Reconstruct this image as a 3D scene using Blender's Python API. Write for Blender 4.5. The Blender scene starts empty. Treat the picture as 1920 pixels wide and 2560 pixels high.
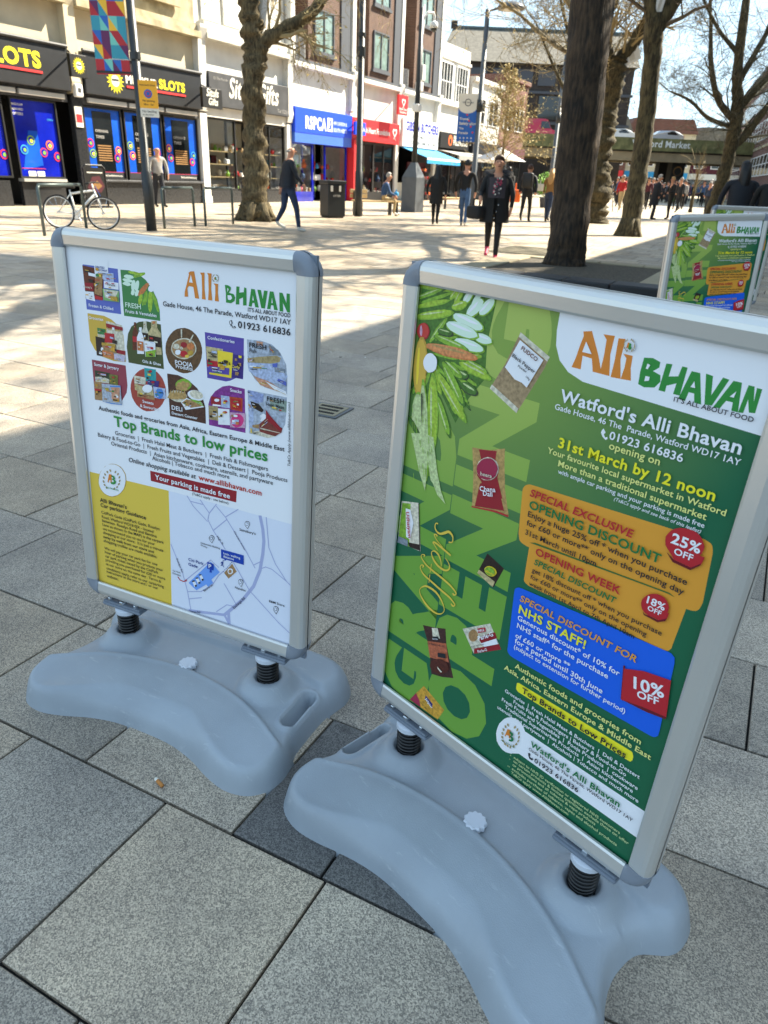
import bpy, bmesh, math, random
import numpy as np
from mathutils import Vector, Matrix, noise as mnoise
R=math.radians; sc=bpy.context.scene; COL=sc.collection
# ---------------- camera, sky, sun, exposure ----------------
TH=R(27.3); SN,CS=math.sin(TH),math.cos(TH)
def S(X,Y,Z=0): return Vector((X*SN+Y*CS,-X*CS+Y*SN,Z))   # camera-heading frame -> street frame (x along street, y across)
PT,RO=R(25.31),R(2.42)
cam=bpy.data.cameras.new('camera'); co=bpy.data.objects.new('camera',cam); COL.objects.link(co); sc.camera=co
cp,sp,c_,s_=math.cos(PT),math.sin(PT),math.cos(RO),math.sin(RO)
rt=S(c_,s_*sp,s_*cp); up=S(-s_,c_*sp,c_*cp); fw=S(0,cp,-sp)
co.matrix_world=Matrix(((rt.x,up.x,-fw.x,0),(rt.y,up.y,-fw.y,0),(rt.z,up.z,-fw.z,1.2),(0,0,0,1)))
cam.sensor_fit='VERTICAL'; cam.sensor_height=36; cam.lens=1774/2560*36; cam.clip_start=.05; cam.clip_end=2000
cam.dof.use_dof=True; cam.dof.focus_distance=1.4; cam.dof.aperture_fstop=9.5
SEL,SAZ=R(45),R(122.7)   # sun elevation, azimuth clockwise from +Y
w=bpy.data.worlds.new('World'); sc.world=w; w.use_nodes=True
nt=w.node_tree; sky=nt.nodes.new('ShaderNodeTexSky'); sky.sky_type='NISHITA'; sky.sun_disc=False
sky.sun_elevation=SEL; sky.sun_rotation=SAZ; sky.air_density=1.0; sky.dust_density=.4; sky.ozone_density=1.5
bg=nt.nodes['Background']; bg.inputs[1].default_value=.15; gm=nt.nodes.new('ShaderNodeGamma'); gm.inputs[1].default_value=.28; nt.links.new(sky.outputs[0],gm.inputs[0]); tn=nt.nodes.new('ShaderNodeMix'); tn.data_type='RGBA'; tn.blend_type='MULTIPLY'; tn.inputs[0].default_value=1; tn.inputs[7].default_value=(.72,.885,1,1); nt.links.new(gm.outputs[0],tn.inputs[6]); nt.links.new(tn.outputs[2],bg.inputs[0])   # soft sky, like a hazy spring day
sl=bpy.data.lights.new('sun','SUN'); sl.energy=2.95; sl.angle=R(.5); sl.color=(1,.91,.74)
so=bpy.data.objects.new('sun',sl); COL.objects.link(so); so.location=(0,0,60)
sd=Vector((math.sin(SAZ)*math.cos(SEL),math.cos(SAZ)*math.cos(SEL),math.sin(SEL)))
so.rotation_euler=sd.to_track_quat('Z','Y').to_euler()
sc.view_settings.view_transform='Standard'; sc.view_settings.look='None'; sc.view_settings.exposure=2.75; sc.view_settings.gamma=1
sc.render.engine='CYCLES'; sc.cycles.max_bounces=6; sc.cycles.transparent_max_bounces=8
# ---------------- materials ----------------
def lin(h):
    v=[int(h[i:i+2],16)/255 for i in (0,2,4)]
    return tuple(x/12.92 if x<.04045 else ((x+.055)/1.055)**2.4 for x in v)
MATS={}
def mat(n,h,rough=.6,metal=0,nz=0,ns=8,bump=0,bs=40,h2=None,spec=.5,emit=0):
    if n in MATS: return MATS[n]
    m=bpy.data.materials.new(n); m.use_nodes=True; t=m.node_tree; b=t.nodes['Principled BSDF']; L=t.links.new
    c=lin(h); b.inputs['Base Color'].default_value=(*c,1); b.inputs['Roughness'].default_value=rough; b.inputs['Metallic'].default_value=metal
    b.inputs['Specular IOR Level'].default_value=spec
    if emit: b.inputs['Emission Color'].default_value=(*c,1); b.inputs['Emission Strength'].default_value=emit
    if nz or bump: tc=t.nodes.new('ShaderNodeTexCoord')
    if nz:
        n1=t.nodes.new('ShaderNodeTexNoise'); n1.inputs['Scale'].default_value=ns; n1.inputs['Detail'].default_value=6
        L(tc.outputs['Object'],n1.inputs['Vector'])
        r=t.nodes.new('ShaderNodeValToRGB'); d=lin(h2) if h2 else tuple(x*(1-nz) for x in c)
        r.color_ramp.elements[0].position=.32; r.color_ramp.elements[1].position=.68
        r.color_ramp.elements[0].color=(*d,1); r.color_ramp.elements[1].color=(*(min(1,x*(1+nz*.3)) for x in c),1)
        L(n1.outputs['Fac'],r.inputs[0]); L(r.outputs[0],b.inputs['Base Color'])
    if bump:
        n2=t.nodes.new('ShaderNodeTexNoise'); n2.inputs['Scale'].default_value=bs; n2.inputs['Detail'].default_value=5
        L(tc.outputs['Object'],n2.inputs['Vector']); bp=t.nodes.new('ShaderNodeBump'); bp.inputs['Strength'].default_value=bump; bp.inputs['Distance'].default_value=.02
        L(n2.outputs['Fac'],bp.inputs['Height']); L(bp.outputs[0],b.inputs['Normal'])
    MATS[n]=m; return m
def brick(n,a,b2,mortar,scale=1.0):
    m=bpy.data.materials.new(n); m.use_nodes=True; t=m.node_tree; b=t.nodes['Principled BSDF']; L=t.links.new
    tc=t.nodes.new('ShaderNodeTexCoord'); sx=t.nodes.new('ShaderNodeSeparateXYZ'); cx=t.nodes.new('ShaderNodeCombineXYZ'); ad=t.nodes.new('ShaderNodeMath')
    L(tc.outputs['Object'],sx.inputs[0]); L(sx.outputs[0],ad.inputs[0]); L(sx.outputs[1],ad.inputs[1]); L(ad.outputs[0],cx.inputs[0]); L(sx.outputs[2],cx.inputs[1])
    k=t.nodes.new('ShaderNodeTexBrick'); k.inputs['Scale'].default_value=1; k.inputs['Brick Width'].default_value=.225*scale; k.inputs['Row Height'].default_value=.075*scale; k.inputs['Mortar Size'].default_value=.008*scale
    k.inputs['Color1'].default_value=(*lin(a),1); k.inputs['Color2'].default_value=(*lin(b2),1); k.inputs['Mortar'].default_value=(*lin(mortar),1)
    L(cx.outputs[0],k.inputs['Vector'])
    nn=t.nodes.new('ShaderNodeTexNoise'); nn.inputs['Scale'].default_value=1.2; nn.inputs['Detail'].default_value=5; L(tc.outputs['Object'],nn.inputs['Vector'])
    mx=t.nodes.new('ShaderNodeMix'); mx.data_type='RGBA'; mx.blend_type='MULTIPLY'; mx.inputs[0].default_value=.55
    L(k.outputs['Color'],mx.inputs[6]); L(nn.outputs['Fac'],mx.inputs[7]); L(mx.outputs[2],b.inputs['Base Color']); b.inputs['Roughness'].default_value=.85
    MATS[n]=m; return m
def glass(n,tint=(.9,.93,.95),fac=.16):
    m=bpy.data.materials.new(n); m.use_nodes=True; t=m.node_tree; t.nodes.remove(t.nodes['Principled BSDF']); o=t.nodes['Material Output']
    a=t.nodes.new('ShaderNodeBsdfTransparent'); a.inputs[0].default_value=(*tint,1); g=t.nodes.new('ShaderNodeBsdfGlossy'); g.inputs['Roughness'].default_value=.02
    x=t.nodes.new('ShaderNodeMixShader'); f=t.nodes.new('ShaderNodeLayerWeight'); f.inputs[0].default_value=.5; p=t.nodes.new('ShaderNodeMath'); p.operation='POWER'; p.inputs[1].default_value=3; mm=t.nodes.new('ShaderNodeMath'); mm.operation='MULTIPLY_ADD'; mm.inputs[1].default_value=.6; mm.inputs[2].default_value=fac-.1
    t.links.new(f.outputs['Facing'],p.inputs[0]); t.links.new(p.outputs[0],mm.inputs[0]); t.links.new(mm.outputs[0],x.inputs[0]); t.links.new(a.outputs[0],x.inputs[1]); t.links.new(g.outputs[0],x.inputs[2]); t.links.new(x.outputs[0],o.inputs[0])
    MATS[n]=m; return m
glass('glass'); glass('tint',(.35,.4,.42),.2)
def scuffs(n,k,sc_,st):   # pale rubbed patches and scratches on a moulded or metal part
    t=MATS[n].node_tree; b=t.nodes['Principled BSDF']; L=t.links.new; src=b.inputs['Base Color'].links[0].from_socket
    tc=t.nodes.new('ShaderNodeTexCoord'); mp=t.nodes.new('ShaderNodeMapping'); mp.inputs['Scale'].default_value=st; mp.inputs['Rotation'].default_value=(0,0,.7); L(tc.outputs['Object'],mp.inputs[0])
    a=t.nodes.new('ShaderNodeTexNoise'); a.inputs['Scale'].default_value=sc_; a.inputs['Detail'].default_value=8; a.inputs['Roughness'].default_value=.7; L(mp.outputs[0],a.inputs['Vector'])
    r=t.nodes.new('ShaderNodeValToRGB'); r.color_ramp.elements[0].position=.60; r.color_ramp.elements[0].color=(0,0,0,1); r.color_ramp.elements[1].position=.74; r.color_ramp.elements[1].color=(k,k,k,1); L(a.outputs['Fac'],r.inputs[0])
    x=t.nodes.new('ShaderNodeMix'); x.data_type='RGBA'; L(r.outputs[0],x.inputs[0]); L(src,x.inputs[6]); x.inputs[7].default_value=(.62,.65,.67,1); L(x.outputs[2],b.inputs['Base Color'])
# ---------------- mesh helpers ----------------
class MB:
    def __init__(s): s.v=[]; s.f=[]; s.m=[]; s.mats=[]
    def mi(s,m):
        if isinstance(m,str): m=MATS[m]
        if m not in s.mats: s.mats.append(m)
        return s.mats.index(m)
    def add(s,vs,fs,m):
        o=len(s.v); k=s.mi(m); s.v+=[tuple(v) for v in vs]; s.f+=[tuple(i+o for i in f) for f in fs]; s.m+=[k]*len(fs); return s
    def box(s,x0,x1,y0,y1,z0,z1,m,M=None):
        vs=[Vector((x,y,z)) for z in (z0,z1) for x,y in ((x0,y0),(x1,y0),(x1,y1),(x0,y1))]
        if M: vs=[M@v for v in vs]
        return s.add(vs,[(3,2,1,0),(4,5,6,7),(0,1,5,4),(1,2,6,5),(2,3,7,6),(3,0,4,7)],m)
    def rbox(s,x0,x1,y0,y1,z0,z1,m,b=.02,M=None):   # box with chamfered edges
        bm=bmesh.new(); bmesh.ops.create_cube(bm,size=1)
        for v in bm.verts: v.co=Vector(((x0+x1)/2+v.co.x*(x1-x0),(y0+y1)/2+v.co.y*(y1-y0),(z0+z1)/2+v.co.z*(z1-z0)))
        bmesh.ops.bevel(bm,geom=bm.edges[:],offset=b,segments=2,affect='EDGES',profile=.5)
        s.bm(bm,m,M); return s
    def bm(s,bm,m,M=None):
        bm.verts.index_update(); vs=[(M@v.co if M else v.co.copy()) for v in bm.verts]; s.add(vs,[[v.index for v in f.verts] for f in bm.faces],m); bm.free()
    def tube(s,ps,rs,m,n=8,cap=True):
        ps=[Vector(p) for p in ps]; rs=[rs]*len(ps) if isinstance(rs,(int,float)) else rs
        o=len(s.v); k=s.mi(m); pv=None
        for i,p in enumerate(ps):
            t=(ps[min(i+1,len(ps)-1)]-ps[max(i-1,0)]).normalized()
            if pv is None: pv=t.orthogonal().normalized()
            pv=(pv-t*pv.dot(t)); pv=pv.normalized() if pv.length>1e-6 else t.orthogonal().normalized(); q=t.cross(pv)
            for j in range(n):
                a=2*math.pi*j/n; s.v.append(tuple(p+(pv*math.cos(a)+q*math.sin(a))*rs[i]))
        for i in range(len(ps)-1):
            for j in range(n): s.f.append((o+i*n+j,o+i*n+(j+1)%n,o+(i+1)*n+(j+1)%n,o+(i+1)*n+j)); s.m.append(k)
        if cap: s.f+=[tuple(o+j for j in range(n-1,-1,-1)),tuple(o+(len(ps)-1)*n+j for j in range(n))]; s.m+=[k,k]
        return s
    def lathe(s,pr,m,n=20,M=None):
        vs=[Vector((r*math.cos(2*math.pi*j/n),r*math.sin(2*math.pi*j/n),z)) for r,z in pr for j in range(n)]
        if M: vs=[M@v for v in vs]
        fs=[(i*n+j,i*n+(j+1)%n,(i+1)*n+(j+1)%n,(i+1)*n+j) for i in range(len(pr)-1) for j in range(n)]
        fs+=[tuple(range(n-1,-1,-1)),tuple((len(pr)-1)*n+j for j in range(n))]
        return s.add(vs,fs,m)
    def sph(s,c,r,m,n=10,M=None):
        bm=bmesh.new(); bmesh.ops.create_uvsphere(bm,u_segments=n,v_segments=max(5,n*2//3),radius=1)
        r=(r,r,r) if isinstance(r,(int,float)) else r
        T=Matrix.Translation(c)@(M or Matrix())@Matrix.Diagonal((*r,1)); s.bm(bm,m,T); return s
    def prism(s,pts,z0,z1,m,M=None):   # polygon in xy extruded in z
        n=len(pts); vs=[Vector((x,y,z0)) for x,y in pts]+[Vector((x,y,z1)) for x,y in pts]
        if M: vs=[M@v for v in vs]
        return s.add(vs,[tuple(range(n-1,-1,-1)),tuple(range(n,2*n))]+[(i,(i+1)%n,n+(i+1)%n,n+i) for i in range(n)],m)
    def face(s,pts,y,m): # polygon in xz facing -y
        return s.add([(x,y,z) for x,z in pts],[tuple(range(len(pts)))],m)
    def panel(s,x0,x1,z0,z1,y,m): return s.face([(x0,z0),(x1,z0),(x1,z1),(x0,z1)],y,m)
    def disc(s,x,z,r,y,m,n=14,rz=None): return s.face([(x+r*math.cos(a),z+(rz or r)*math.sin(a)) for a in np.linspace(0,2*math.pi,n,endpoint=False)],y,m)
    def text(s,t,x0,x1,z,y,m,bold=0,it=0,zs=.92,center=None,M=None,face=1):
        vs,fs,wd=glyphs(t,bold,it); k=(x1-x0)/wd
        P=[Vector((x0+a*k,y,z+b*k*zs)) for a,b in vs]
        if M: P=[M@p for p in P]
        return s.add(P,fs,m)
    def build(s,name,par=None,smooth=False,local=False):
        me=bpy.data.meshes.new(name); off=Vector((0,0,0))
        if par is not None and not local:
            q=par
            while q is not None: off=off+q.matrix_basis.translation; q=q.parent
        me.from_pydata([(a-off.x,b-off.y,c-off.z) for a,b,c in s.v],[],s.f)
        for m in s.mats: me.materials.append(m)
        me.polygons.foreach_set('material_index',s.m)
        if smooth: me.polygons.foreach_set('use_smooth',[True]*len(s.f))
        me.update(); o=bpy.data.objects.new(name,me); COL.objects.link(o)
        if par is not None: o.parent=par
        return o
def smooth_angle(o,a=40):
    me=o.data; bm=bmesh.new(); bm.from_mesh(me)
    for f in bm.faces: f.smooth=True
    for e in bm.edges:
        if len(e.link_faces)==2 and e.calc_face_angle(0)>R(a): e.smooth=False
    bm.to_mesh(me); bm.free(); return o
GL={}
def glyph_batch(req):
    obs=[]
    for t,b,i in req:
        if (t,b,i) in GL: continue
        cu=bpy.data.curves.new('glyphs','FONT'); cu.body=t; cu.size=1
        cu.offset=(b+.35)*.013; cu.shear=i; cu.resolution_u=3; cu.fill_mode='FRONT'
        cu.dimensions='2D'; cu.space_character=1.0+b*.035
        o=bpy.data.objects.new('glyphs',cu); COL.objects.link(o); obs.append((o,(t,b,i)))
    if not obs: return
    dg=bpy.context.evaluated_depsgraph_get(); dg.update()
    for o,k in obs:
        ev=o.evaluated_get(dg); me=ev.to_mesh()
        vs=[(v.co.x,v.co.y) for v in me.vertices]; fs=[tuple(p.vertices) for p in me.polygons]
        x0=min(v[0] for v in vs); x1=max(v[0] for v in vs)
        GL[k]=([(a-x0,b) for a,b in vs],fs,x1-x0); ev.to_mesh_clear()
    for o,k in obs: cu=o.data; bpy.data.objects.remove(o); bpy.data.curves.remove(cu)
def glyphs(t,b=0,i=0):
    glyph_batch([(t,b,i)]); return GL[(t,b,i)]
def tag(o,label=None,cat=None,group=None,kind=None):
    if label: o['label']=label
    if cat: o['category']=cat
    if group: o['group']=group
    if kind: o['kind']=kind
    return o
def thing(name,label,cat,loc=(0,0,0),rz=0,group=None):
    o=bpy.data.objects.new(name,None); COL.objects.link(o); o.location=loc; o.rotation_euler=(0,0,rz); o.empty_display_size=.1
    o.matrix_basis=Matrix.Translation(loc)@Matrix.Rotation(rz,4,'Z')
    return tag(o,label,cat,group)
def dup(o,par=None):
    c=o.copy(); COL.objects.link(c); c.parent=par
    for ch in [x for x in o.children]: dup(ch,c)
    return c
rnd=random.Random(7)
# ---------------- material palette ----------------
mat('alu','d6d4cf',.3,.62,.08,3,.03,260); mat('cap_grey','7d838d',.38,0,bump=.03,bs=90); mat('base_plastic','979fa7',.40,0,.16,5,.10,420); mat('black_rubber','0b0b0c',.25)
mat('zinc','c8ccd0',.22,1); mat('collar','c6cbd4',.4); mat('bracket','6f7885',.4); mat('black','0a0a0b',.5); mat('dark','151516',.6); mat('white','d9d9d6',.55)
mat('cream_wall','c3b79c',.85,0,.18,1.2,.15,9); mat('cream_stone','b0a487',.9,0,.35,2.2,.35,7,'857a5e'); mat('white_paint','cfcdc6',.7,0,.12,1.6,.1,8); mat('grime_white','c2bfb4',.75,0,.3,1.4,.15,6)
mat('fascia_black','1c1e22',.45,0,.25,3); mat('fascia_grey','3a3b3e',.6,0,.4,2.5); mat('granite_dark','2b2c2e',.25,0,.4,25); mat('signage_yellow','e6d51c',.5); mat('signage_red','c92a2c',.5)
mat('blue_deep','1220a0',.1,0,.35,1.3); mat('blue_mid','1d55c0',.1,0,.3,1.5); mat('pane_dark','14181a',.06,0,spec=.8); mat('win_curtain','7f948f',.12,0,.3,5); mat('slate_panel','46494f',.6)
mat('charity_blue','1547d8',.45); mat('charity_red','d0252a',.45); mat('post_dark','22272a',.45,0,.2,5); mat('post_grey','50565c',.45,0,.15,4); mat('steel_green','4a5655',.45,.2)
mat('wood_bench','c4a878',.65,0,.25,9); mat('awning_blue','1c86b8',.6); mat('gravel','5a5347',.95,0,.6,35,.8,60,'2e2a22'); mat('kerb_dark','16191d',.6,0,.3,6,.15,30)
mat('skin','b98468',.55); mat('skin_dark','7a4f38',.55); mat('hair_grey','9a9690',.7); mat('hair_brown','3c2519',.6); mat('hair_black','0b0a0a',.5); mat('hair_blond','b08a58',.6)
mat('navy','10151f',.75,0,.2,9); mat('jeans','24344f',.8,0,.3,12); mat('jeans_light','3c5a80',.8,0,.3,12); mat('cloth_black','0b0b0c',.8,0,.2,9); mat('cloth_grey','8f8d8a',.85,0,.15,8); mat('beige','a8936c',.8); mat('mustard','8a6434',.8); mat('cloth_red','a3161c',.8); mat('denim','2d4a70',.8); mat('shoe_white','c9c6be',.6); mat('shoe_pink','b03050',.6); mat('orange_bag','e0631c',.6); mat('floral','332d33',.8,0,0); mat('maroon','4a1420',.8); mat('green_bag','1f9a3a',.6)
brick('brick_brown','6e4a38','5a3a2c','7a6f64'); brick('brick_red','7a4434','6a3628','857a70'); brick('brick_dark','453a34','39302b','4a443e',1.4)
mat('slate_roof','6b675e',.85,0,.35,3,.3,12); mat('bridge_top','74724a',.85,0,.35,1.5,.2,6,'525233'); mat('bridge_low','8f8066',.85,0,.25,.8); mat('letter_white','d5d8d8',.5)
def bark(n,h,h2,nz=.5):
    m=mat(n,h,.92); t=m.node_tree; b=t.nodes['Principled BSDF']; L=t.links.new; N=t.nodes.new
    tc=N('ShaderNodeTexCoord'); mp=N('ShaderNodeMapping'); mp.inputs['Scale'].default_value=(1,1,.22); L(tc.outputs['Object'],mp.inputs[0])
    a=N('ShaderNodeTexNoise'); a.inputs['Scale'].default_value=26; a.inputs['Detail'].default_value=6; L(mp.outputs[0],a.inputs['Vector'])
    c=N('ShaderNodeTexNoise'); c.inputs['Scale'].default_value=4; c.inputs['Detail'].default_value=5; L(tc.outputs['Object'],c.inputs['Vector'])
    md=N('ShaderNodeMath'); md.operation='MULTIPLY_ADD'; md.inputs[1].default_value=.6; L(a.outputs['Fac'],md.inputs[0]); mu=N('ShaderNodeMath'); mu.operation='MULTIPLY'; mu.inputs[1].default_value=.4; L(c.outputs['Fac'],mu.inputs[0]); L(mu.outputs[0],md.inputs[2])
    r=N('ShaderNodeValToRGB'); e=r.color_ramp.elements; e[0].position=.4; e[0].color=(*lin(h2),1); e[1].position=.62; e[1].color=(*lin(h),1); L(md.outputs[0],r.inputs[0]); L(r.outputs[0],b.inputs['Base Color'])
    bp=N('ShaderNodeBump'); bp.inputs['Strength'].default_value=1; bp.inputs['Distance'].default_value=.025; L(a.outputs['Fac'],bp.inputs['Height']); L(bp.outputs[0],b.inputs['Normal'])
bark('bark_dark','453626','17110b'); bark('bark_moss','6e6144','352d1c'); bark('bark_olive','5d5338','2a2517'); bark('bark_pale','a89a7c','5e523c')
mat('bark_dark','2d261f',.9,0,.5,7,1,14,'15120e'); mat('bark_moss','5d5138',.9,0,.55,6,1,12,'353019'); mat('bark_olive','4c4531',.9,0,.5,5,.9,14,'29271a'); mat('bark_pale','94876c',.9,0,.35,7,.8,10); mat('twig','5a4c3a',.85); mat('twig_green','4c4836',.85); mat('twig_pale','93825c',.85); mat('bud','a8955e',.8); mat('leaf','6f9a2c',.7)
mat('bike_paint','d4d4d0',.35,.1); mat('silver_car','a9adb3',.25,.5); mat('white_car','c9cbcc',.3); mat('pink_van','b0304e',.35); mat('tail_lamp','b31518',.3); mat('tyre','0e0e0f',.8)

scuffs('base_plastic',.35,16,(1,5,1)); scuffs('alu',.4,30,(1,1,.12))

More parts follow.
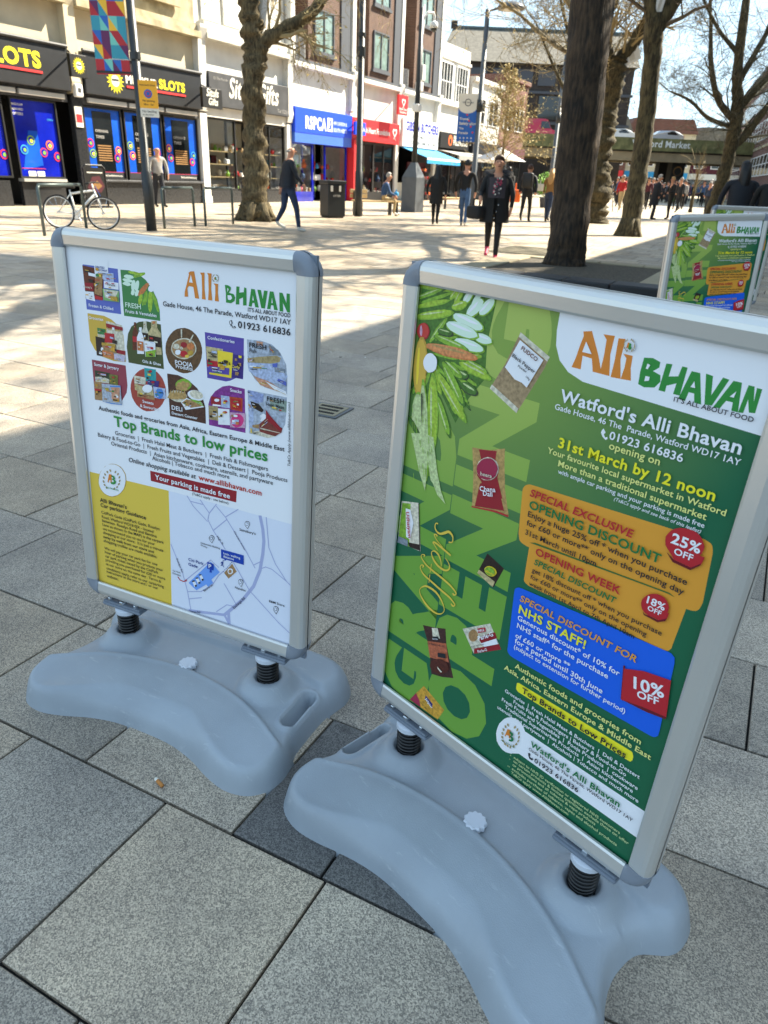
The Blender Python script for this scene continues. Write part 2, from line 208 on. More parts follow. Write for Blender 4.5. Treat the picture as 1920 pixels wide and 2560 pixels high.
POSTER={}
POSTER["L"]="""P~yl~1~2 517 243 512 232 817 -4 822
P~map~1~242 512 578 514 571 825 233 817
P~go~2~117 514 116 523 112 531 107 540 101 547 94 554 86 560 77 565 68 568 60 569 51 568 44 566 38 562 33 557 30 550 28 542 28 534 30 525 34 516 39 508 46 500 53 493 61 488 70 483 78 481 87 480 95 481 102 483 108 487 112 492 116 498 117 506
P~w~3~115 514 113 522 110 531 106 539 100 546 93 553 85 559 76 563 68 566 60 567 52 566 45 564 39 560 34 555 31 549 29 541 30 533 32 525 35 516 40 508 46 500 53 494 61 488 69 484 78 482 86 481 93 482 100 484 106 488 110 493 114 499 115 506
P~dr~2~191 474 430 470 428 497 191 499
P~bl2~1~42 39 139 39 139 131 42 132
P~br1~2~41 41 101 45 90 108 42 109 42 81
P~dr~3~43 76 68 75 67 91 43 91
P~w~3~42 94 67 93 69 112 44 110
P~w~3~75 27 114 26 112 59 75 63
P~lb~3~83 51 127 49 126 67 99 66
P~w~4~99 67 139 67 138 81 98 81
P~ggn~5~94 83 139 83 138 106 94 107
P~cr~6~97 84 138 84 130 95 115 103 99 100
P~go~7~118 96 136 95 135 105 116 104
P~br2~3~75 63 97 54 89 99 69 96
P~rd~4~69 99 93 102 90 108 69 107
P~dg~1~146 40 169 39 192 43 212 54 227 69 239 89 244 110 244 132 147 133
P~pg~2~181 52 179 54 175 55 170 56 164 56 159 55 155 54 154 52 156 50 161 48 166 48 172 48 177 49 181 50
P~pg~2~176 60 175 62 170 63 165 63 159 63 154 62 151 60 150 59 152 57 156 56 162 56 168 56 173 57 176 58
P~pg~2~172 67 170 69 167 70 162 71 157 70 152 69 150 68 149 66 151 65 155 63 159 63 164 63 169 64 171 66
P~pg~2~184 67 182 72 180 76 177 78 174 78 172 76 172 72 172 67 174 63 176 59 179 57 182 57 184 59 184 62
P~pg~2~193 68 191 73 188 76 185 78 183 78 181 76 181 72 182 67 184 63 187 59 190 57 193 57 194 59 194 63
P~pg~2~181 82 179 84 178 87 175 88 173 88 171 87 170 85 171 82 172 79 174 77 176 75 178 75 180 76 181 79
P~pg~2~191 82 190 85 187 88 185 89 182 89 181 88 180 85 181 82 183 79 185 76 188 75 190 75 192 77 192 79
P~oc~2~209 76 203 82 196 86 191 88 189 87 190 83 193 77 199 71 206 65 213 60 217 59 220 60 219 63 215 69
P~lg~2~212 41 211 43 207 45 200 48 193 50 186 52 181 52 178 51 180 49 184 46 190 43 198 41 205 40 210 39
P~yg~2~207 44 204 45 198 46 190 46 181 46 172 45 167 43 166 42 168 41 174 40 183 40 192 41 200 42 205 43
P~yg~2~200 94 198 99 195 103 192 106 189 105 188 103 188 99 189 94 192 89 195 85 198 83 200 83 201 85 201 89
P~lg~2~214 90 212 96 209 101 207 104 204 104 203 101 202 96 203 90 205 84 208 78 211 76 213 76 214 78 215 83
P~yg~2~227 95 225 104 223 112 220 117 217 117 215 113 214 106 214 96 216 87 218 79 221 75 224 74 226 78 227 86
P~lg~2~239 94 242 103 243 110 242 114 240 115 237 112 234 105 230 97 228 88 227 81 227 77 229 76 232 79 236 86
P~lg~2~208 98 206 102 203 104 201 106 199 106 198 104 199 101 200 97 202 93 205 90 207 89 209 89 210 91 210 94
P~w~2~233 69 232 72 229 74 226 76 222 76 219 75 217 73 217 70 218 68 220 65 223 64 227 63 230 64 232 66
P~yl2~1~43 140 90 140 110 145 125 154 141 174 142 232 108 235 75 230 55 218 43 199
P~cr~2~95 150 139 154 142 217 142 228 117 224 92 224
P~dr~3~94 155 141 158 141 165 95 165
P~dg~3~68 168 92 168 91 181 68 181
P~rd~4~88 176 116 175 115 195 87 197
P~br3~4~61 187 88 189 79 229 60 229
P~br2~5~79 198 118 197 118 216 78 217
P~oc~6~78 215 110 216 112 231 79 228
P~lv~6~112 218 143 218 140 232 112 231
P~go~6~79 198 118 197 118 202 78 204
P~cr~4~68 181 89 181 88 187 68 187
P~dr~3~119 208 144 208 143 217 118 216
P~ol~1~150 232 148 198 154 170 165 153 186 141 206 137 245 139 247 232
P~br1~2~173 143 179 143 179 154 182 164 179 201 164 203 167 166 172 155
P~cr~2~199 138 207 137 207 150 211 160 209 200 189 202 191 163 198 151
P~go2~2~220 135 235 133 235 147 244 158 243 202 206 206 207 163 219 149
P~w~4~187 152 194 151 193 162 198 172 196 207 177 209 179 174 185 163
P~br3~3~192 162 210 162 209 176 192 177
P~br3~3~211 165 244 166 243 187 210 187
P~oc~5~180 181 196 181 196 201 179 201
P~w~5~199 179 229 177 228 208 200 212
P~lg~6~201 201 229 193 227 208 201 212
P~rd~3~167 173 180 173 180 184 167 185
P~oc~3~224 135 231 134 230 141 223 141
P~br4~1~349 173 349 183 347 194 343 204 337 213 329 221 319 227 309 231 298 233 287 232 277 229 268 223 261 216 257 207 254 197 254 186 256 176 261 166 268 157 276 149 286 143 296 140 307 138 317 139 326 142 335 148 341 155 346 163
P~cr~2~335 176 334 182 330 188 325 193 318 197 310 201 301 203 293 203 285 202 278 199 273 196 270 191 269 185 271 179 274 173 280 168 287 164 295 161 304 159 312 158 320 160 327 162 331 166 334 171
P~br2~3~332 177 331 182 328 187 323 191 316 195 309 198 301 200 294 201 286 200 280 197 276 194 273 190 272 185 274 179 277 174 282 170 288 166 296 163 304 161 311 161 318 162 324 164 329 167 331 172
P~cr~4~292 178 291 181 288 183 283 185 279 184 276 183 276 180 277 177 280 174 284 173 288 173 291 175
P~dr~4~312 172 311 175 307 178 303 179 299 179 296 177 295 174 296 171 299 168 304 167 308 167 311 169
P~oc~4~330 173 328 176 325 179 320 181 315 181 312 179 311 175 312 172 316 169 321 167 325 167 329 169
P~w~4~295 189 294 192 291 194 287 196 283 196 280 194 280 191 281 188 284 186 288 185 292 185 294 187
P~rd~4~312 190 310 194 307 197 302 198 297 198 294 196 293 193 294 189 298 186 303 185 307 185 311 187
P~go~4~327 186 326 189 323 192 319 193 315 193 313 191 312 188 313 186 316 183 320 182 324 182 326 184
P~cr~4~301 180 300 182 299 183 296 184 294 183 293 183 292 181 293 180 295 178 297 177 299 178 300 179
P~yl~4~316 195 315 197 313 198 310 199 308 199 306 198 305 196 306 194 308 193 311 192 313 192 315 193
P~cr~4~297 142 301 142 300 158 297 159
P~cr~4~328 148 330 149 320 166 316 165
P~vi~1~357 140 452 140 451 187 449 222 432 222 417 230 407 233 378 233 360 233
P~go2~2~359 168 401 168 398 211 361 210
P~rd~3~361 195 390 195 389 208 361 209
P~vi2~3~426 175 452 174 448 221 423 222
P~yl3~4~388 172 426 172 421 224 366 224 366 218 389 216
P~vi~5~366 207 417 204 416 218 366 220
P~yl3~4~439 175 447 175 446 180 440 180
P~lgr~1~459 141 491 139 517 143 536 156 550 177 553 204 553 235 530 233 501 230 479 219 464 201 460 170
P~fi~2~460 178 487 171 529 163 538 166 535 175 501 184 461 188
P~lb~3~460 186 520 180 554 199 545 218 491 217 464 203
P~sal~4~475 211 510 216 553 232 530 233 491 227
P~bl2~4~519 180 531 177 530 185 520 187
P~bl2~5~533 207 552 211 552 219 531 212
P~w~5~503 217 552 230 553 235 526 231
P~gr~2~510 143 532 152 538 162 512 164
P~sal~2~481 141 497 141 495 149 483 149
P~gr~4~523 186 548 186 548 194 525 195
P~ma~1~43 241 141 240 142 284 138 301 124 320 114 328 42 333
P~dg2~2~49 264 94 264 90 288 48 289
P~cr~3~49 279 73 275 91 279 89 288 49 290
P~rd~4~59 268 83 267 83 272 59 273
P~ol2~3~92 266 117 265 115 288 91 289
P~br2~4~45 290 68 288 65 331 42 332
P~lgr~5~68 291 123 287 123 330 66 333
P~sal~6~96 295 121 292 117 323 94 323
P~bl3~6~93 292 123 288 122 291 92 295
P~rd~5~45 306 65 305 65 310 45 311
P~bl3~6~66 333 123 330 123 331 92 334
P~or~1~249 270 249 280 248 290 244 299 238 309 231 317 222 324 213 329 202 332 192 334 182 333 172 329 164 324 158 317 153 309 151 299 150 289 152 279 156 269 162 260 170 252 179 245 189 240 199 238 209 237 219 238 228 241 235 246 242 253 246 261
P~te~2~193 237 225 236 224 263 193 266
P~cr~3~163 258 196 258 194 274 163 276
P~vi2~4~201 262 233 260 230 273 200 276
P~go2~4~172 278 213 276 218 304 169 304
P~lb~5~216 274 249 273 249 296 218 299
P~go2~3~163 277 174 276 170 291 163 290
P~bl3~6~244 285 242 291 238 296 232 299 226 298 222 295 221 289 223 283 227 278 233 276 239 276 243 280
P~w~5~214 279 212 283 208 287 202 290 196 291 190 290 186 287 185 284 187 280 191 276 197 273 204 272 209 273 213 275
P~br2~5~172 295 217 295 218 304 169 304
P~rd~3~215 242 213 244 211 245 207 246 204 245 203 244 205 242 208 240 211 239 214 240
P~rd~5~221 264 220 265 218 266 215 267 212 266 211 265 212 264 215 263 218 262 220 262
P~br5~1~255 240 284 239 310 245 333 259 347 278 353 298 353 333 257 333
P~lg~2~319 254 317 259 312 264 305 269 297 271 288 271 282 269 277 266 276 261 278 256 283 251 290 247 298 244 306 244 313 246 317 249
P~fi2~3~293 258 292 262 288 264 284 265 280 264 279 260 281 257 285 254 289 254 292 255
P~fi2~3~304 254 302 257 299 260 294 261 291 259 290 256 291 253 295 250 299 249 303 251
P~fi2~3~315 255 314 258 310 261 306 262 302 260 301 257 303 253 306 251 311 250 314 252
P~fi2~3~299 264 297 268 293 271 289 271 286 270 284 267 286 263 290 260 294 260 297 261
P~fi2~3~309 264 308 267 304 270 300 270 297 269 295 266 297 262 301 260 305 259 308 260
P~fi2~3~291 264 289 267 286 270 281 271 278 269 277 266 278 263 282 260 286 259 290 261
P~cr~2~306 285 304 289 299 292 293 295 286 297 278 298 270 297 264 295 259 293 256 289 256 285 259 281 264 277 270 274 278 273 285 272 293 273 299 274 304 277 306 281
P~fi2~4~253 293 264 273 269 294
P~fi2~4~261 292 271 271 277 293
P~fi2~4~268 291 279 270 284 292
P~fi2~4~275 289 286 269 291 290
P~fi2~4~283 288 293 268 299 289
P~fi2~4~290 287 301 267 306 288
P~w~3~351 277 348 281 342 284 334 286 325 286 318 285 312 282 308 278 308 273 312 269 318 266 326 264 334 264 342 266 348 269 351 273
P~cr2~4~348 275 345 278 339 281 332 282 324 281 318 279 314 275 314 272 317 268 323 265 331 264 338 265 345 267 348 271
P~w~5~290 296 306 284 352 296 302 311
P~br2~6~292 297 306 287 347 288 344 296 316 304
P~lg~6~310 285 342 285 351 295 340 293
P~pu~1~361 334 361 289 366 274 379 258 398 245 415 240 453 241 454 334
P~dr~2~368 270 394 270 393 287 368 288
P~lb~3~394 264 416 263 416 288 394 289
P~oc2~3~415 263 448 261 447 290 418 290
P~fi~3~362 291 386 290 386 320 362 321
P~w~4~386 293 415 290 416 324 386 328
P~pk~5~417 296 455 291 454 323 417 328
P~pk2~6~451 308 449 314 445 320 438 324 431 326 425 324 420 320 419 313 421 307 425 301 432 297 439 295 445 297 450 301
P~rd~4~419 267 445 265 444 287 420 288
P~w~3~390 275 388 278 385 279 381 280 378 279 377 277 378 275 382 273 385 273 389 273
P~rd~5~410 297 409 299 406 300 402 301 400 300 398 299 400 297 403 296 406 295 409 296
P~rd~4~411 274 410 275 407 277 403 277 400 277 399 276 400 274 403 273 407 272 410 272
P~w~4~384 306 383 310 379 312 374 313 371 312 369 309 371 306 375 303 379 302 383 304
P~oc~7~441 315 440 317 436 319 433 318 431 316 433 314 436 312 440 313
P~w~7~438 300 436 302 432 303 428 303 427 301 428 299 432 298 436 298
P~w~3~373 286 393 285 393 288 372 290
P~lgr~1~460 242 553 242 552 273 550 297 540 316 527 327 509 334 487 333 463 333
P~lb2~2~460 242 477 242 499 245 497 261 479 266 463 256
P~lb~2~461 258 473 265 475 309 463 331
P~br3~3~467 264 487 266 499 277 495 283 471 276
P~meat~4~489 308 513 285 517 298 544 307 542 316 527 327 507 326 489 324
P~dr~5~505 275 513 284 544 309 538 313 505 295
P~w~3~491 289 499 284 509 289 503 302 491 301
P~br2~4~471 314 489 308 487 318 473 318
P~cr2~3~463 331 489 322 527 327 509 334 487 333
P~ggr~2~512 250 553 250 552 273 515 273
P~cr2~5~492 315 539 317 539 318 492 318
P~rd1~2~485.9 513.8 493.1 544.2 501 542.9 493.7 512
P~rd1~2~493.1 544.2 495.9 571.9 503.9 571.9 501 542.9
P~rd1~2~495.9 571.9 493.2 603.7 501.2 604.8 503.9 571.9
P~rd1~2~493.2 603.7 486 645.5 493.7 647.7 501.2 604.8
P~rd1~2~486 645.5 468.9 691.3 476 695 493.7 647.7
P~rd1~2~468.9 691.3 440.3 733.6 446.5 738.5 476 695
P~rd1~2~440.3 733.6 398.8 779.4 404.7 784.7 446.5 738.5
P~rd1~2~398.8 779.4 386.9 792.1 392.8 797.5 404.7 784.7
P~rd1~2~284.8 818.8 326.4 811.2 325 804.3 283.6 811.9
P~rd1~2~326.4 811.2 390.6 798.2 389.2 791.4 325 804.3
P~rd1~2~397.7 782.2 399.3 815.3 407.3 814.9 405.7 781.9
P~rd1~2~386.9 796.7 400.4 817 406.2 813.2 392.8 792.9
P~rd1~2~293 512.5 309.6 534.3 311.1 532.7 294.8 511.1
P~rd1~2~309.6 534.3 348.8 563.4 350.1 561.7 311.1 532.7
P~rd1~2~304.1 524.6 338.8 524.2 338.8 522 304.1 522.4
P~rd1~2~329.6 513.8 353.9 541.2 355.6 539.7 331.2 512.3
P~rd1~2~374.6 512.3 353.8 539.9 355.7 541 376.3 513.6
P~rd1~2~353.8 539.9 349.1 557.7 351.2 557.2 355.7 541
P~rd1~2~349.1 557.7 363.5 581.4 365.3 580.1 351.2 557.2
P~rd1~2~363.5 581.4 395.7 620.5 397.4 619.1 365.3 580.1
P~rd1~2~373.5 519 398.8 540.8 400.5 539.4 374.9 517.3
P~rd1~2~398.8 540.8 450.5 607.5 452.3 606.2 400.5 539.4
P~rd1~2~450.5 607.5 476.1 645.8 477.9 644.6 452.3 606.2
P~rd1~2~432.8 511 399 537.3 400.4 539 434.1 512.8
P~rd1~2~401 543.7 363.7 580 365.2 581.5 402.5 545.3
P~rd1~2~504.7 512.8 511.7 584.4 513.9 583.9 506.9 512.6
P~rd1~2~511.7 584.4 528.8 619.6 530.7 618.4 513.9 583.9
P~rd1~2~528.8 619.6 558.5 655.4 560.2 653.9 530.7 618.4
P~rd1~2~493.6 642.5 504.9 635.3 504.5 633.1 492.4 640.7
P~rd1~2~504.9 635.3 521.2 636.4 521.9 634.4 504.5 633.1
P~rd1~2~521.2 636.4 558.8 655.6 559.9 653.7 521.9 634.4
P~rd1~2~558.8 655.6 575.5 666.8 576.8 664.9 559.9 653.7
P~rd1~2~473.4 639.2 493.7 624.3 492.4 622.5 472.1 637.4
P~rd1~2~238.8 648.1 269.4 714.8 271.4 714.1 240.8 647.2
P~rd1~2~269.4 714.8 282.2 763.8 284.4 763.4 271.4 714.1
P~rd1~2~282.2 763.8 289.4 811.2 291.6 810.9 284.4 763.4
P~rd1~2~279.7 734.7 355.5 659.1 354.4 657.3 278.1 733.1
P~rd1~2~355.5 659.1 376.7 672.7 377.8 670.9 354.4 657.3
P~rd1~2~283.6 764.7 323.9 752.3 322.8 750.4 283 762.6
P~rd1~2~323.9 752.3 358 724.3 356.4 722.8 322.8 750.4
P~rd1~2~358 724.3 377.5 692.7 375.7 691.4 356.4 722.8
P~rd1~2~377.5 692.7 391.4 678.2 389.8 676.7 375.7 691.4
P~rd1~2~287.5 783.7 325.4 768.5 324.6 766.4 286.7 781.6
P~rd1~2~390 709.8 423.1 755.8 424.9 754.5 391.8 708.5
P~rd1~2~417.2 647.3 460.6 707.8 462.2 706.2 419 646
P~rd1~2~460.6 707.8 539.4 768.3 540.7 766.5 462.2 706.2
P~rd1~2~539.4 768.3 572 787.7 573.1 785.8 540.7 766.5
P~rd1~2~367.3 794.2 398.1 765.6 397 763.7 365.8 792.6
P~rd1~2~398.1 765.6 422.8 763.2 422.6 761 397 763.7
P~lbl~3~288 738 355 663 380 683 355 710 360 717 345 732 340 727 310 752
P~br2~3~415 651 427 668 404 693 392 681
P~w~4~417 670 417 673 414 677 411 679 408 680 405 680 403 677 402 674 403 670 405 667 408 665 412 664 415 664 417 666
P~br2~5~414 671 413 674 411 676 408 677 406 676 405 673 406 670 409 667 411 667 414 668
P~nb~4~385 622 447 621 447 645 400 645 394 650 394 645 385 645
P~nb~5~346 665 364 666 363 683 345 683
P~nb~5~353 683 357 683 358 690 351 691
P~w~4~300 732 308 728 313 739 305 744
P~k~5~299 729 306 725 308 728 300 732
P~k~5~307 739 312 735 313 739 308 743
P~w~4~310 721 318 717 324 728 316 733
P~k~5~310 718 317 714 318 717 311 720
P~k~5~317 728 323 724 324 728 318 732
P~w~4~321 709 328 705 334 717 326 721
P~k~5~320 706 327 703 328 705 321 709
P~k~5~327 716 333 713 334 717 329 720
P~n~4~390 648 392 648 391 652 389 652
P~n~4~387 653 391 653 389 661 393 666 392 667 387 662 384 666 383 665 386 660 387 657 384 659 383 658
P~n~4~389 678 391 676 392 677 390 679
P~n~4~393 673 395 671 396 672 394 674
P~n~4~397 669 399 666 400 667 398 670
P~n~4~401 664 403 661 404 662 402 665
P~n~4~405 659 407 656 408 657 405 660
P~n~4~408 654 411 651 412 652 409 655
P~n~4~412 649 415 646 416 647 413 650
P~k~3~451 547 450 544 450 541 451 539 453 536 456 534 458 534 461 534 463 536 464 538 464 541 463 543 458 553
P~map~4~452 546 451 544 451 541 452 539 454 537 456 536 458 535 460 535 462 536 463 538 463 541 462 543 458 551
P~k~5~461 540 460 542 459 544 457 545 455 545 454 544 453 542 454 540 455 538 457 537 459 537 460 538
P~map~6~460 541 460 542 458 544 457 544 455 544 454 543 454 542 454 540 455 539 457 538 458 538 460 539
P~k~3~353 607 352 604 352 601 354 598 356 596 358 594 361 593 364 594 366 595 367 597 367 600 366 603 360 614
P~map~4~354 606 354 604 354 601 355 599 356 597 359 595 361 595 363 595 365 596 366 598 366 600 365 603 360 612
P~k~5~364 600 363 602 362 604 360 606 358 605 356 604 356 602 356 600 358 598 360 597 362 597 363 598
P~map~6~363 600 362 602 361 604 360 604 358 604 357 604 357 602 357 600 358 599 360 598 361 598 362 599
P~k~3~432 698 431 695 431 692 432 689 434 686 437 684 439 684 442 684 444 685 445 688 445 691 444 694 439 705
P~map~4~433 697 432 695 432 692 433 690 435 687 437 686 439 685 441 685 443 687 444 689 444 691 443 694 439 703
P~k~5~442 691 441 693 440 695 438 696 436 696 434 695 434 693 435 691 436 689 438 687 440 687 441 689
P~map~6~441 691 441 693 439 694 438 695 436 695 435 694 435 693 435 691 436 689 438 689 440 689 441 689
P~k~3~527 740 526 737 526 734 527 731 529 728 531 726 534 726 536 726 538 727 540 730 540 733 539 736 534 747
P~map~4~528 739 527 737 527 734 528 732 529 729 531 728 534 727 536 727 537 728 538 730 539 733 538 736 534 744
P~k~5~537 733 536 735 535 737 533 738 531 738 529 737 529 735 529 733 531 731 533 729 535 729 536 731
P~map~6~536 733 535 735 534 736 533 737 531 737 530 736 530 735 530 733 531 731 533 730 534 730 535 731
P~rd~3~255.2 731.5 260.8 738.6 262.8 737.1 257.1 729.9
P~rd~3~261.6 739.1 272.5 740.3 272.7 737.8 261.9 736.6
P~rd~3~273.2 740.1 280.7 735.7 279.4 733.6 272 738
P~rd~4~279 731 284 731 280 738
P~lo~4~65 509 73 509 71 531 67 531 68 524 64 525 61 532 58 531
P~g~5~73 510 81 511 84 516 81 519 86 524 83 530 77 533 69 533 70 528 78 527 79 523 74 521 74 518 78 518 78 515 73 514
P~fi~4~73 498 73 501 71 503 68 501 67 498 70 496
P~fi~4~88 500 85 503 83 503 84 499 87 496 89 497
P~fi~4~63 503 63 507 61 508 58 507 58 503 60 502
P~fi~4~95 504 92 507 90 507 91 503 94 500 96 501
P~fi~4~55 512 55 515 53 516 50 515 50 511 52 510
P~fi~4~99 511 96 514 94 514 95 510 98 507 100 507
P~fi~4~50 521 50 524 48 526 45 524 45 521 47 519
P~fi~4~99 520 96 523 94 522 95 519 98 516 100 516
P~fi~4~48 531 49 534 46 536 43 534 43 531 45 529
P~fi~4~96 529 92 532 90 532 91 528 95 525 97 525
P~fi~4~50 539 51 543 48 544 45 542 45 539 47 538
P~fi~4~89 538 86 541 84 540 85 537 88 534 90 534
P~fi~4~56 545 56 548 54 550 51 548 51 545 53 543
P~fi~4~80 544 77 547 75 547 76 543 79 540 81 541
P~lo~2~327 26 336 25 346 76 336 76 333 55 322 54 318 59 319 75 310 76 311 66 317 50 323 32 322 29
P~w~3~328 32 323 47 332 47
P~lo~2~350 26 361 25 360 56 362 76 353 76 354 57 354 31
P~lo~2~367 25 378 25 376 54 378 76 368 76 370 55 370 29
P~lo~2~382 43 393 43 392 60 394 76 384 76 386 61 386 47
P~w~3~395 32 394 35 392 37 390 39 387 39 384 39 382 38 380 36 380 33 380 31 382 29 385 27 387 26 390 26 393 28 394 30
P~fi~4~386 27 385 28 384 28 384 26 385 26
P~fi~4~391 27 390 28 389 27 389 26 390 25
P~fi~4~384 28 383 30 382 29 382 28 383 27
P~fi~4~393 27 392 29 391 28 391 27 392 26
P~fi~4~382 30 382 31 381 31 381 29 382 29
P~fi~4~394 29 393 30 393 30 393 28 394 28
P~fi~4~381 32 381 33 380 33 380 31 381 31
P~fi~4~395 31 394 32 393 32 393 30 394 29
P~fi~4~381 34 380 35 380 35 380 33 380 33
P~fi~4~395 33 394 34 394 34 394 32 394 31
P~fi~4~382 36 381 37 380 37 380 35 381 35
P~fi~4~394 35 394 36 393 36 393 34 394 34
P~fi~4~383 38 382 39 381 39 381 37 382 36
P~fi~4~393 37 392 38 391 38 392 36 392 35
P~fi~4~385 39 384 40 383 40 383 38 384 37
P~fi~4~391 38 390 39 390 39 390 37 391 37
P~lo~4~385 31 387 31 387 36 385 35 384 36
P~g~4~387 30 390 31 389 33 391 35 389 36 387 36
P~g~2~409 43 416 43 423 46 423 50 418 57 429 58 433 64 431 71 423 76 411 76 411 58 410 51
P~g~2~436 43 443 43 442 54 453 52 454 43 459 44 459 76 451 77 451 62 442 66 442 76 434 77
P~g~2~470 44 478 44 487 77 479 77 477 69 472 70 471 77 464 77
P~g~2~484 44 492 44 496 60 499 44 507 44 501 77 493 77
P~g~2~512 44 520 44 530 77 522 77 520 69 515 69 513 77 506 77
P~g~2~533 44 540 44 549 62 549 44 556 44 557 78 551 78 541 61 542 78 534 78
P~w~3~415 48 418 50 415 56
P~w~3~415 62 423 61 426 66 422 70 416 70
P~w~3~474 55 476 65 473 65
P~w~3~517 55 519 65 516 65
P~k~3~419 110 424 108 426 114 423 116 427 121 431 118 434 121 430 123 425 123 420 118 418 113
P~w~4~420 111 423 110 424 114 421 117 427 122 431 120 432 121 429 122 425 122 421 117 420 113
P~te~1~286 0 313 -1 313 2 286 3
T~k~4~462.6~86.8~95.9~0~1~0~IT'S ALL ABOUT FOOD~1.15
T~k~4~254.7~100.3~305.2~0~0.4~0~Gade House, 46 The Parade, Watford WD17 1AY
T~k~4~439~120.5~120.3~0~1~0~01923 616836
T~w~4~50.4~124.8~69~0~1~0~Frozen & Chilled
T~pg~4~153.6~113.8~42.2~0~1~0~FRESH
T~w~4~153.2~125.2~83.1~0~1~0~Fruits & Vegetables
T~w~4~46.8~151.2~41.3~0~1~0~Groceries
T~w~4~190.5~225.6~50~0~1~0~Oils & Ghee
T~w~4~278.8~216.4~45.6~0~1~0~POOJA
T~w~4~280.5~223.6~43.8~0~1~0~Products
T~w~4~364.6~152.4~65.8~0~1~0~Confectionaries
T~k~4~465.5~154.8~39.6~0~1~0~FRESH
T~k~4~465.8~164.5~15.8~0~0.5~0~Fish
T~w~4~50.2~253.1~71.7~0~1~0~Sugar & Jaggery
T~w~4~183.4~315.3~30.7~0~1~0~Sweets
T~w~4~175.5~326.3~49.9~0~1~0~& Savouries
T~w~4~263.9~316.5~28.6~0~1~0~DELI
T~w~4~263.6~327.1~68.6~0~1~0~Dessert Counter
T~w~4~418~251.5~28.2~0~1~0~Snacks
T~k~4~507~256.1~39.8~0~1~0~FRESH
T~k~4~505.1~266.4~42.3~0~0.5~0~Halal Meat
T~k~4~51.4~354.6~498.5~0~1~0~Authentic foods and groceries from Asia, Africa, Eastern Europe & Middle East
T~g~4~95~384.8~414.1~0~1.6~0~Top Brands to low prices
T~k~4~95.3~405.9~414.8~0~0~0~Groceries  |  Fresh Halal Meat & Butchers  |  Fresh Fish & Fishmongers
T~k~4~41.8~420.5~516~0~0~0~Bakery & Food-to-Go  |  Fresh Fruits and Vegetables  |  Deli & Dessert |  Pooja Products
T~k~4~80.4~434.2~442.5~0~0~0~Oriental Products  |  Asian kitchenware, cookware, utensils, and partyware
T~k~4~200.5~445.4~211.5~0~0~0~Alcohols | Tobacco and much more
T~k~4~130.6~464.5~191.6~0~0.5~0.2~Online shopping available at
T~r~4~329.3~465~165.3~0~1.2~0~www.allibhavan.com
T~w~4~205.3~491~207.5~0~1.4~0~Your parking is made free
T~k~4~309.9~505.7~98.4~0~0~0~(Ts&Cs apply - see below)
T~k~4~564.2~384.3~134.3~91~0~0.2~Ts&Cs Apply (www.allibhavan.com)
T~k~4~28.3~588.4~83.8~0~1~0~Alli Bhavan's
T~k~4~28.9~601.7~140.9~0~1~0~Car parking Guidance
T~k~4~29.2~619.9~180.5~0~0.2~0~CitiPark Gade (CitiPark Gade, Rosslyn
T~k~4~29.3~631.6~160.7~0~0.2~0~Road, Watford WD18 0JX - located
T~k~4~29.2~642.1~169.6~0~0.2~0~between  Rosslyn Road and Bentine
T~k~4~29~652.8~190.5~0~0.2~0~Lane as shown in the MAP) is the carpark
T~k~4~28.8~664.3~162.7~0~0.2~0~we recommend you to use for your
T~k~4~28.7~674.9~187.8~0~0.2~0~shopping at our store.  It is just a minute
T~k~4~28~686.4~158.6~0~0.9~0~away by walk from our store and
T~k~4~27.8~697.6~168.5~0~0.2~0~shopping trollies are made available.
T~k~4~28~718.2~167.4~0~0.2~0~We will pay your car park fee for one
T~k~4~28.1~729.2~183.9~0~0.2~0~hour of parking when you produce your
T~k~4~28.3~740.3~168.8~0~0.2~0~car park ticket issued by the CitiPark
T~k~4~28.2~751.2~188.9~0~0.2~0~providing you purchased for £20 or more
T~k~4~28~762.6~175.9~0~0.2~0~at our store on the same day . Terms &
T~k~4~27.9~774.9~183.5~0~0.2~0~conditions apply; refer to our carparking
T~k~4~27.5~784.6~165~0~0.2~0~instructions at the store and / or our
T~k~4~27.5~797.2~37.8~0~0.2~0~website.
T~g~4~51.8~547.2~38.8~0~0.5~0~ALLI BHAVAN
T~n~4~291~677.1~43.7~0~0.7~0~Citi Park
T~n~4~290.3~690~26.8~0~0.7~0~Gade
T~k~4~436.9~561.7~42.4~0~0.7~0~Sainsbury's
T~k~4~329~622.5~53.3~0~0.7~0~Nationwide Building
T~k~4~328.3~627.6~18.7~-7~0.7~0~Society
T~k~4~422.5~712.5~29~0~0.7~0~Nandos
T~k~4~515.2~720.3~40.8~0~0.7~0~B&M Store
T~w~5~392.3~632.5~45.8~0~0.5~0~1min. walking
T~w~5~391.6~640.4~29.3~0~0.5~0~distance
T~k~4~242.3~719.2~23.1~0~0.5~0~Car Park
T~k~4~241.8~726.7~24.3~0~0.5~0~Entrance
T~k~4~287.6~820~33.7~14~0~0~Upton Rd
T~k~4~374~593.4~23.7~-45~0~0~High St.
T~k~4~419.2~768.7~48.2~50~0~0~Exchange Rd
T~k~4~334.1~748.1~35~43~0~0~Bentine Ln
T~k~4~254.3~682.2~35.9~-66~0~0~Rosslyn Rd
T~k~4~420.7~568.2~48.5~-54~0~0~Clarendon Avenue
T~w~6~350.8~678.2~8~0~1.5~0~P
T~n~4~77.9~42.5~25.9~0~1~0~GRATED
T~n~4~78.4~47.8~33.2~0~1~0~COCONUT
T~k~6~110.6~74.6~21.5~0~1~0~Paratha
T~rd~6~75.7~68.3~14.1~0~1~0~SUVAI
T~cr~6~42.8~86.1~22.9~0~1~0~Honey's
T~go~5~96.7~167.7~37.3~0~0.6~0~Aashirvaad
T~rd~7~206.5~191.5~12.4~0~1~0~GHEE
T~k~3~364.7~181.5~22.5~0~1.5~0~HARIBO
T~k~3~367.7~188.5~19.3~0~0.5~0~Goldbears
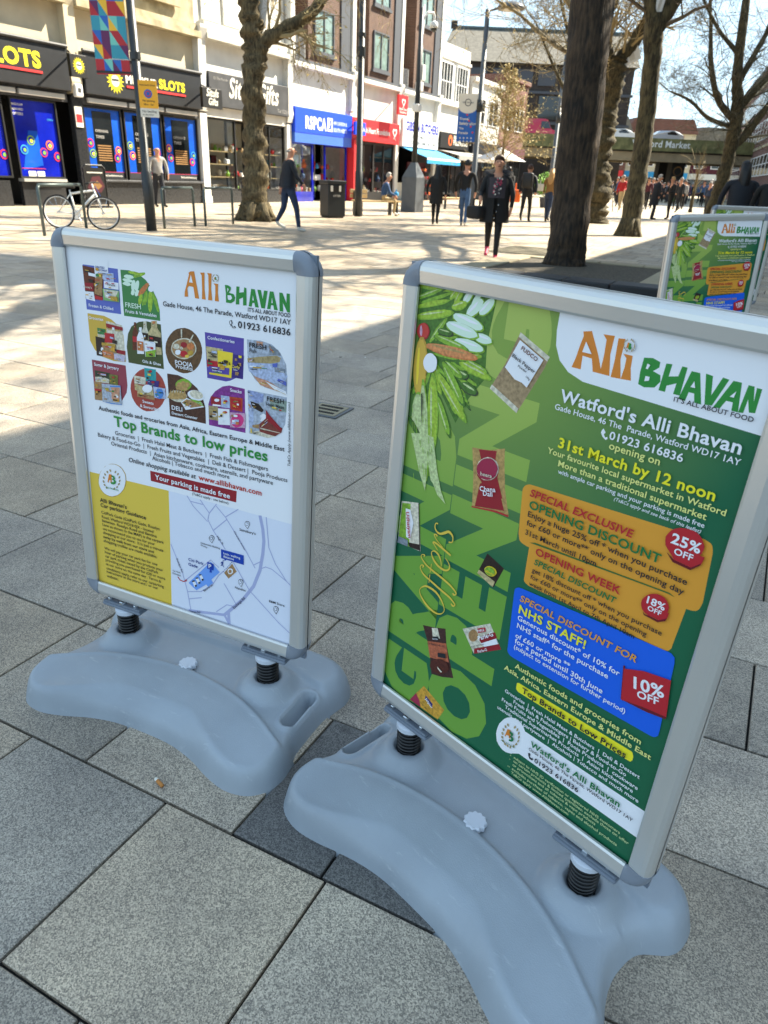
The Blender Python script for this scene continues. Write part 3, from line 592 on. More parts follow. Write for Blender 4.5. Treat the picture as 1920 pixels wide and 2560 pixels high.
T~br3~6~392~199.1~29.2~6~2~0~m&m's
T~yl3~6~423.9~200.9~20.4~0~1.2~0~Curly
T~w~6~427.8~206~10.4~0~0.6~0~Tales
T~w~6~376.2~215.2~24.1~0~1~0~DAIRY MILK
T~k~4~465.5~154.8~39.6~0~1~0~FRESH
T~ol2~6~69.8~301.6~18.5~0~1~0~FUDCO
T~w~5~58.8~272.2~23~0~0.5~0~RAJDHANI
T~yl3~5~424.7~282.1~12.9~0~1~0~Lay's"""
POSTER["R"]="""P~w~2~270 0 569 -2 575 98 326 91 300 83 283 70 273 51 270 30
P~lo~3~312 24 325 21 342 51 352 74 338 74 333 57 318 56 319 75 304 75 308 61 311 43 314 30
P~w~4~320 36 317 51 332 51
P~lo~3~343 22 360 21 359 46 364 74 349 74 350 48 349 28
P~lo~3~366 23 376 22 375 49 381 74 366 75 367 51 366 28
P~lo~3~377 41 391 41 392 57 396 73 381 74 383 59 383 46
P~w~4~393 27 393 30 392 33 390 35 387 36 383 36 380 35 378 33 377 30 376 27 378 24 380 22 383 20 386 20 389 22 391 24
P~fi~5~381 22 381 23 380 23 380 21 380 20
P~fi~5~387 21 386 22 385 22 385 20 386 19
P~fi~5~380 23 379 25 378 25 378 23 379 22
P~fi~5~389 21 389 23 388 23 387 21 388 20
P~fi~5~378 26 378 27 377 27 377 25 377 24
P~fi~5~391 23 391 24 390 24 389 22 390 22
P~fi~5~378 28 378 30 377 29 376 27 377 27
P~fi~5~392 25 392 27 391 26 391 24 391 24
P~fi~5~378 30 378 32 377 32 377 30 377 29
P~fi~5~393 27 393 29 392 29 391 27 392 26
P~fi~5~380 33 379 34 378 34 378 32 379 31
P~fi~5~393 30 393 31 392 31 391 29 392 28
P~fi~5~381 34 381 36 380 36 380 34 380 33
P~fi~5~392 32 392 34 391 33 390 32 391 31
P~fi~5~384 35 384 37 382 37 382 35 383 34
P~fi~5~391 34 390 36 389 35 389 33 390 33
P~lo~5~382 25 384 25 385 32 382 32 381 33
P~g~5~384 25 387 26 387 29 389 31 387 34 384 33
P~g~3~407 40 419 38 430 41 430 48 423 54 434 57 436 65 430 74 416 77 407 75 406 58
P~g~3~438 41 446 40 445 56 457 53 459 40 466 40 465 76 456 76 457 62 445 68 445 76 436 76
P~g~3~472 43 483 43 494 80 485 80 482 69 475 69 473 81 464 80
P~g~3~490 42 499 43 503 66 511 42 519 43 507 78 498 79
P~g~3~524 43 534 43 539 78 531 78 530 68 522 68 517 79 509 79
P~g~3~542 44 549 44 553 62 552 45 558 45 558 74 551 75 546 60 545 77 539 78
P~w~4~414 46 418 47 416 53 413 53
P~w~4~415 62 421 62 421 67 415 69
P~w~4~479 54 482 62 476 62
P~w~4~531 54 530 62 525 62
P~w~3~370 149 372 146 376 151 374 154 377 158 380 156 381 159 378 161 373 158 369 153
P~og~2~258 283 258 278 260 273 263 270 268 267 274 266 543 247 548 248 552 249 555 252 557 257 558 262 564 333 563 339 562 344 559 348 555 350 550 351 284 369 277 368 272 367 268 364 266 359 264 353
P~og~3~288 369 289 365 290 363 292 360 295 359 299 358 536 339 540 339 543 340 545 342 546 346 546 350 542 414 542 418 540 422 538 425 535 426 531 427 299 434 296 433 293 432 290 430 289 427 289 423
P~ogd~4~288 360 298 356 519 339 528 342 518 341 298 359
P~bu~4~276 458 276 453 277 450 280 447 283 445 288 444 540 425 544 425 547 427 550 429 551 433 552 438 559 554 559 559 558 564 556 567 553 569 549 570 295 578 290 577 287 576 284 573 282 569 282 564
P~bu~4~531 569 559 563 551 437 528 430
P~rd~5~547 261 546 266 543 272 539 276 533 280 527 283 520 284 513 283 507 281 502 278 498 274 496 268 495 262 497 257 500 251 504 247 510 243 517 241 523 240 530 240 536 242 541 246 544 250 547 255
P~rd~5~497 273 551 269 549 282 538 290 514 289
P~drd~6~501 282 514 289 538 290 549 279 548 283 538 294 513 293
P~rd~6~525 365 524 370 521 375 517 379 512 382 506 384 501 385 496 383 491 381 488 377 486 372 486 366 488 361 491 356 495 352 500 349 505 347 511 347 516 348 520 351 523 355 525 359
P~rd~6~488 378 527 367 526 378 516 384 494 383
P~drd~7~491 382 495 385 516 384 526 376 525 381 515 388 494 387
P~rd~7~486 485 515 472 555 464 563 524 529 529 494 537
P~drd~8~494 537 529 529 563 524 563 528 534 534
P~drd~6~484 480 487 480 497 538 493 537
P~ye~2~312 627 312 624 312 622 314 621 315 620 318 620 526 616 528 616 530 617 531 619 532 621 533 624 533 627 533 630 532 632 531 634 530 635 528 635 318 638 316 637 314 636 313 635 312 633 312 630
P~w~2~347 710 348 717 349 725 348 734 346 742 342 750 338 758 333 764 327 770 321 773 315 775 308 775 303 773 298 770 293 765 291 758 289 751 289 742 290 734 292 725 296 717 300 709 305 703 311 698 317 695 324 693 330 694 335 695 340 699 344 704
P~w~2~320 701 335 706 576 704 574 760 342 759 326 770
P~k~4~360 744 363 741 365 744 364 748 368 750 370 747 372 750 370 753 365 753 362 749
P~lo~4~311 724 317 722 320 739 317 740 316 736 311 737 310 742 308 742
P~g2~5~317 723 324 723 326 727 323 731 328 733 328 738 324 743 319 744 319 740 323 739 323 735 319 735 319 732 322 731 321 728 318 728
P~fi~4~312 713 313 716 312 718 309 717 308 714 310 712
P~fi~4~327 710 325 713 323 714 323 710 325 707 326 706
P~fi~4~308 720 308 723 307 725 305 724 304 721 305 719
P~fi~4~332 712 331 715 329 716 329 712 330 709 332 708
P~fi~4~305 729 305 732 304 734 302 733 301 730 302 728
P~fi~4~336 717 335 720 333 721 333 717 334 714 336 713
P~fi~4~304 738 305 741 303 743 301 742 300 739 301 737
P~fi~4~338 724 337 728 335 728 335 725 336 721 338 721
P~fi~4~305 746 306 749 304 751 302 750 301 747 303 745
P~fi~4~338 733 337 736 335 737 335 734 336 730 338 729
P~fi~4~308 753 309 755 308 757 305 756 304 753 306 752
P~fi~4~336 742 334 745 332 746 332 743 334 739 335 738
P~fi~4~313 756 314 759 313 761 310 760 309 757 311 755
P~fi~4~331 750 330 754 328 754 328 751 329 747 331 747
P~fi~4~319 756 320 759 318 761 316 760 315 757 317 755
P~fi~4~325 756 324 760 322 760 322 757 323 753 325 753
P~tan~2~209 44 266 69 260 87 224 164 167 139 189 97
P~br2~3~210 54 259 74 236 123 226 118 211 115 190 101
P~w~4~211 55 257 75 236 121 226 116 212 114 191 100
P~cr~3~209 44 266 69 263 76 207 51
P~cr~3~167 139 170 132 226 156 224 164
P~gold2~2~148 243 183 237 213 225 216 247 226 295 232 315 163 327 157 284
P~dr~3~162 242 198 234 198 248 208 260 207 277 223 308 173 319 177 295 166 287 164 268 169 256
P~mag~4~206 262 205 268 204 274 200 279 194 284 188 287 182 288 175 288 170 285 166 281 164 276 164 270 167 264 171 258 176 254 182 251 189 249 195 250 200 253 204 257
P~cr2~3~207 261 207 268 205 274 201 280 195 285 188 288 181 290 175 289 169 286 165 282 163 276 163 270 165 263 170 257 175 253 182 249 189 248 195 249 201 251 205 256
P~gold2~2~160 305 224 288 234 316 241 334 216 334 164 344
P~dr~3~174 298 211 290 230 327 170 341
P~rd~4~164 343 216 332 240 331 240 334 216 335 164 345
P~cr2~2~0 395 43 383 60 476 -1 482
P~lg~3~2 398 23 392 30 479 0 480
P~br3~4~43 383 45 382 60 476 58 476
P~w~4~13 405 25 403 36 426 32 462 21 461
P~br3~3~26 471 56 463 59 475 31 479
P~gr~4~1 468 26 466 27 479 -1 482
P~br3~2~210 414 248 426 233 470 195 459
P~go2~3~198 451 234 458 231 470 195 459
P~yl3~4~235 442 233 446 230 449 226 451 222 452 217 452 213 450 211 448 210 445 210 442 212 439 215 436 219 434 224 433 228 433 232 434 234 436 236 439
P~lg~5~233 442 232 445 229 447 226 449 222 450 218 450 215 449 213 447 212 445 212 442 214 439 216 437 220 435 224 434 227 434 230 435 232 437 233 440
P~dbr~2~86 625 115 615 142 603 149 634 163 667 176 696 149 710 122 719 111 676 100 649
P~sal2~3~102 653 148 633 160 669 113 685
P~br6~4~163 683 161 689 156 696 149 702 141 707 133 709 126 710 120 707 117 703 117 697 119 690 124 684 131 678 139 673 147 671 154 671 159 673 162 677
P~cr2~3~109 619 123 612 132 631 115 640
P~k~4~115 635 128 628 131 634 117 640
P~k~5~133 661 152 653 154 662 135 670
P~cr2~5~136 691 150 696 147 699 138 695
P~cr~2~181 582 238 540 269 577 214 618
P~dr~3~227 572 251 551 257 560 227 588 219 584
P~dr~3~213 607 263 569 269 577 214 618
P~rd~4~214 563 230 552 233 559 217 571
P~br2~3~217 577 217 583 214 589 211 593 206 596 202 596 198 593 196 588 196 582 199 577 202 572 207 569 211 570 215 572
P~w~4~225 589 256 561 262 569 235 590
P~gold~2~107 758 165 780 152 812 74 813 89 787
P~mag~3~89 787 100 799 105 812 74 813
P~vi2~3~114 776 135 785 134 794 114 785
P~dg3~2~1 2 73 -1 114 2 157 4 150 72 155 127 128 165 106 213 68 172 26 183 6 179 1 69
P~dg3~3~84 170 81 170 77 168 72 163 67 157 64 152 63 147 63 145 66 145 71 148 76 153 80 158 84 164 85 168
P~lg~3~82 169 80 168 76 166 71 162 67 156 64 151 62 147 63 145 65 145 69 148 74 152 78 157 81 162 83 166
P~dg3~3~104 37 103 39 99 44 91 50 83 56 74 61 67 65 64 65 65 63 69 58 77 51 86 45 94 40 101 37
P~lg~3~101 37 100 39 96 43 89 49 81 55 73 60 67 63 64 63 65 61 69 56 76 51 85 45 92 40 98 37
P~lg~3~121 44 120 46 115 51 108 57 98 63 89 69 83 72 79 73 80 70 85 65 93 59 103 52 111 47 118 44
P~yg~3~118 44 117 46 113 50 106 56 97 62 89 67 83 70 80 71 81 68 85 64 93 58 101 52 109 47 115 44
P~dg3~3~114 125 112 126 107 126 100 125 92 123 85 120 81 118 80 116 83 116 88 116 95 117 103 119 109 121 113 123
P~lg~3~112 124 110 125 105 124 98 123 91 122 85 119 81 117 80 116 83 115 88 115 94 117 101 118 107 120 111 122
P~dg2~3~29 168 28 166 26 161 26 154 26 145 27 138 29 132 31 130 33 132 34 137 35 144 34 153 33 160 31 166
P~dg3~3~28 166 27 164 25 159 25 152 25 145 26 138 28 133 29 131 31 132 32 137 33 144 32 151 31 159 30 164
P~dg3~3~22 214 21 213 20 210 20 205 20 200 22 195 24 191 25 190 27 191 28 194 28 199 27 204 26 209 24 213
P~lg~3~21 212 20 211 19 208 19 204 20 199 21 194 22 191 24 190 25 191 26 194 26 198 25 203 24 208 22 211
P~dg3~3~139 88 137 90 131 93 122 95 113 98 104 100 97 101 94 101 96 99 102 97 111 94 121 91 130 89 136 88
P~lg~3~136 88 134 89 129 92 121 94 112 97 103 99 97 100 95 100 97 98 102 96 111 93 120 90 128 89 134 88
P~dg2~3~39 162 36 161 32 156 29 149 27 140 26 132 27 126 29 123 32 124 36 129 39 137 41 145 42 154 41 160
P~dg3~3~37 160 34 159 31 154 29 147 27 139 26 132 27 126 28 124 31 125 34 129 37 136 39 144 39 152 39 158
P~pyg~3~37 153 36 150 34 144 32 136 31 129 31 126 32 129 34 135 36 143 37 150
P~lg~3~122 168 119 169 115 168 110 165 105 161 102 157 100 154 101 152 104 151 108 152 113 155 118 159 121 163 123 166
P~yg~3~120 167 117 167 114 166 109 164 105 160 101 157 100 153 101 151 103 151 107 152 112 155 116 158 119 162 121 165
P~dg3~3~-13 207 -14 205 -12 197 -8 187 -3 176 2 166 6 159 9 157 10 159 8 166 4 176 -1 188 -6 198 -11 205
P~lg~3~-14 204 -14 202 -12 195 -9 186 -4 175 1 166 5 160 7 158 7 160 5 167 2 176 -3 186 -7 196 -11 202
P~dg2~3~113 154 109 154 101 153 90 149 79 145 68 140 62 135 61 133 65 132 73 134 84 138 96 142 106 147 112 151
P~dg3~3~110 152 107 153 99 151 89 148 78 143 69 139 63 135 62 133 65 132 73 134 83 137 94 142 103 146 109 150
P~dg3~3~78 145 75 144 68 142 59 138 50 132 42 127 37 122 36 120 39 120 46 123 55 127 65 133 72 138 77 142
P~lg~3~75 143 72 143 66 140 58 136 49 131 42 126 37 122 36 120 39 120 46 123 54 127 63 132 70 137 74 141
P~dg3~3~31 171 29 169 28 162 29 151 31 140 34 130 37 123 40 120 42 122 43 129 42 139 40 151 37 161 34 168
P~lg~3~30 168 28 166 28 159 29 150 31 139 33 130 36 123 38 121 40 123 41 130 40 139 38 149 35 159 32 166
P~dg3~3~132 181 129 181 122 178 114 172 106 165 99 157 96 152 96 149 100 149 106 152 114 158 123 165 129 172 132 178
P~lg~3~130 179 126 179 120 176 113 170 106 164 100 157 96 152 96 149 100 149 106 152 113 158 120 164 126 171 130 176
P~pyg~3~125 172 122 171 115 166 108 159 102 153 100 151 103 153 110 158 117 164 123 170
P~dg2~3~136 184 133 184 127 181 119 177 110 172 103 167 98 163 97 161 100 161 106 163 115 168 123 173 131 178 135 182
P~dg3~3~134 182 131 182 125 180 118 176 110 171 103 166 98 163 97 161 100 161 106 163 113 167 121 172 128 177 133 180
P~dg3~3~127 126 124 128 116 129 103 129 90 129 77 129 69 128 66 127 69 125 78 124 91 124 104 124 117 124 125 125
P~lg~3~124 126 121 127 113 128 102 128 89 128 77 128 69 127 67 126 70 125 78 124 90 123 103 123 114 124 121 125
P~dg2~3~132 134 128 135 121 135 109 133 97 131 87 128 80 125 78 123 81 122 90 122 101 124 113 127 123 130 130 132
P~dg3~3~129 133 126 134 118 133 108 132 97 129 87 127 81 124 79 122 82 122 90 122 100 124 111 126 121 129 127 131
P~lg~3~20 194 19 191 20 184 21 174 24 163 27 153 30 146 32 144 33 146 33 153 31 163 29 174 26 184 23 191
P~yg~3~20 191 19 188 19 182 21 173 23 162 26 153 28 147 30 145 31 147 31 153 29 162 27 172 24 182 22 188
P~lg~3~144 94 143 96 139 98 134 100 129 102 123 102 119 101 118 100 119 98 122 95 127 93 133 92 138 92 142 92
P~yg~3~142 93 141 95 138 97 133 99 128 100 123 101 119 100 117 99 118 97 121 95 126 93 132 92 136 91 140 92
P~pyg~3~137 93 135 94 131 95 126 96 121 97 119 97 121 96 125 95 131 94 135 93
P~dg3~3~143 142 141 143 136 143 130 142 124 140 118 138 115 136 114 134 117 133 121 133 127 134 134 136 139 138 142 140
P~lg~3~141 141 139 142 134 142 129 141 123 139 118 137 115 135 114 134 116 133 121 133 126 134 132 136 137 137 140 139
P~lg~3~66 158 63 158 58 154 52 148 47 141 43 134 42 128 44 125 47 126 52 129 58 135 63 143 66 150 67 155
P~yg~3~64 156 61 156 56 152 51 147 47 140 43 133 42 128 43 126 46 126 51 130 56 135 61 142 64 148 65 153
P~pyg~3~62 149 59 148 55 142 51 136 47 130 47 128 49 129 53 135 57 141 61 147
P~dg3~3~115 104 112 106 104 108 93 111 80 114 68 115 59 116 56 115 59 113 67 111 79 108 92 105 104 104 112 103
P~lg~3~111 104 109 105 101 108 91 110 79 112 68 114 60 114 57 114 60 112 68 110 78 107 90 105 101 104 108 103
P~lg~3~126 104 123 106 116 107 105 109 92 110 81 111 73 111 70 110 73 108 81 107 92 105 105 104 116 103 124 104
P~yg~3~123 104 120 105 113 106 103 108 91 109 81 109 74 109 71 109 74 107 81 106 92 105 103 104 114 103 121 103
P~dg2~3~87 158 84 158 79 157 73 153 67 149 61 144 59 141 59 139 61 138 66 140 73 144 79 148 84 152 87 156
P~dg3~3~85 157 82 157 78 155 72 152 66 148 61 144 59 140 58 138 61 138 66 140 71 143 77 147 82 151 84 155
P~dg2~3~116 185 114 186 110 185 106 182 103 179 100 176 99 173 99 171 102 170 105 172 109 174 113 177 116 181 117 184
P~dg3~3~114 184 112 184 109 183 105 181 102 178 99 175 98 172 99 171 101 170 104 171 108 174 111 177 114 180 115 182
P~dg3~3~129 147 126 148 121 148 113 146 106 143 100 140 97 137 96 134 99 133 105 134 112 136 119 139 125 142 129 145
P~lg~3~127 146 124 147 119 146 112 144 106 142 100 139 97 136 96 134 99 133 104 134 111 136 117 138 123 141 126 144
P~dg2~3~-4 182 -5 180 -5 175 -2 167 1 160 5 153 9 148 12 147 14 149 13 154 11 161 8 168 3 175 -1 180
P~dg3~3~-4 179 -6 178 -5 173 -3 166 0 159 4 153 8 148 10 147 12 149 11 153 9 160 6 167 2 174 -2 178
P~dg3~3~4 191 2 189 2 185 4 179 7 172 10 165 13 161 15 160 17 161 16 166 15 172 12 179 9 185 6 190
P~lg~3~3 189 2 187 2 183 3 177 6 171 9 165 11 161 13 160 15 161 14 165 13 171 11 178 8 183 5 188
P~lg~3~111 198 108 198 103 195 98 190 93 183 89 177 87 172 87 170 90 170 95 173 100 179 105 185 109 191 111 196
P~yg~3~109 196 106 196 102 193 97 188 92 182 88 177 87 172 87 170 90 171 94 173 99 178 104 184 107 190 109 194
P~dg3~3~154 125 151 127 146 127 138 127 129 126 122 125 117 122 116 120 119 119 125 118 133 118 141 119 148 121 153 123
P~lg~3~151 124 149 125 144 126 137 126 129 125 122 123 118 122 116 120 119 118 124 118 132 118 139 119 146 120 150 122
P~pyg~3~145 122 143 122 136 122 128 121 122 120 120 119 123 119 129 119 137 120 143 121
P~dg3~3~95 73 93 75 85 78 73 82 60 86 47 89 38 90 35 90 38 88 46 84 58 80 71 77 83 74 92 73
P~lg~3~92 73 89 75 82 78 71 81 59 85 47 87 39 89 36 88 38 87 46 83 57 80 70 76 81 74 89 73
P~dg2~3~108 41 108 43 106 45 102 49 97 52 93 55 89 56 87 56 87 54 89 52 93 48 98 45 102 42 106 41
P~dg3~3~106 41 106 42 104 45 100 48 96 51 92 53 88 54 86 54 87 53 89 51 92 47 96 44 101 42 104 41
P~dg3~3~130 173 128 174 123 173 116 172 109 169 103 167 100 164 99 162 101 162 107 162 113 164 120 166 126 169 130 171
P~lg~3~128 172 126 173 121 172 115 171 109 168 103 166 100 164 99 162 101 161 106 162 112 163 118 166 124 168 127 170
P~dg2~3~22 167 21 165 21 159 23 151 26 141 30 133 33 127 35 125 36 127 35 133 33 141 30 151 27 159 24 165
P~dg3~3~21 165 20 163 21 157 23 149 25 141 28 133 31 128 33 126 34 128 33 133 31 141 29 149 26 157 23 163
P~dg3~3~127 30 127 32 123 36 117 41 111 46 104 50 99 52 96 53 97 51 100 47 106 42 113 37 120 33 125 31
P~lg~3~125 30 124 32 121 35 116 40 109 44 103 48 98 51 96 51 97 49 100 46 106 41 112 37 118 33 123 31
P~dg3~3~108 200 106 200 102 198 97 194 93 189 89 184 87 181 88 179 90 179 94 181 99 185 103 190 107 194 108 198
P~lg~3~106 198 104 198 100 196 96 193 92 188 89 184 87 180 87 179 89 179 93 181 97 185 101 189 105 193 106 197
P~lg~3~69 174 66 174 61 171 55 165 50 159 45 152 43 147 44 145 47 145 52 148 58 154 64 160 68 166 70 171
P~yg~3~67 172 64 172 60 169 54 164 49 158 45 152 43 147 44 145 47 145 51 148 57 153 62 159 66 165 68 170
P~lg~3~121 190 117 190 111 187 105 181 98 174 93 168 91 162 92 159 95 159 101 162 108 168 114 175 119 182 121 187
P~yg~3~118 188 115 188 110 185 104 180 98 173 93 167 91 162 92 160 95 160 100 163 106 168 112 174 117 180 119 185
P~pyg~3~115 182 112 180 107 175 101 169 97 163 95 161 98 163 103 168 109 174 113 179
P~dg3~3~51 221 48 220 45 215 43 209 42 201 43 194 44 188 46 186 49 187 52 191 54 198 55 206 55 213 53 218
P~lg~3~49 218 47 217 45 213 43 207 42 200 42 193 43 188 45 186 48 187 50 191 52 197 53 205 53 211 52 216
P~pyg~3~50 212 49 210 48 204 47 197 47 191 47 189 48 191 49 196 50 203 51 209
P~dg3~3~21 163 20 162 20 158 22 152 24 147 28 141 31 138 33 137 34 138 34 142 32 147 29 153 26 158 23 162
P~lg~3~20 161 19 160 19 156 21 151 24 146 26 141 29 138 31 137 32 138 32 142 30 147 28 152 25 157 22 160
P~lg~3~78 215 75 214 71 211 67 206 64 199 62 193 62 188 63 185 66 185 70 189 74 194 78 201 80 207 80 212
P~yg~3~77 213 74 212 70 209 67 204 63 198 62 192 61 188 63 185 65 186 69 189 73 194 76 200 78 206 78 210
P~dg3~3~100 109 97 110 89 112 76 113 63 114 50 114 42 113 39 111 42 110 51 108 64 107 77 106 89 106 98 107
P~lg~3~97 108 94 109 86 111 75 112 62 112 50 112 43 112 40 110 43 109 51 108 63 106 76 106 87 106 94 107
P~dg3~3~24 206 22 204 19 198 18 189 18 178 18 169 20 162 22 160 25 161 27 167 28 176 29 186 28 196 27 203
P~lg~3~23 203 21 201 19 196 17 187 17 178 18 169 19 163 21 160 23 162 25 168 26 176 27 185 26 194 25 200
P~lg~3~111 158 108 159 102 159 94 157 87 153 80 150 77 146 76 144 80 143 86 143 93 145 101 149 107 152 111 156
P~yg~3~108 157 106 158 100 157 93 155 86 152 80 149 77 146 76 144 79 143 85 143 92 145 99 148 105 151 108 154
P~pyg~3~103 153 101 153 95 151 88 148 82 145 80 144 83 144 89 146 96 149 101 152
P~dg3~3~117 190 114 190 109 188 101 185 94 180 89 176 85 172 85 169 88 169 94 171 101 174 108 179 114 183 117 187
P~lg~3~115 188 112 188 107 187 100 183 94 179 89 175 85 171 85 169 88 169 93 171 100 174 106 178 111 182 115 186
P~dg3~3~130 90 129 92 123 94 116 97 107 98 99 99 93 99 91 98 93 96 98 94 106 91 115 90 123 89 128 89
P~lg~3~128 89 126 91 121 93 114 95 106 97 98 98 93 98 91 97 93 95 98 93 105 91 113 89 121 88 126 88
P~lg~3~83 4 78 6 64 8 44 10 20 11 -1 11 -16 10 -21 9 -16 7 0 5 21 3 44 2 64 2 78 3
P~yg~3~78 4 73 5 60 7 42 8 20 9 0 9 -13 9 -18 8 -13 6 1 4 21 3 42 2 61 2 74 2
P~dg3~3~57 2 55 5 46 11 32 18 15 25 -1 31 -13 34 -18 34 -15 31 -5 25 10 17 26 10 42 5 52 2
P~lg~3~53 2 51 5 42 10 29 17 14 23 -1 29 -11 32 -16 32 -13 29 -4 23 9 17 25 10 39 5 49 2
P~pyg~3~40 7 35 9 23 15 8 21 -5 26 -10 28 -6 25 7 20 22 13 35 8
P~dg3~3~75 7 73 9 63 14 49 21 32 27 17 33 5 36 0 36 3 33 14 28 29 21 45 15 60 10 71 7
P~lg~3~71 7 69 9 60 14 47 20 31 26 17 31 6 34 2 34 5 31 14 27 28 21 44 15 58 10 67 7
P~lg~3~66 20 63 23 54 28 39 33 23 38 7 42 -4 44 -9 44 -6 41 4 36 19 31 36 26 51 22 61 20
P~yg~3~62 20 59 23 50 27 37 32 22 37 7 40 -3 42 -7 42 -4 39 5 35 19 30 34 25 48 22 58 20
P~lg~3~86 -5 87 -3 86 1 82 7 78 12 73 17 68 20 65 20 64 18 65 14 68 8 73 3 78 -2 82 -5
P~yg~3~84 -5 85 -3 83 1 80 6 76 11 72 15 67 18 65 19 64 17 65 13 68 8 72 2 77 -2 81 -5
P~pyg~3~79 -1 78 1 75 5 71 10 67 15 65 16 66 14 69 10 73 4 77 0
P~lg~3~89 12 85 19 81 24 77 27 75 26 74 23 76 17 79 10 83 3 88 -2 91 -5 93 -4 94 -1 92 5
P~yg~3~88 11 84 17 80 21 77 24 75 23 74 20 75 15 78 9 82 3 86 -2 89 -4 91 -3 92 0 90 5
P~pyg~3~82 10 79 16 77 20 76 20 77 16 80 10 84 4 86 0 87 1 85 4
P~lg~3~111 9 106 17 100 22 96 25 93 24 92 20 93 13 97 6 102 -1 108 -7 112 -9 115 -8 116 -4 114 2
P~pg~3~109 8 105 15 100 19 96 21 93 21 92 17 93 12 97 5 101 -1 106 -6 110 -8 113 -7 114 -4 112 2
P~w~3~102 7 98 14 95 17 94 17 96 13 99 7 104 0 106 -3 107 -3 106 1
P~lg~3~126 9 121 15 115 20 112 22 110 21 110 18 113 12 118 6 123 0 129 -4 132 -6 134 -6 134 -2 131 3
P~pg~3~125 8 120 14 115 18 112 19 110 19 111 16 113 11 117 5 122 0 126 -4 130 -5 132 -5 131 -2 129 3
P~lg~3~77 37 74 41 64 47 48 52 29 57 11 61 -2 62 -8 60 -4 55 7 50 24 44 43 39 60 36 72 35
P~yg~3~73 37 70 41 60 45 45 51 28 55 11 59 -1 59 -5 58 -2 54 8 49 24 44 42 39 57 36 69 36
P~pyg~3~58 39 53 41 39 45 22 50 7 53 1 54 7 52 21 47 38 43 53 40
P~lg~3~102 19 102 22 99 26 94 30 87 33 80 34 74 34 71 32 70 29 74 25 79 21 86 18 93 17 99 17
P~yg~3~100 19 100 22 97 25 92 28 85 31 79 32 73 32 71 31 71 28 74 24 79 21 85 18 92 17 97 17
P~pyg~3~93 19 92 21 87 23 80 26 75 28 72 28 74 26 79 24 85 21 91 19
P~dg3~3~53 73 45 84 37 94 31 98 28 98 30 92 35 82 43 70 52 59 60 50 65 46 67 46 66 52 61 61
P~lg~3~52 72 44 82 37 90 32 94 30 93 31 88 36 79 42 69 50 59 57 52 62 48 64 49 62 54 58 62
P~pyg~3~46 71 39 81 34 87 33 87 37 81 44 71 52 61 56 55 57 55 53 61
P~lg~3~133 8 135 12 135 18 131 25 125 32 118 38 111 42 105 41 102 38 102 32 106 24 112 17 120 11 127 8
P~pg~3~130 9 133 12 132 17 129 24 123 31 116 36 110 39 105 39 102 36 103 30 107 23 112 17 119 11 126 8
P~w~3~123 13 122 16 119 22 113 28 107 34 104 35 105 33 109 27 115 20 120 15
P~lg~3~154 5 156 8 156 13 153 20 147 26 141 32 134 34 129 34 127 31 127 26 130 19 136 12 143 7 149 4
P~pg~3~152 5 154 8 153 13 150 19 145 25 139 30 134 32 129 32 127 29 127 24 131 18 136 12 142 7 147 5
P~w~3~145 9 145 11 141 16 136 23 131 27 129 29 129 26 133 21 138 15 143 10
P~lg~3~142 53 137 57 126 59 112 59 96 56 84 52 75 47 74 42 80 38 91 36 105 36 120 39 133 43 140 48
P~pg~3~138 52 134 55 124 57 111 57 97 54 84 50 77 46 76 41 80 38 91 37 104 37 118 39 129 43 137 48
P~w~3~128 47 123 48 111 47 97 44 86 42 82 40 87 39 99 40 113 43 124 45
P~lg~3~161 70 158 73 152 75 144 76 135 75 127 72 123 69 122 65 125 62 132 60 140 59 149 60 156 63 161 66
P~pg~3~159 69 156 71 150 73 143 74 134 73 128 71 123 67 122 64 125 61 131 60 139 59 147 60 154 62 158 65
P~w~3~153 66 150 66 143 66 135 65 129 64 127 62 129 62 136 62 144 63 151 64
P~lg~3~134 66 129 70 118 73 103 73 86 71 72 68 64 63 62 58 67 53 79 51 94 51 110 53 123 56 132 61
P~pg~3~130 65 125 68 115 71 101 71 86 69 73 66 65 61 63 57 68 53 79 51 93 51 108 53 120 56 128 61
P~w~3~119 61 114 61 101 61 87 59 75 57 70 55 76 54 88 55 103 57 114 59
P~lg~3~148 85 144 89 134 91 121 92 106 92 93 89 85 85 83 80 87 76 98 74 112 73 126 74 138 77 146 80
P~pg~3~145 84 141 87 132 89 119 90 106 89 94 87 86 83 84 80 88 76 98 74 111 73 124 74 136 77 143 80
P~w~3~134 80 130 81 119 81 105 80 94 79 90 77 95 76 106 77 120 78 131 79
P~dg3~3~118 91 113 93 101 94 85 93 67 91 51 88 41 85 38 81 43 79 56 78 72 79 90 81 105 84 115 88
P~lg~3~114 90 109 92 99 92 84 92 67 90 52 87 43 84 40 81 45 79 56 78 71 79 88 81 102 84 111 87
P~pyg~3~101 86 96 87 82 85 66 83 52 81 47 80 53 80 67 81 83 83 96 85
P~dg2~3~81 72 79 75 73 77 66 78 58 78 51 76 47 74 46 71 48 68 54 66 61 65 69 66 76 67 80 69
P~dg3~3~78 71 76 74 71 75 65 76 57 76 51 75 47 73 46 70 48 68 53 66 60 65 67 66 74 67 77 69
P~pyg~3~73 69 70 70 64 70 57 70 51 69 49 69 52 68 58 68 65 68 71 69
P~dr~3~29 76 28 82 25 88 19 92 13 93 7 92 2 87 -1 82 0 75 4 69 9 66 16 64 22 66 26 70
P~tom~3~26 75 26 81 23 86 18 89 12 90 6 89 1 86 -1 80 0 75 3 70 8 67 14 65 20 67 24 70
P~pk~3~12 78 12 84 11 87 9 87 7 84 6 79 6 74 7 70 9 70 10 73
P~oc~3~137 99 131 103 115 106 92 108 66 109 42 107 26 104 21 100 28 96 45 93 70 91 95 90 117 92 132 95
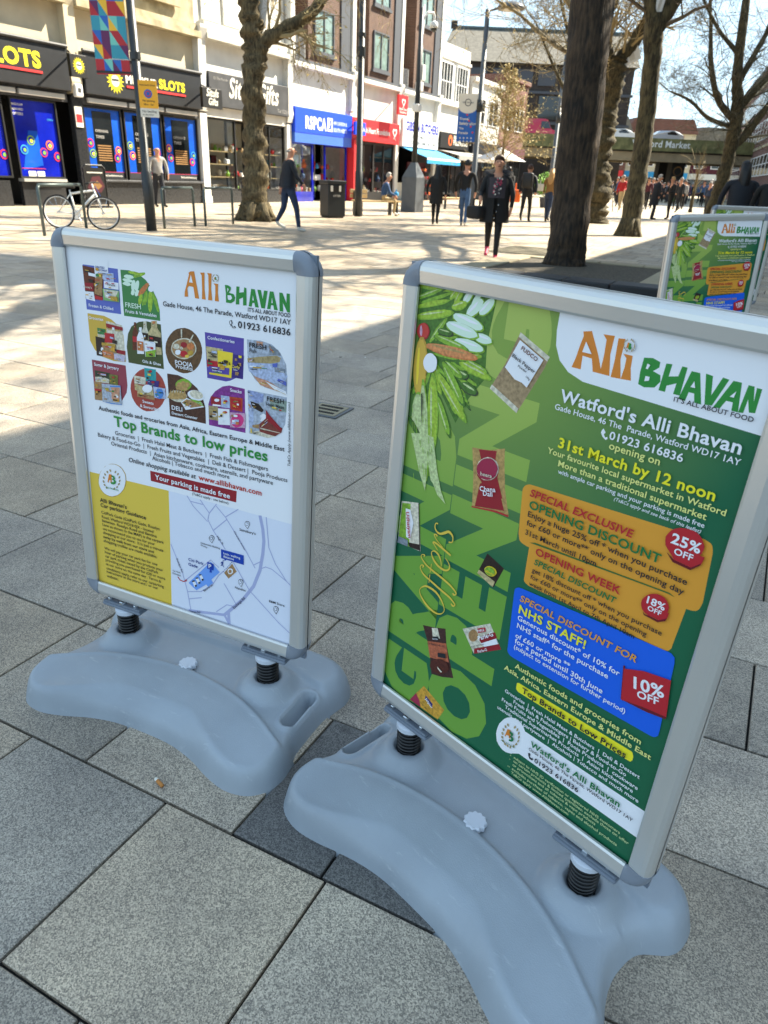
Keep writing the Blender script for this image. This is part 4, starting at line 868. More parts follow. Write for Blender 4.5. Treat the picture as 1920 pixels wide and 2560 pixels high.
P~car~3~132 98 126 101 111 104 90 106 66 107 44 105 29 103 24 99 31 96 47 93 69 91 93 91 113 92 127 95
P~fi2~3~113 96 105 97 86 98 62 98 42 98 35 97 43 95 63 95 87 94 106 95
P~go~3~31 135 30 158 27 177 21 189 14 190 7 181 2 164 -1 141 0 118 3 99 9 89 16 88 23 96 28 113
P~yl2~3~28 134 28 154 25 171 19 181 13 182 6 174 1 159 -1 140 0 120 3 104 8 94 15 93 21 101 26 116
P~yl3~3~12 138 13 157 12 170 10 170 8 158 6 139 6 119 7 107 9 107 11 118
P~dg3~3~162 119 158 121 150 122 140 121 128 119 119 115 113 111 113 108 117 105 125 105 136 106 146 108 156 112 161 116
P~lg~3~159 118 155 120 148 120 138 119 128 117 120 114 114 110 113 107 117 105 125 105 134 106 144 108 153 111 158 115
P~pyg~3~151 114 148 114 139 113 129 110 121 108 118 106 122 106 131 108 141 110 149 112
P~lg~3~169 125 164 128 153 128 139 127 123 125 109 121 101 116 99 112 104 110 115 109 130 110 145 113 159 117 167 121
P~yg~3~165 124 161 126 151 127 138 125 123 123 110 119 102 115 100 112 105 110 115 109 129 111 143 113 155 117 163 121
P~pyg~3~154 120 149 120 137 118 123 116 111 113 107 111 112 111 124 113 139 115 150 118
P~dg2~3~123 133 121 136 116 138 111 138 105 137 101 135 99 132 99 129 102 126 106 124 112 123 117 124 121 127 123 130
P~dg3~3~121 132 119 134 115 136 110 136 105 135 101 133 99 131 99 128 101 125 105 124 110 124 115 124 119 126 121 129
P~pyg~3~118 129 116 130 112 130 107 129 103 127 102 126 104 126 108 126 113 127 117 128
P~dg2~3~146 155 142 158 135 159 127 159 118 157 111 153 108 149 108 145 112 142 119 140 127 141 136 143 142 147 146 151
P~dg3~3~143 153 140 156 133 157 126 157 118 155 111 151 108 148 108 144 112 142 118 141 126 141 134 143 140 146 143 150
P~pyg~3~138 150 135 150 128 149 120 147 114 145 112 143 115 143 122 144 130 146 136 148
P~dg3~3~112 138 108 139 99 139 89 136 79 132 70 127 66 122 66 118 71 116 79 116 90 119 100 124 108 129 112 134
P~lg~3~109 136 105 137 98 137 88 134 79 130 71 126 67 121 67 118 71 116 78 117 88 119 97 123 105 128 109 133
P~pyg~3~103 131 99 130 91 127 82 123 74 119 72 117 76 118 84 121 93 125 100 129
P~dg3~3~100 144 113 158 121 171 124 180 121 182 112 178 99 167 85 153 72 138 63 125 60 117 64 115 73 119 86 130
P~lg~3~98 143 109 156 116 167 119 175 116 177 108 173 97 164 84 152 73 139 66 128 63 120 66 118 75 122 86 131
P~pyg~3~90 147 101 160 108 168 107 169 99 161 87 149 76 136 69 128 70 127 78 135
P~lg~3~100 166 115 182 127 195 131 205 128 207 117 203 101 193 84 178 67 162 56 148 51 139 55 136 66 141 82 152
P~yg~3~98 166 111 179 121 191 125 199 121 202 112 198 98 189 83 177 69 163 59 151 56 143 59 140 69 144 82 153
P~pyg~3~89 171 103 184 112 193 111 193 101 186 86 173 72 160 63 151 64 150 74 158
P~dg3~3~86 204 95 219 100 232 101 241 98 242 91 237 82 226 72 212 63 197 58 184 57 175 60 174 67 179 76 190
P~lg~3~84 204 92 217 96 228 97 235 94 237 88 233 80 223 71 211 64 197 59 186 58 179 61 177 68 182 76 191
P~pyg~3~77 207 85 220 89 228 88 229 82 221 74 208 67 195 62 187 63 187 69 194
P~lg~3~67 204 70 235 70 260 67 275 62 277 55 265 48 241 43 211 40 181 40 156 43 142 48 141 55 153 61 175
P~yg~3~64 204 67 230 67 252 64 265 59 267 53 256 47 236 43 210 40 184 40 163 43 150 48 149 54 159 60 179
P~pyg~3~52 207 56 233 57 250 55 250 52 234 48 208 45 183 44 167 45 166 49 182
P~lg~3~37 220 38 239 35 256 31 266 24 269 16 262 10 247 6 228 5 209 8 192 13 183 19 181 26 188 33 201
P~pyg~3~34 219 35 236 33 251 28 260 22 262 15 256 9 243 6 227 5 210 8 196 12 187 19 186 25 191 31 203
P~pyg~3~19 224 20 240 20 251 18 252 16 242 13 225 11 209 12 198 13 198 16 207
P~lg~3~49 241 55 281 59 314 58 334 54 336 46 319 38 287 30 247 24 208 22 176 22 158 27 157 33 173 42 203
P~pyg~3~47 240 53 275 55 304 54 321 50 322 44 308 36 280 30 246 25 212 22 184 23 169 27 168 33 181 41 207
P~pyg~3~38 243 43 278 46 300 45 300 40 279 34 245 28 211 26 190 27 189 31 210
P~dg2~3~21 244 29 252 35 260 37 265 35 267 29 264 20 259 11 251 2 243 -3 235 -5 230 -3 228 3 231 12 236
P~dg3~3~19 243 26 251 31 257 33 262 31 263 26 261 18 257 10 250 3 243 -2 236 -4 231 -2 230 4 232 11 237
P~lg~5~54 237 55 237 57 244 57 247
P~lg~5~18 227 19 227 22 242 20 237
P~lg~5~44 213 45 213 47 222 46 223
P~lg~5~10 237 11 237 15 257 12 247
P~lg~5~45 304 46 304 48 312 47 315
P~lg~5~52 312 53 311 57 329 54 322
P~lg~5~52 253 53 253 56 265 54 264
P~lg~5~14 235 15 235 18 249 16 245
P~lg~5~53 279 55 279 57 292 56 290
P~lg~5~21 243 22 242 25 257 23 253
P~lg~5~41 275 42 275 45 287 43 285
P~lg~5~47 229 48 228 52 247 49 239
P~lg~5~6 209 7 208 10 222 8 219
P~lg~5~40 223 41 222 44 233 43 233
P~lg~5~25 329 26 329 29 344 27 340
P~lg~5~32 219 33 218 36 233 34 229
P~lg~5~17 267 18 267 21 282 20 278
P~lg~5~46 207 47 207 49 214 49 217
P~lg~5~61 267 62 267 65 280 63 277
P~lg~5~53 312 54 312 56 322 55 322
P~lg~5~48 313 49 313 52 328 50 324
P~lg~5~54 231 55 231 58 241 57 241
P~lg~5~61 295 62 294 66 315 64 305
P~lg~5~32 265 34 264 37 279 35 275
P~lg~5~58 273 59 273 61 282 60 284
P~lg~5~38 309 39 309 41 318 40 320
P~pyg~4~9 259 39 250 56 319 56 354 37 322
P~pyg~4~39 250 62 251 79 307 95 345 67 330
P~pyg~4~70 330 90 336 107 361 86 351
P~w~5~54 123 54 128 53 133 50 137 46 140 41 142 36 143 32 141 28 139 25 135 23 130 23 125 25 120 28 115 32 112 37 110 42 110 46 112 50 114 53 118
P~dg2~5~25 183 28 180 31 199 33 237
T~k~4~460~84.1~99.6~0~1~0~IT'S ALL ABOUT FOOD
T~w~4~296.6~125.7~259.5~0~1.3~0~Watford's Alli Bhavan
T~w~4~291~139.3~268.6~0~0.4~0~Gade House, 46 The  Parade, Watford WD17 1AY
T~w~4~384.4~157.1~106.4~0~0.8~0~01923 616836
T~yp~4~387.2~170.5~75.3~0~0.7~0~opening on
T~ye~4~307.7~192.6~234.6~0~1.5~0~31st March by 12 noon
T~yp~4~291.8~206.5~268.5~0~0.8~0~Your favourite local supermarket in Watford
T~yp~4~313.7~220.5~225.4~0~0.8~0~More than a traditional supermarket
T~w~4~315.8~231.4~223.8~0~0.3~0~with ample car parking and your parking is made free
T~w~4~411.5~239.9~125.9~0~0~0.25~(Ts&Cs apply and see back of this leaflet)
T~rd~5~274.6~283~176.7~0~1.5~0.15~SPECIAL EXCLUSIVE
T~g2~5~277~302.8~219.8~0~1.5~0~OPENING DISCOUNT
T~k~5~277.5~316.9~261.2~0~0.9~0~Enjoy a huge 25% off * when you purchase
T~k~5~277.9~332~260.3~0~0.9~0~for £60 or more** only on the opening day
T~k~5~278.3~348.1~128.9~0~0.9~0~31st March until 10pm
T~rd~5~303.4~373.9~149.4~0~1.4~0~OPENING WEEK
T~g2~5~304.2~391~145.8~0~1.4~0.15~SPECIAL DISCOUNT
T~k~5~302.8~405.3~222.4~0~0.8~0~get 18% discount off * when you purchase
T~k~5~302.3~418~202.7~0~0.8~0~for £60 or more** only on the opening
T~k~5~301.9~430.3~187~0~0.8~0~week from 1st April to 7th April 10am
T~og~6~290.5~465.8~210.4~0~1.3~0.15~SPECIAL DISCOUNT FOR
T~ye~6~291.9~488~127.6~0~1.4~0~NHS STAFF!
T~w~6~292.7~501.4~189.3~0~0.8~0~Generous discount* of 10% for
T~w~6~294~516.2~171.9~0~0.8~0~NHS staff^ for the purchase
T~w~6~294.6~535.3~107.5~0~0.8~0~of £60 or more **
T~w~6~295.3~546.3~168~0~0.8~0~for a period until 30th June
T~w~6~295.5~557.2~209.1~0~0.5~0~(subject to extension for further period)
T~w~8~503.5~267.2~40~0~1.6~0~25%
T~w~8~511.3~280.9~26~0~1.2~0~OFF
T~w~8~493.1~366.8~26.7~0~1.4~0~18%
T~w~8~496.8~376.5~20.3~0~1.2~0~OFF
T~w~9~507.3~507.1~46.5~13~1.6~0~10%
T~w~9~515.7~518.9~33.2~12~1.3~0~OFF
T~yp~4~304~593.1~235~0~0.9~0~Authentic foods and groceries from
T~yp~4~283.6~608.4~275.3~0~0.9~0~Asia, Africa, Eastern Europe & Middle East
T~k~4~326.1~631.9~196.9~0~1.4~0~Top Brands to Low Prices
T~w~4~293.2~651.8~258.3~0~0.5~0~Groceries  |  Fresh Halal Meat & Butchers  |  Deli & Dessert
T~w~4~313.9~662.7~217.4~0~0.5~0~Fresh Fish & Fishmongers | Bakery & Food-to-Go
T~w~4~290.1~673~263.5~0~0.5~0~Fresh Fruits and Vegetables  |  Pooja Products  |  cookware
T~w~4~298.9~683.4~248.9~0~0.5~0~Traditional Supermarket Products  |  Asian kitchenware
T~w~4~284.2~694.2~275.6~0~0.5~0~utensils, and partyware  |  Alcohols | Tobacco and much more
T~g2~4~362.1~724.9~172.5~0~1.4~0~Watford's Alli Bhavan
T~k~4~360.7~734.7~199.2~0~0.5~0~Gade House, 46 The Parade, Watford WD17 1AY
T~k~4~375.7~751.1~88.4~0~1~0~01923 616836
T~g2~4~303.2~755.2~30.3~7~0.4~0~ALLI BHAVAN
T~yw~4~326.6~774.5~3.3~0~0.1~0~^
T~yw~4~327.1~782.9~2.2~0~0.1~0~*
T~yw~4~326.5~800.5~5.2~10~0.1~0~**
T~yw~4~335.4~772.6~211.3~0~0.1~0~subject to NHS ID verification or registered NHS customers
T~yw~4~336.2~780.7~227.8~0~0.1~0~on certain products & limited quantities; exclude those on offer
T~yw~4~335.9~789.4~169.9~0~0.1~0~or promotions and all tobacco & vape products
T~yw~4~336~799~211.4~0~0.1~0~excludes purchase of tobacco, vapes and alcohol products
T~yw~4~335.8~808.4~121.6~0~0.1~0~Ts&Cs apply www.Allibhavan.com
T~br1~6~216.4~67.5~32.9~-21~1.3~0~FUDCO
T~k~6~202.1~80.9~47~-20~1~0~Black Pepper
T~k~6~215.6~93.7~17.7~-19~0.6~0~Powder
T~k~6~232.6~105.6~8.2~-25~0.8~0~100g
T~w~5~178.5~309.2~32.8~16~0.8~0~Chana
T~w~5~186.3~314.6~19.5~13~0.8~0~Dall
T~cr~6~175~282.6~23.7~7~1~0~heera
T~rd~6~16.5~409.9~50.8~-76~1.3~0~Udhaiyam
T~yl3~6~214.1~446.4~17.8~0~1~0~elimiti
T~k~5~106.3~656.9~44.6~22~0.8~0~CRUSHED CHILLIES
T~w~5~117.3~639.4~13.6~24~0.6~0~NATCO
T~w~5~217.3~567.8~17.1~36~1~0~PARLE
T~w~5~223.1~582.4~38~42~1.2~0~Parle-G
T~w~5~225.3~608~23.9~40~0.8~0~Parle-G
T~k~5~207.7~606.5~34.5~39~0.5~0~NET WT 1.98 OZ (56.4g)
T~w~5~116.4~781.5~23.6~-31~0.9~0~Jalpur
T~k~5~104.4~797.9~29.7~-19~0.5~0~CURRY MASALA
T~print_olive~1~107~822~618~90~4.5~0~GRAND~1.0
T~print_olive~1~251~816~816~90~4.5~0~OPENING~1.06
P~yl~4~73.5 547.4 75.3 546.0 73.8 544.5 72.3 546.1
P~yl~4~75.3 546.0 77.8 544.0 76.1 542.0 73.8 544.5
P~yl~4~77.8 544.0 80.4 542.0 79.0 539.4 76.1 542.0
P~yl~4~80.4 542.0 82.7 540.9 82.2 537.1 79.0 539.4
P~yl~4~82.7 540.9 84.9 540.2 85.5 535.9 82.2 537.1
P~yl~4~84.9 540.2 87.5 539.7 88.8 535.3 85.5 535.9
P~yl~4~87.5 539.7 90.4 539.6 92.1 535.0 88.8 535.3
P~yl~4~90.4 539.6 93.5 539.6 95.5 534.9 92.1 535.0
P~yl~4~93.5 539.6 97.0 539.6 99.1 535.0 95.5 534.9
P~yl~4~97.0 539.6 100.7 539.9 103.0 535.3 99.1 535.0
P~yl~4~100.7 539.9 104.4 540.4 107.0 536.0 103.0 535.3
P~yl~4~104.4 540.4 107.9 541.3 110.8 537.0 107.0 536.0
P~yl~4~107.9 541.3 111.4 542.6 114.3 538.7 110.8 537.0
P~yl~4~111.4 542.6 114.8 544.2 117.7 540.7 114.3 538.7
P~yl~4~114.8 544.2 118.1 546.2 120.9 543.0 117.7 540.7
P~yl~4~118.1 546.2 121.1 548.4 123.9 545.6 120.9 543.0
P~yl~4~121.1 548.4 124.2 551.0 126.7 548.6 123.9 545.6
P~yl~4~124.2 551.0 127.2 554.1 129.4 552.0 126.7 548.6
P~yl~4~127.2 554.1 129.8 557.2 131.8 555.5 129.4 552.0
P~yl~4~129.8 557.2 131.8 560.0 133.5 558.7 131.8 555.5
P~yl~4~131.8 560.0 133.0 562.5 134.6 561.4 133.5 558.7
P~yl~4~133.0 562.5 133.6 564.8 135.3 563.9 134.6 561.4
P~yl~4~133.6 564.8 133.7 566.9 135.3 566.4 135.3 563.9
P~yl~4~133.7 566.9 133.3 569.0 134.8 568.9 135.3 566.4
P~yl~4~133.3 569.0 132.2 571.2 133.8 571.5 134.8 568.9
P~yl~4~132.2 571.2 130.6 573.3 132.1 574.2 133.8 571.5
P~yl~4~130.6 573.3 128.6 575.2 129.9 576.8 132.1 574.2
P~yl~4~128.6 575.2 126.5 576.8 127.4 579.0 129.9 576.8
P~yl~4~126.5 576.8 124.3 578.0 124.6 580.7 127.4 579.0
P~yl~4~124.3 578.0 121.8 578.9 121.5 582.1 124.6 580.7
P~yl~4~121.8 578.9 119.0 579.6 118.2 583.2 121.5 582.1
P~yl~4~119.0 579.6 116.1 579.9 114.7 583.8 118.2 583.2
P~yl~4~116.1 579.9 112.8 579.9 111.0 583.9 114.7 583.8
P~yl~4~112.8 579.9 109.1 579.6 107.1 583.7 111.0 583.9
P~yl~4~109.1 579.6 105.4 578.9 103.0 583.1 107.1 583.7
P~yl~4~105.4 578.9 101.8 578.0 99.1 582.3 103.0 583.1
P~yl~4~101.8 578.0 98.1 577.0 95.3 581.1 99.1 582.3
P~yl~4~98.1 577.0 94.5 575.6 91.6 579.6 95.3 581.1
P~yl~4~94.5 575.6 90.9 574.0 87.9 577.8 91.6 579.6
P~yl~4~90.9 574.0 87.4 572.1 84.4 575.7 87.9 577.8
P~yl~4~87.4 572.1 83.8 570.0 81.0 573.1 84.4 575.7
P~yl~4~83.8 570.0 80.1 567.5 77.6 570.1 81.0 573.1
P~yl~4~80.1 567.5 76.8 564.9 74.6 567.1 77.6 570.1
P~yl~4~76.8 564.9 74.1 562.6 72.3 564.3 74.6 567.1
P~yl~4~74.1 562.6 72.4 560.4 70.6 561.8 72.3 564.3
P~yl~4~72.4 560.4 71.2 558.3 69.5 559.5 70.6 561.8
P~yl~4~71.2 558.3 70.5 556.4 68.9 557.2 69.5 559.5
P~yl~4~70.5 556.4 70.2 554.5 68.8 555.0 68.9 557.2
P~yl~4~70.2 554.5 70.7 552.4 69.2 552.6 68.8 555.0
P~yl~4~70.7 552.4 71.8 550.3 70.2 550.1 69.2 552.6
P~yl~4~71.8 550.3 73.0 548.3 71.2 548.1 70.2 550.1
P~yl~4~73.0 548.3 73.9 546.9 71.9 546.6 71.2 548.1
P~yl~4~71.3 505.0 72.0 504.2 70.1 503.5 69.5 504.3
P~yl~4~72.0 504.2 73.0 502.9 70.9 502.3 70.1 503.5
P~yl~4~73.0 502.9 74.0 501.4 71.4 501.3 70.9 502.3
P~yl~4~74.0 501.4 74.5 499.7 71.4 501.2 71.4 501.3
P~yl~4~74.5 499.7 73.5 498.7 71.4 501.1 71.4 501.2
P~yl~4~73.5 498.7 72.2 498.3 70.7 500.8 71.4 501.1
P~yl~4~72.2 498.3 70.7 498.3 69.8 500.6 70.7 500.8
P~yl~4~70.7 498.3 69.2 498.6 69.1 500.7 69.8 500.6
P~yl~4~69.2 498.6 67.7 499.5 68.4 501.0 69.1 500.7
P~yl~4~67.7 499.5 66.4 500.6 67.5 501.6 68.4 501.0
P~yl~4~66.4 500.6 65.2 502.0 66.7 502.5 67.5 501.6
P~yl~4~65.2 502.0 64.5 503.5 66.1 503.4 66.7 502.5
P~yl~4~64.5 503.5 64.1 505.0 65.8 504.6 66.1 503.4
P~yl~4~64.1 505.0 64.0 506.7 65.8 506.0 65.8 504.6
P~yl~4~64.0 506.7 64.3 508.5 66.1 507.4 65.8 506.0
P~yl~4~64.3 508.5 65.3 510.4 67.0 509.0 66.1 507.4
P~yl~4~65.3 510.4 66.8 512.5 68.7 510.8 67.0 509.0
P~yl~4~66.8 512.5 69.0 514.7 71.0 512.7 68.7 510.8
P~yl~4~69.0 514.7 71.7 516.9 73.8 514.5 71.0 512.7
P~yl~4~71.7 516.9 74.8 518.8 76.9 516.1 73.8 514.5
P~yl~4~74.8 518.8 78.3 520.2 80.3 517.2 76.9 516.1
P~yl~4~78.3 520.2 82.2 521.4 84.2 518.1 80.3 517.2
P~yl~4~82.2 521.4 86.5 522.4 88.6 519.0 84.2 518.1
P~yl~4~86.5 522.4 91.3 523.7 93.5 520.0 88.6 519.0
P~yl~4~91.3 523.7 96.9 525.2 99.2 521.5 93.5 520.0
P~yl~4~96.9 525.2 103.3 526.8 105.6 523.0 99.2 521.5
P~yl~4~103.3 526.8 109.9 528.5 112.2 524.6 105.6 523.0
P~yl~4~109.9 528.5 116.3 530.0 118.5 526.1 112.2 524.6
P~yl~4~116.3 530.0 122.8 531.3 124.9 527.5 118.5 526.1
P~yl~4~122.8 531.3 129.3 532.6 131.4 528.8 124.9 527.5
P~yl~4~129.3 532.6 135.5 533.8 137.6 530.1 131.4 528.8
P~yl~4~135.5 533.8 140.7 535.0 142.9 531.4 137.6 530.1
P~yl~4~140.7 535.0 144.8 536.3 147.0 533.0 142.9 531.4
P~yl~4~144.8 536.3 148.2 537.7 150.4 534.7 147.0 533.0
P~yl~4~148.2 537.7 151.0 539.0 153.1 536.4 150.4 534.7
P~yl~4~151.0 539.0 153.3 540.2 155.2 537.9 153.1 536.4
P~yl~4~153.3 540.2 155.0 541.4 157.0 539.1 155.2 537.9
P~yl~4~155.0 541.4 156.0 542.3 158.2 540.3 157.0 539.1
P~yl~4~156.0 542.3 156.5 543.1 158.9 541.6 158.2 540.3
P~yl~4~156.5 543.1 156.6 543.5 158.9 543.1 158.9 541.6
P~yl~4~156.6 543.5 156.3 543.8 158.0 545.0 158.9 543.1
P~yl~4~156.3 543.8 155.5 544.4 156.4 546.6 158.0 545.0
P~yl~4~155.5 544.4 154.4 544.9 154.6 547.8 156.4 546.6
P~yl~4~154.4 544.9 153.7 545.0 152.5 548.5 154.6 547.8
P~yl~4~153.7 545.0 153.0 544.9 150.8 547.9 152.5 548.5
P~yl~4~153.0 544.9 151.7 544.3 149.4 546.9 150.8 547.9
P~yl~4~151.7 544.3 150.5 543.4 148.4 545.8 149.4 546.9
P~yl~4~150.5 543.4 149.6 542.9 147.7 545.0 148.4 545.8
P~yl~4~71.9 481.5 72.4 480.8 70.6 480.1 70.1 480.8
P~yl~4~72.4 480.8 73.3 479.8 71.2 479.1 70.6 480.1
P~yl~4~73.3 479.8 74.2 478.4 71.6 478.4 71.2 479.1
P~yl~4~74.2 478.4 74.3 476.7 71.6 478.8 71.6 478.4
P~yl~4~74.3 476.7 73.0 476.2 71.5 478.8 71.6 478.8
P~yl~4~73.0 476.2 71.4 476.1 70.4 478.6 71.5 478.8
P~yl~4~71.4 476.1 69.6 476.4 69.2 478.7 70.4 478.6
P~yl~4~69.6 476.4 68.0 477.0 68.2 478.9 69.2 478.7
P~yl~4~68.0 477.0 66.5 478.0 67.4 479.3 68.2 478.9
P~yl~4~66.5 478.0 65.1 479.2 66.3 480.1 67.4 479.3
P~yl~4~65.1 479.2 64.0 480.7 65.6 481.0 66.3 480.1
P~yl~4~64.0 480.7 63.5 482.3 65.2 481.9 65.6 481.0
P~yl~4~63.5 482.3 63.6 483.8 65.3 482.9 65.2 481.9
P~yl~4~63.6 483.8 64.2 485.3 65.8 484.2 65.3 482.9
P~yl~4~64.2 485.3 65.2 486.9 66.8 485.5 65.8 484.2
P~yl~4~65.2 486.9 66.8 488.5 68.3 487.0 66.8 485.5
P~yl~4~66.8 488.5 68.9 490.3 70.6 488.5 68.3 487.0
P~yl~4~68.9 490.3 71.5 492.3 73.3 490.2 70.6 488.5
P~yl~4~71.5 492.3 74.6 494.2 76.5 491.9 73.3 490.2
P~yl~4~74.6 494.2 77.9 496.0 79.9 493.3 76.5 491.9
P~yl~4~77.9 496.0 81.5 497.4 83.5 494.5 79.9 493.3
P~yl~4~81.5 497.4 85.3 498.7 87.3 495.5 83.5 494.5
P~yl~4~85.3 498.7 89.5 499.8 91.6 496.4 87.3 495.5
P~yl~4~89.5 499.8 94.3 501.0 96.4 497.4 91.6 496.4
P~yl~4~94.3 501.0 100.0 502.1 102.0 498.5 96.4 497.4
P~yl~4~100.0 502.1 106.3 503.3 108.4 499.5 102.0 498.5
P~yl~4~106.3 503.3 112.8 504.4 114.8 500.7 108.4 499.5
P~yl~4~112.8 504.4 118.7 505.6 120.9 501.8 114.8 500.7
P~yl~4~118.7 505.6 124.3 506.8 126.5 503.0 120.9 501.8
P~yl~4~124.3 506.8 129.7 508.0 131.9 504.3 126.5 503.0
P~yl~4~129.7 508.0 134.8 509.2 137.0 505.6 131.9 504.3
P~yl~4~134.8 509.2 139.3 510.5 141.6 507.0 137.0 505.6
P~yl~4~139.3 510.5 143.5 511.9 145.7 508.7 141.6 507.0
P~yl~4~143.5 511.9 147.3 513.4 149.4 510.5 145.7 508.7
P~yl~4~147.3 513.4 150.6 514.9 152.6 512.3 149.4 510.5
P~yl~4~150.6 514.9 153.1 516.2 155.0 513.9 152.6 512.3
P~yl~4~153.1 516.2 154.7 517.4 156.7 515.3 155.0 513.9
P~yl~4~154.7 517.4 155.5 518.3 157.8 516.6 156.7 515.3
P~yl~4~155.5 518.3 155.8 519.1 158.2 517.9 157.8 516.6
P~yl~4~155.8 519.1 155.9 519.8 158.2 519.4 158.2 517.9
P~yl~4~155.9 519.8 155.5 520.4 157.6 521.1 158.2 519.4
P~yl~4~155.5 520.4 154.7 521.1 156.3 522.8 157.6 521.1
P~yl~4~154.7 521.1 153.7 521.8 154.7 524.2 156.3 522.8
P~yl~4~153.7 521.8 153.4 521.9 152.7 525.2 154.7 524.2
P~yl~4~153.4 521.9 153.0 521.9 151.0 524.9 152.7 525.2
P~yl~4~153.0 521.9 152.0 521.5 149.8 524.0 151.0 524.9
P~yl~4~152.0 521.5 151.0 520.8 148.9 523.1 149.8 524.0
P~yl~4~151.0 520.8 150.2 520.4 148.3 522.5 148.9 523.1
P~yl~4~91.0 487.0 90.0 506.1 91.6 505.6 92.6 486.5
P~yl~4~90.0 510.2 90.0 528.5 91.6 527.9 91.6 509.6
P~yl~4~116.3 481.5 115.9 479.5 114.3 480.3 114.7 482.2
P~yl~4~115.9 479.5 115.4 476.7 113.8 477.6 114.3 480.3
P~yl~4~115.4 476.7 114.7 473.6 113.0 474.6 113.8 477.6
P~yl~4~114.7 473.6 113.6 470.7 111.9 471.8 113.0 474.6
P~yl~4~113.6 470.7 112.4 467.9 110.3 469.4 111.9 471.8
P~yl~4~112.4 467.9 110.8 465.1 108.4 467.0 110.3 469.4
P~yl~4~110.8 465.1 109.0 462.4 106.3 464.9 108.4 467.0
P~yl~4~109.0 462.4 107.0 460.2 104.1 463.3 106.3 464.9
P~yl~4~107.0 460.2 104.4 458.8 101.9 462.0 104.1 463.3
P~yl~4~104.4 458.8 101.6 457.8 99.5 461.0 101.9 462.0
P~yl~4~101.6 457.8 98.8 457.3 97.1 460.5 99.5 461.0
P~yl~4~98.8 457.3 96.1 457.2 95.2 460.3 97.1 460.5
P~yl~4~96.1 457.2 93.5 458.1 93.7 460.6 95.2 460.3
P~yl~4~93.5 458.1 91.2 459.5 92.2 461.2 93.7 460.6
P~yl~4~91.2 459.5 89.5 461.2 90.9 462.2 92.2 461.2
P~yl~4~89.5 461.2 88.3 463.0 89.9 463.3 90.9 462.2
P~yl~4~88.3 463.0 87.7 464.8 89.6 464.4 89.9 463.3
P~yl~4~87.7 464.8 87.6 466.6 89.7 465.7 89.6 464.4
P~yl~4~87.6 466.6 88.1 468.4 90.1 467.2 89.7 465.7
P~yl~4~88.1 468.4 89.0 470.4 91.1 468.9 90.1 467.2
P~yl~4~89.0 470.4 90.3 472.8 92.7 470.9 91.1 468.9
P~yl~4~90.3 472.8 92.2 475.4 94.8 473.1 92.7 470.9
P~yl~4~92.2 475.4 94.5 478.0 97.3 475.3 94.8 473.1
P~yl~4~94.5 478.0 97.0 480.3 100.0 477.2 97.3 475.3
P~yl~4~97.0 480.3 99.9 482.3 102.8 478.9 100.0 477.2
P~yl~4~99.9 482.3 103.1 484.1 105.9 480.6 102.8 478.9
P~yl~4~103.1 484.1 106.5 485.7 109.1 481.9 105.9 480.6
P~yl~4~106.5 485.7 110.0 486.8 112.4 482.9 109.1 481.9
P~yl~4~110.0 486.8 113.8 487.5 115.8 483.4 112.4 482.9
P~yl~4~113.8 487.5 117.7 487.8 119.4 483.7 115.8 483.4
P~yl~4~117.7 487.8 121.5 487.8 122.8 483.6 119.4 483.7
P~yl~4~121.5 487.8 125.1 487.2 125.6 483.2 122.8 483.6
P~yl~4~125.1 487.2 128.3 486.0 127.7 482.5 125.6 483.2
P~yl~4~128.3 486.0 131.2 484.2 129.6 481.4 127.7 482.5
P~yl~4~131.2 484.2 133.5 482.1 131.2 480.1 129.6 481.4
P~yl~4~133.5 482.1 135.2 479.7 132.2 478.9 131.2 480.1
P~yl~4~135.2 479.7 136.1 477.3 133.0 477.6 132.2 478.9
P~yl~4~136.1 477.3 136.3 474.9 133.5 475.8 133.0 477.6
P~yl~4~136.3 474.9 136.0 472.7 133.6 473.8 133.5 475.8
P~yl~4~136.0 472.7 135.2 470.7 133.3 471.9 133.6 473.8
P~yl~4~135.2 470.7 134.0 468.7 132.3 470.0 133.3 471.9
P~yl~4~134.0 468.7 132.3 466.8 130.8 468.2 132.3 470.0
P~yl~4~132.3 466.8 130.4 465.1 129.1 466.4 130.8 468.2
P~yl~4~130.4 465.1 128.6 463.7 127.5 465.0 129.1 466.4
P~yl~4~128.6 463.7 127.0 462.7 126.0 463.9 127.5 465.0
P~yl~4~127.0 462.7 125.3 462.0 124.5 463.0 126.0 463.9
P~yl~4~125.3 462.0 123.8 461.5 123.1 462.4 124.5 463.0
P~yl~4~123.8 461.5 122.7 461.1 122.2 461.9 123.1 462.4
P~yl~4~103.1 453.3 101.5 452.0 100.5 453.1 102.2 454.2
P~yl~4~101.5 452.0 99.2 450.2 98.0 451.4 100.5 453.1
P~yl~4~99.2 450.2 96.7 448.2 95.5 449.5 98.0 451.4
P~yl~4~96.7 448.2 94.8 446.6 93.3 448.0 95.5 449.5
P~yl~4~94.8 446.6 93.3 445.2 91.7 446.8 93.3 448.0
P~yl~4~93.3 445.2 92.0 444.1 90.2 445.8 91.7 446.8
P~yl~4~92.0 444.1 91.3 443.2 89.0 444.8 90.2 445.8
P~yl~4~91.3 443.2 91.3 442.9 88.6 443.5 89.0 444.8
P~yl~4~91.3 442.9 91.2 443.3 89.5 441.7 88.6 443.5
P~yl~4~91.2 443.3 91.3 443.3 91.3 440.5 89.5 441.7
P~yl~4~91.3 443.3 92.5 443.3 93.6 440.0 91.3 440.5
P~yl~4~92.5 443.3 94.8 443.5 96.5 440.0 93.6 440.0
P~yl~4~94.8 443.5 98.5 444.1 100.5 440.6 96.5 440.0
P~yl~4~98.5 444.1 103.4 445.2 105.5 441.6 100.5 440.6
P~yl~4~103.4 445.2 108.7 446.6 110.9 442.8 105.5 441.6
P~yl~4~108.7 446.6 113.8 447.8 116.1 444.0 110.9 442.8
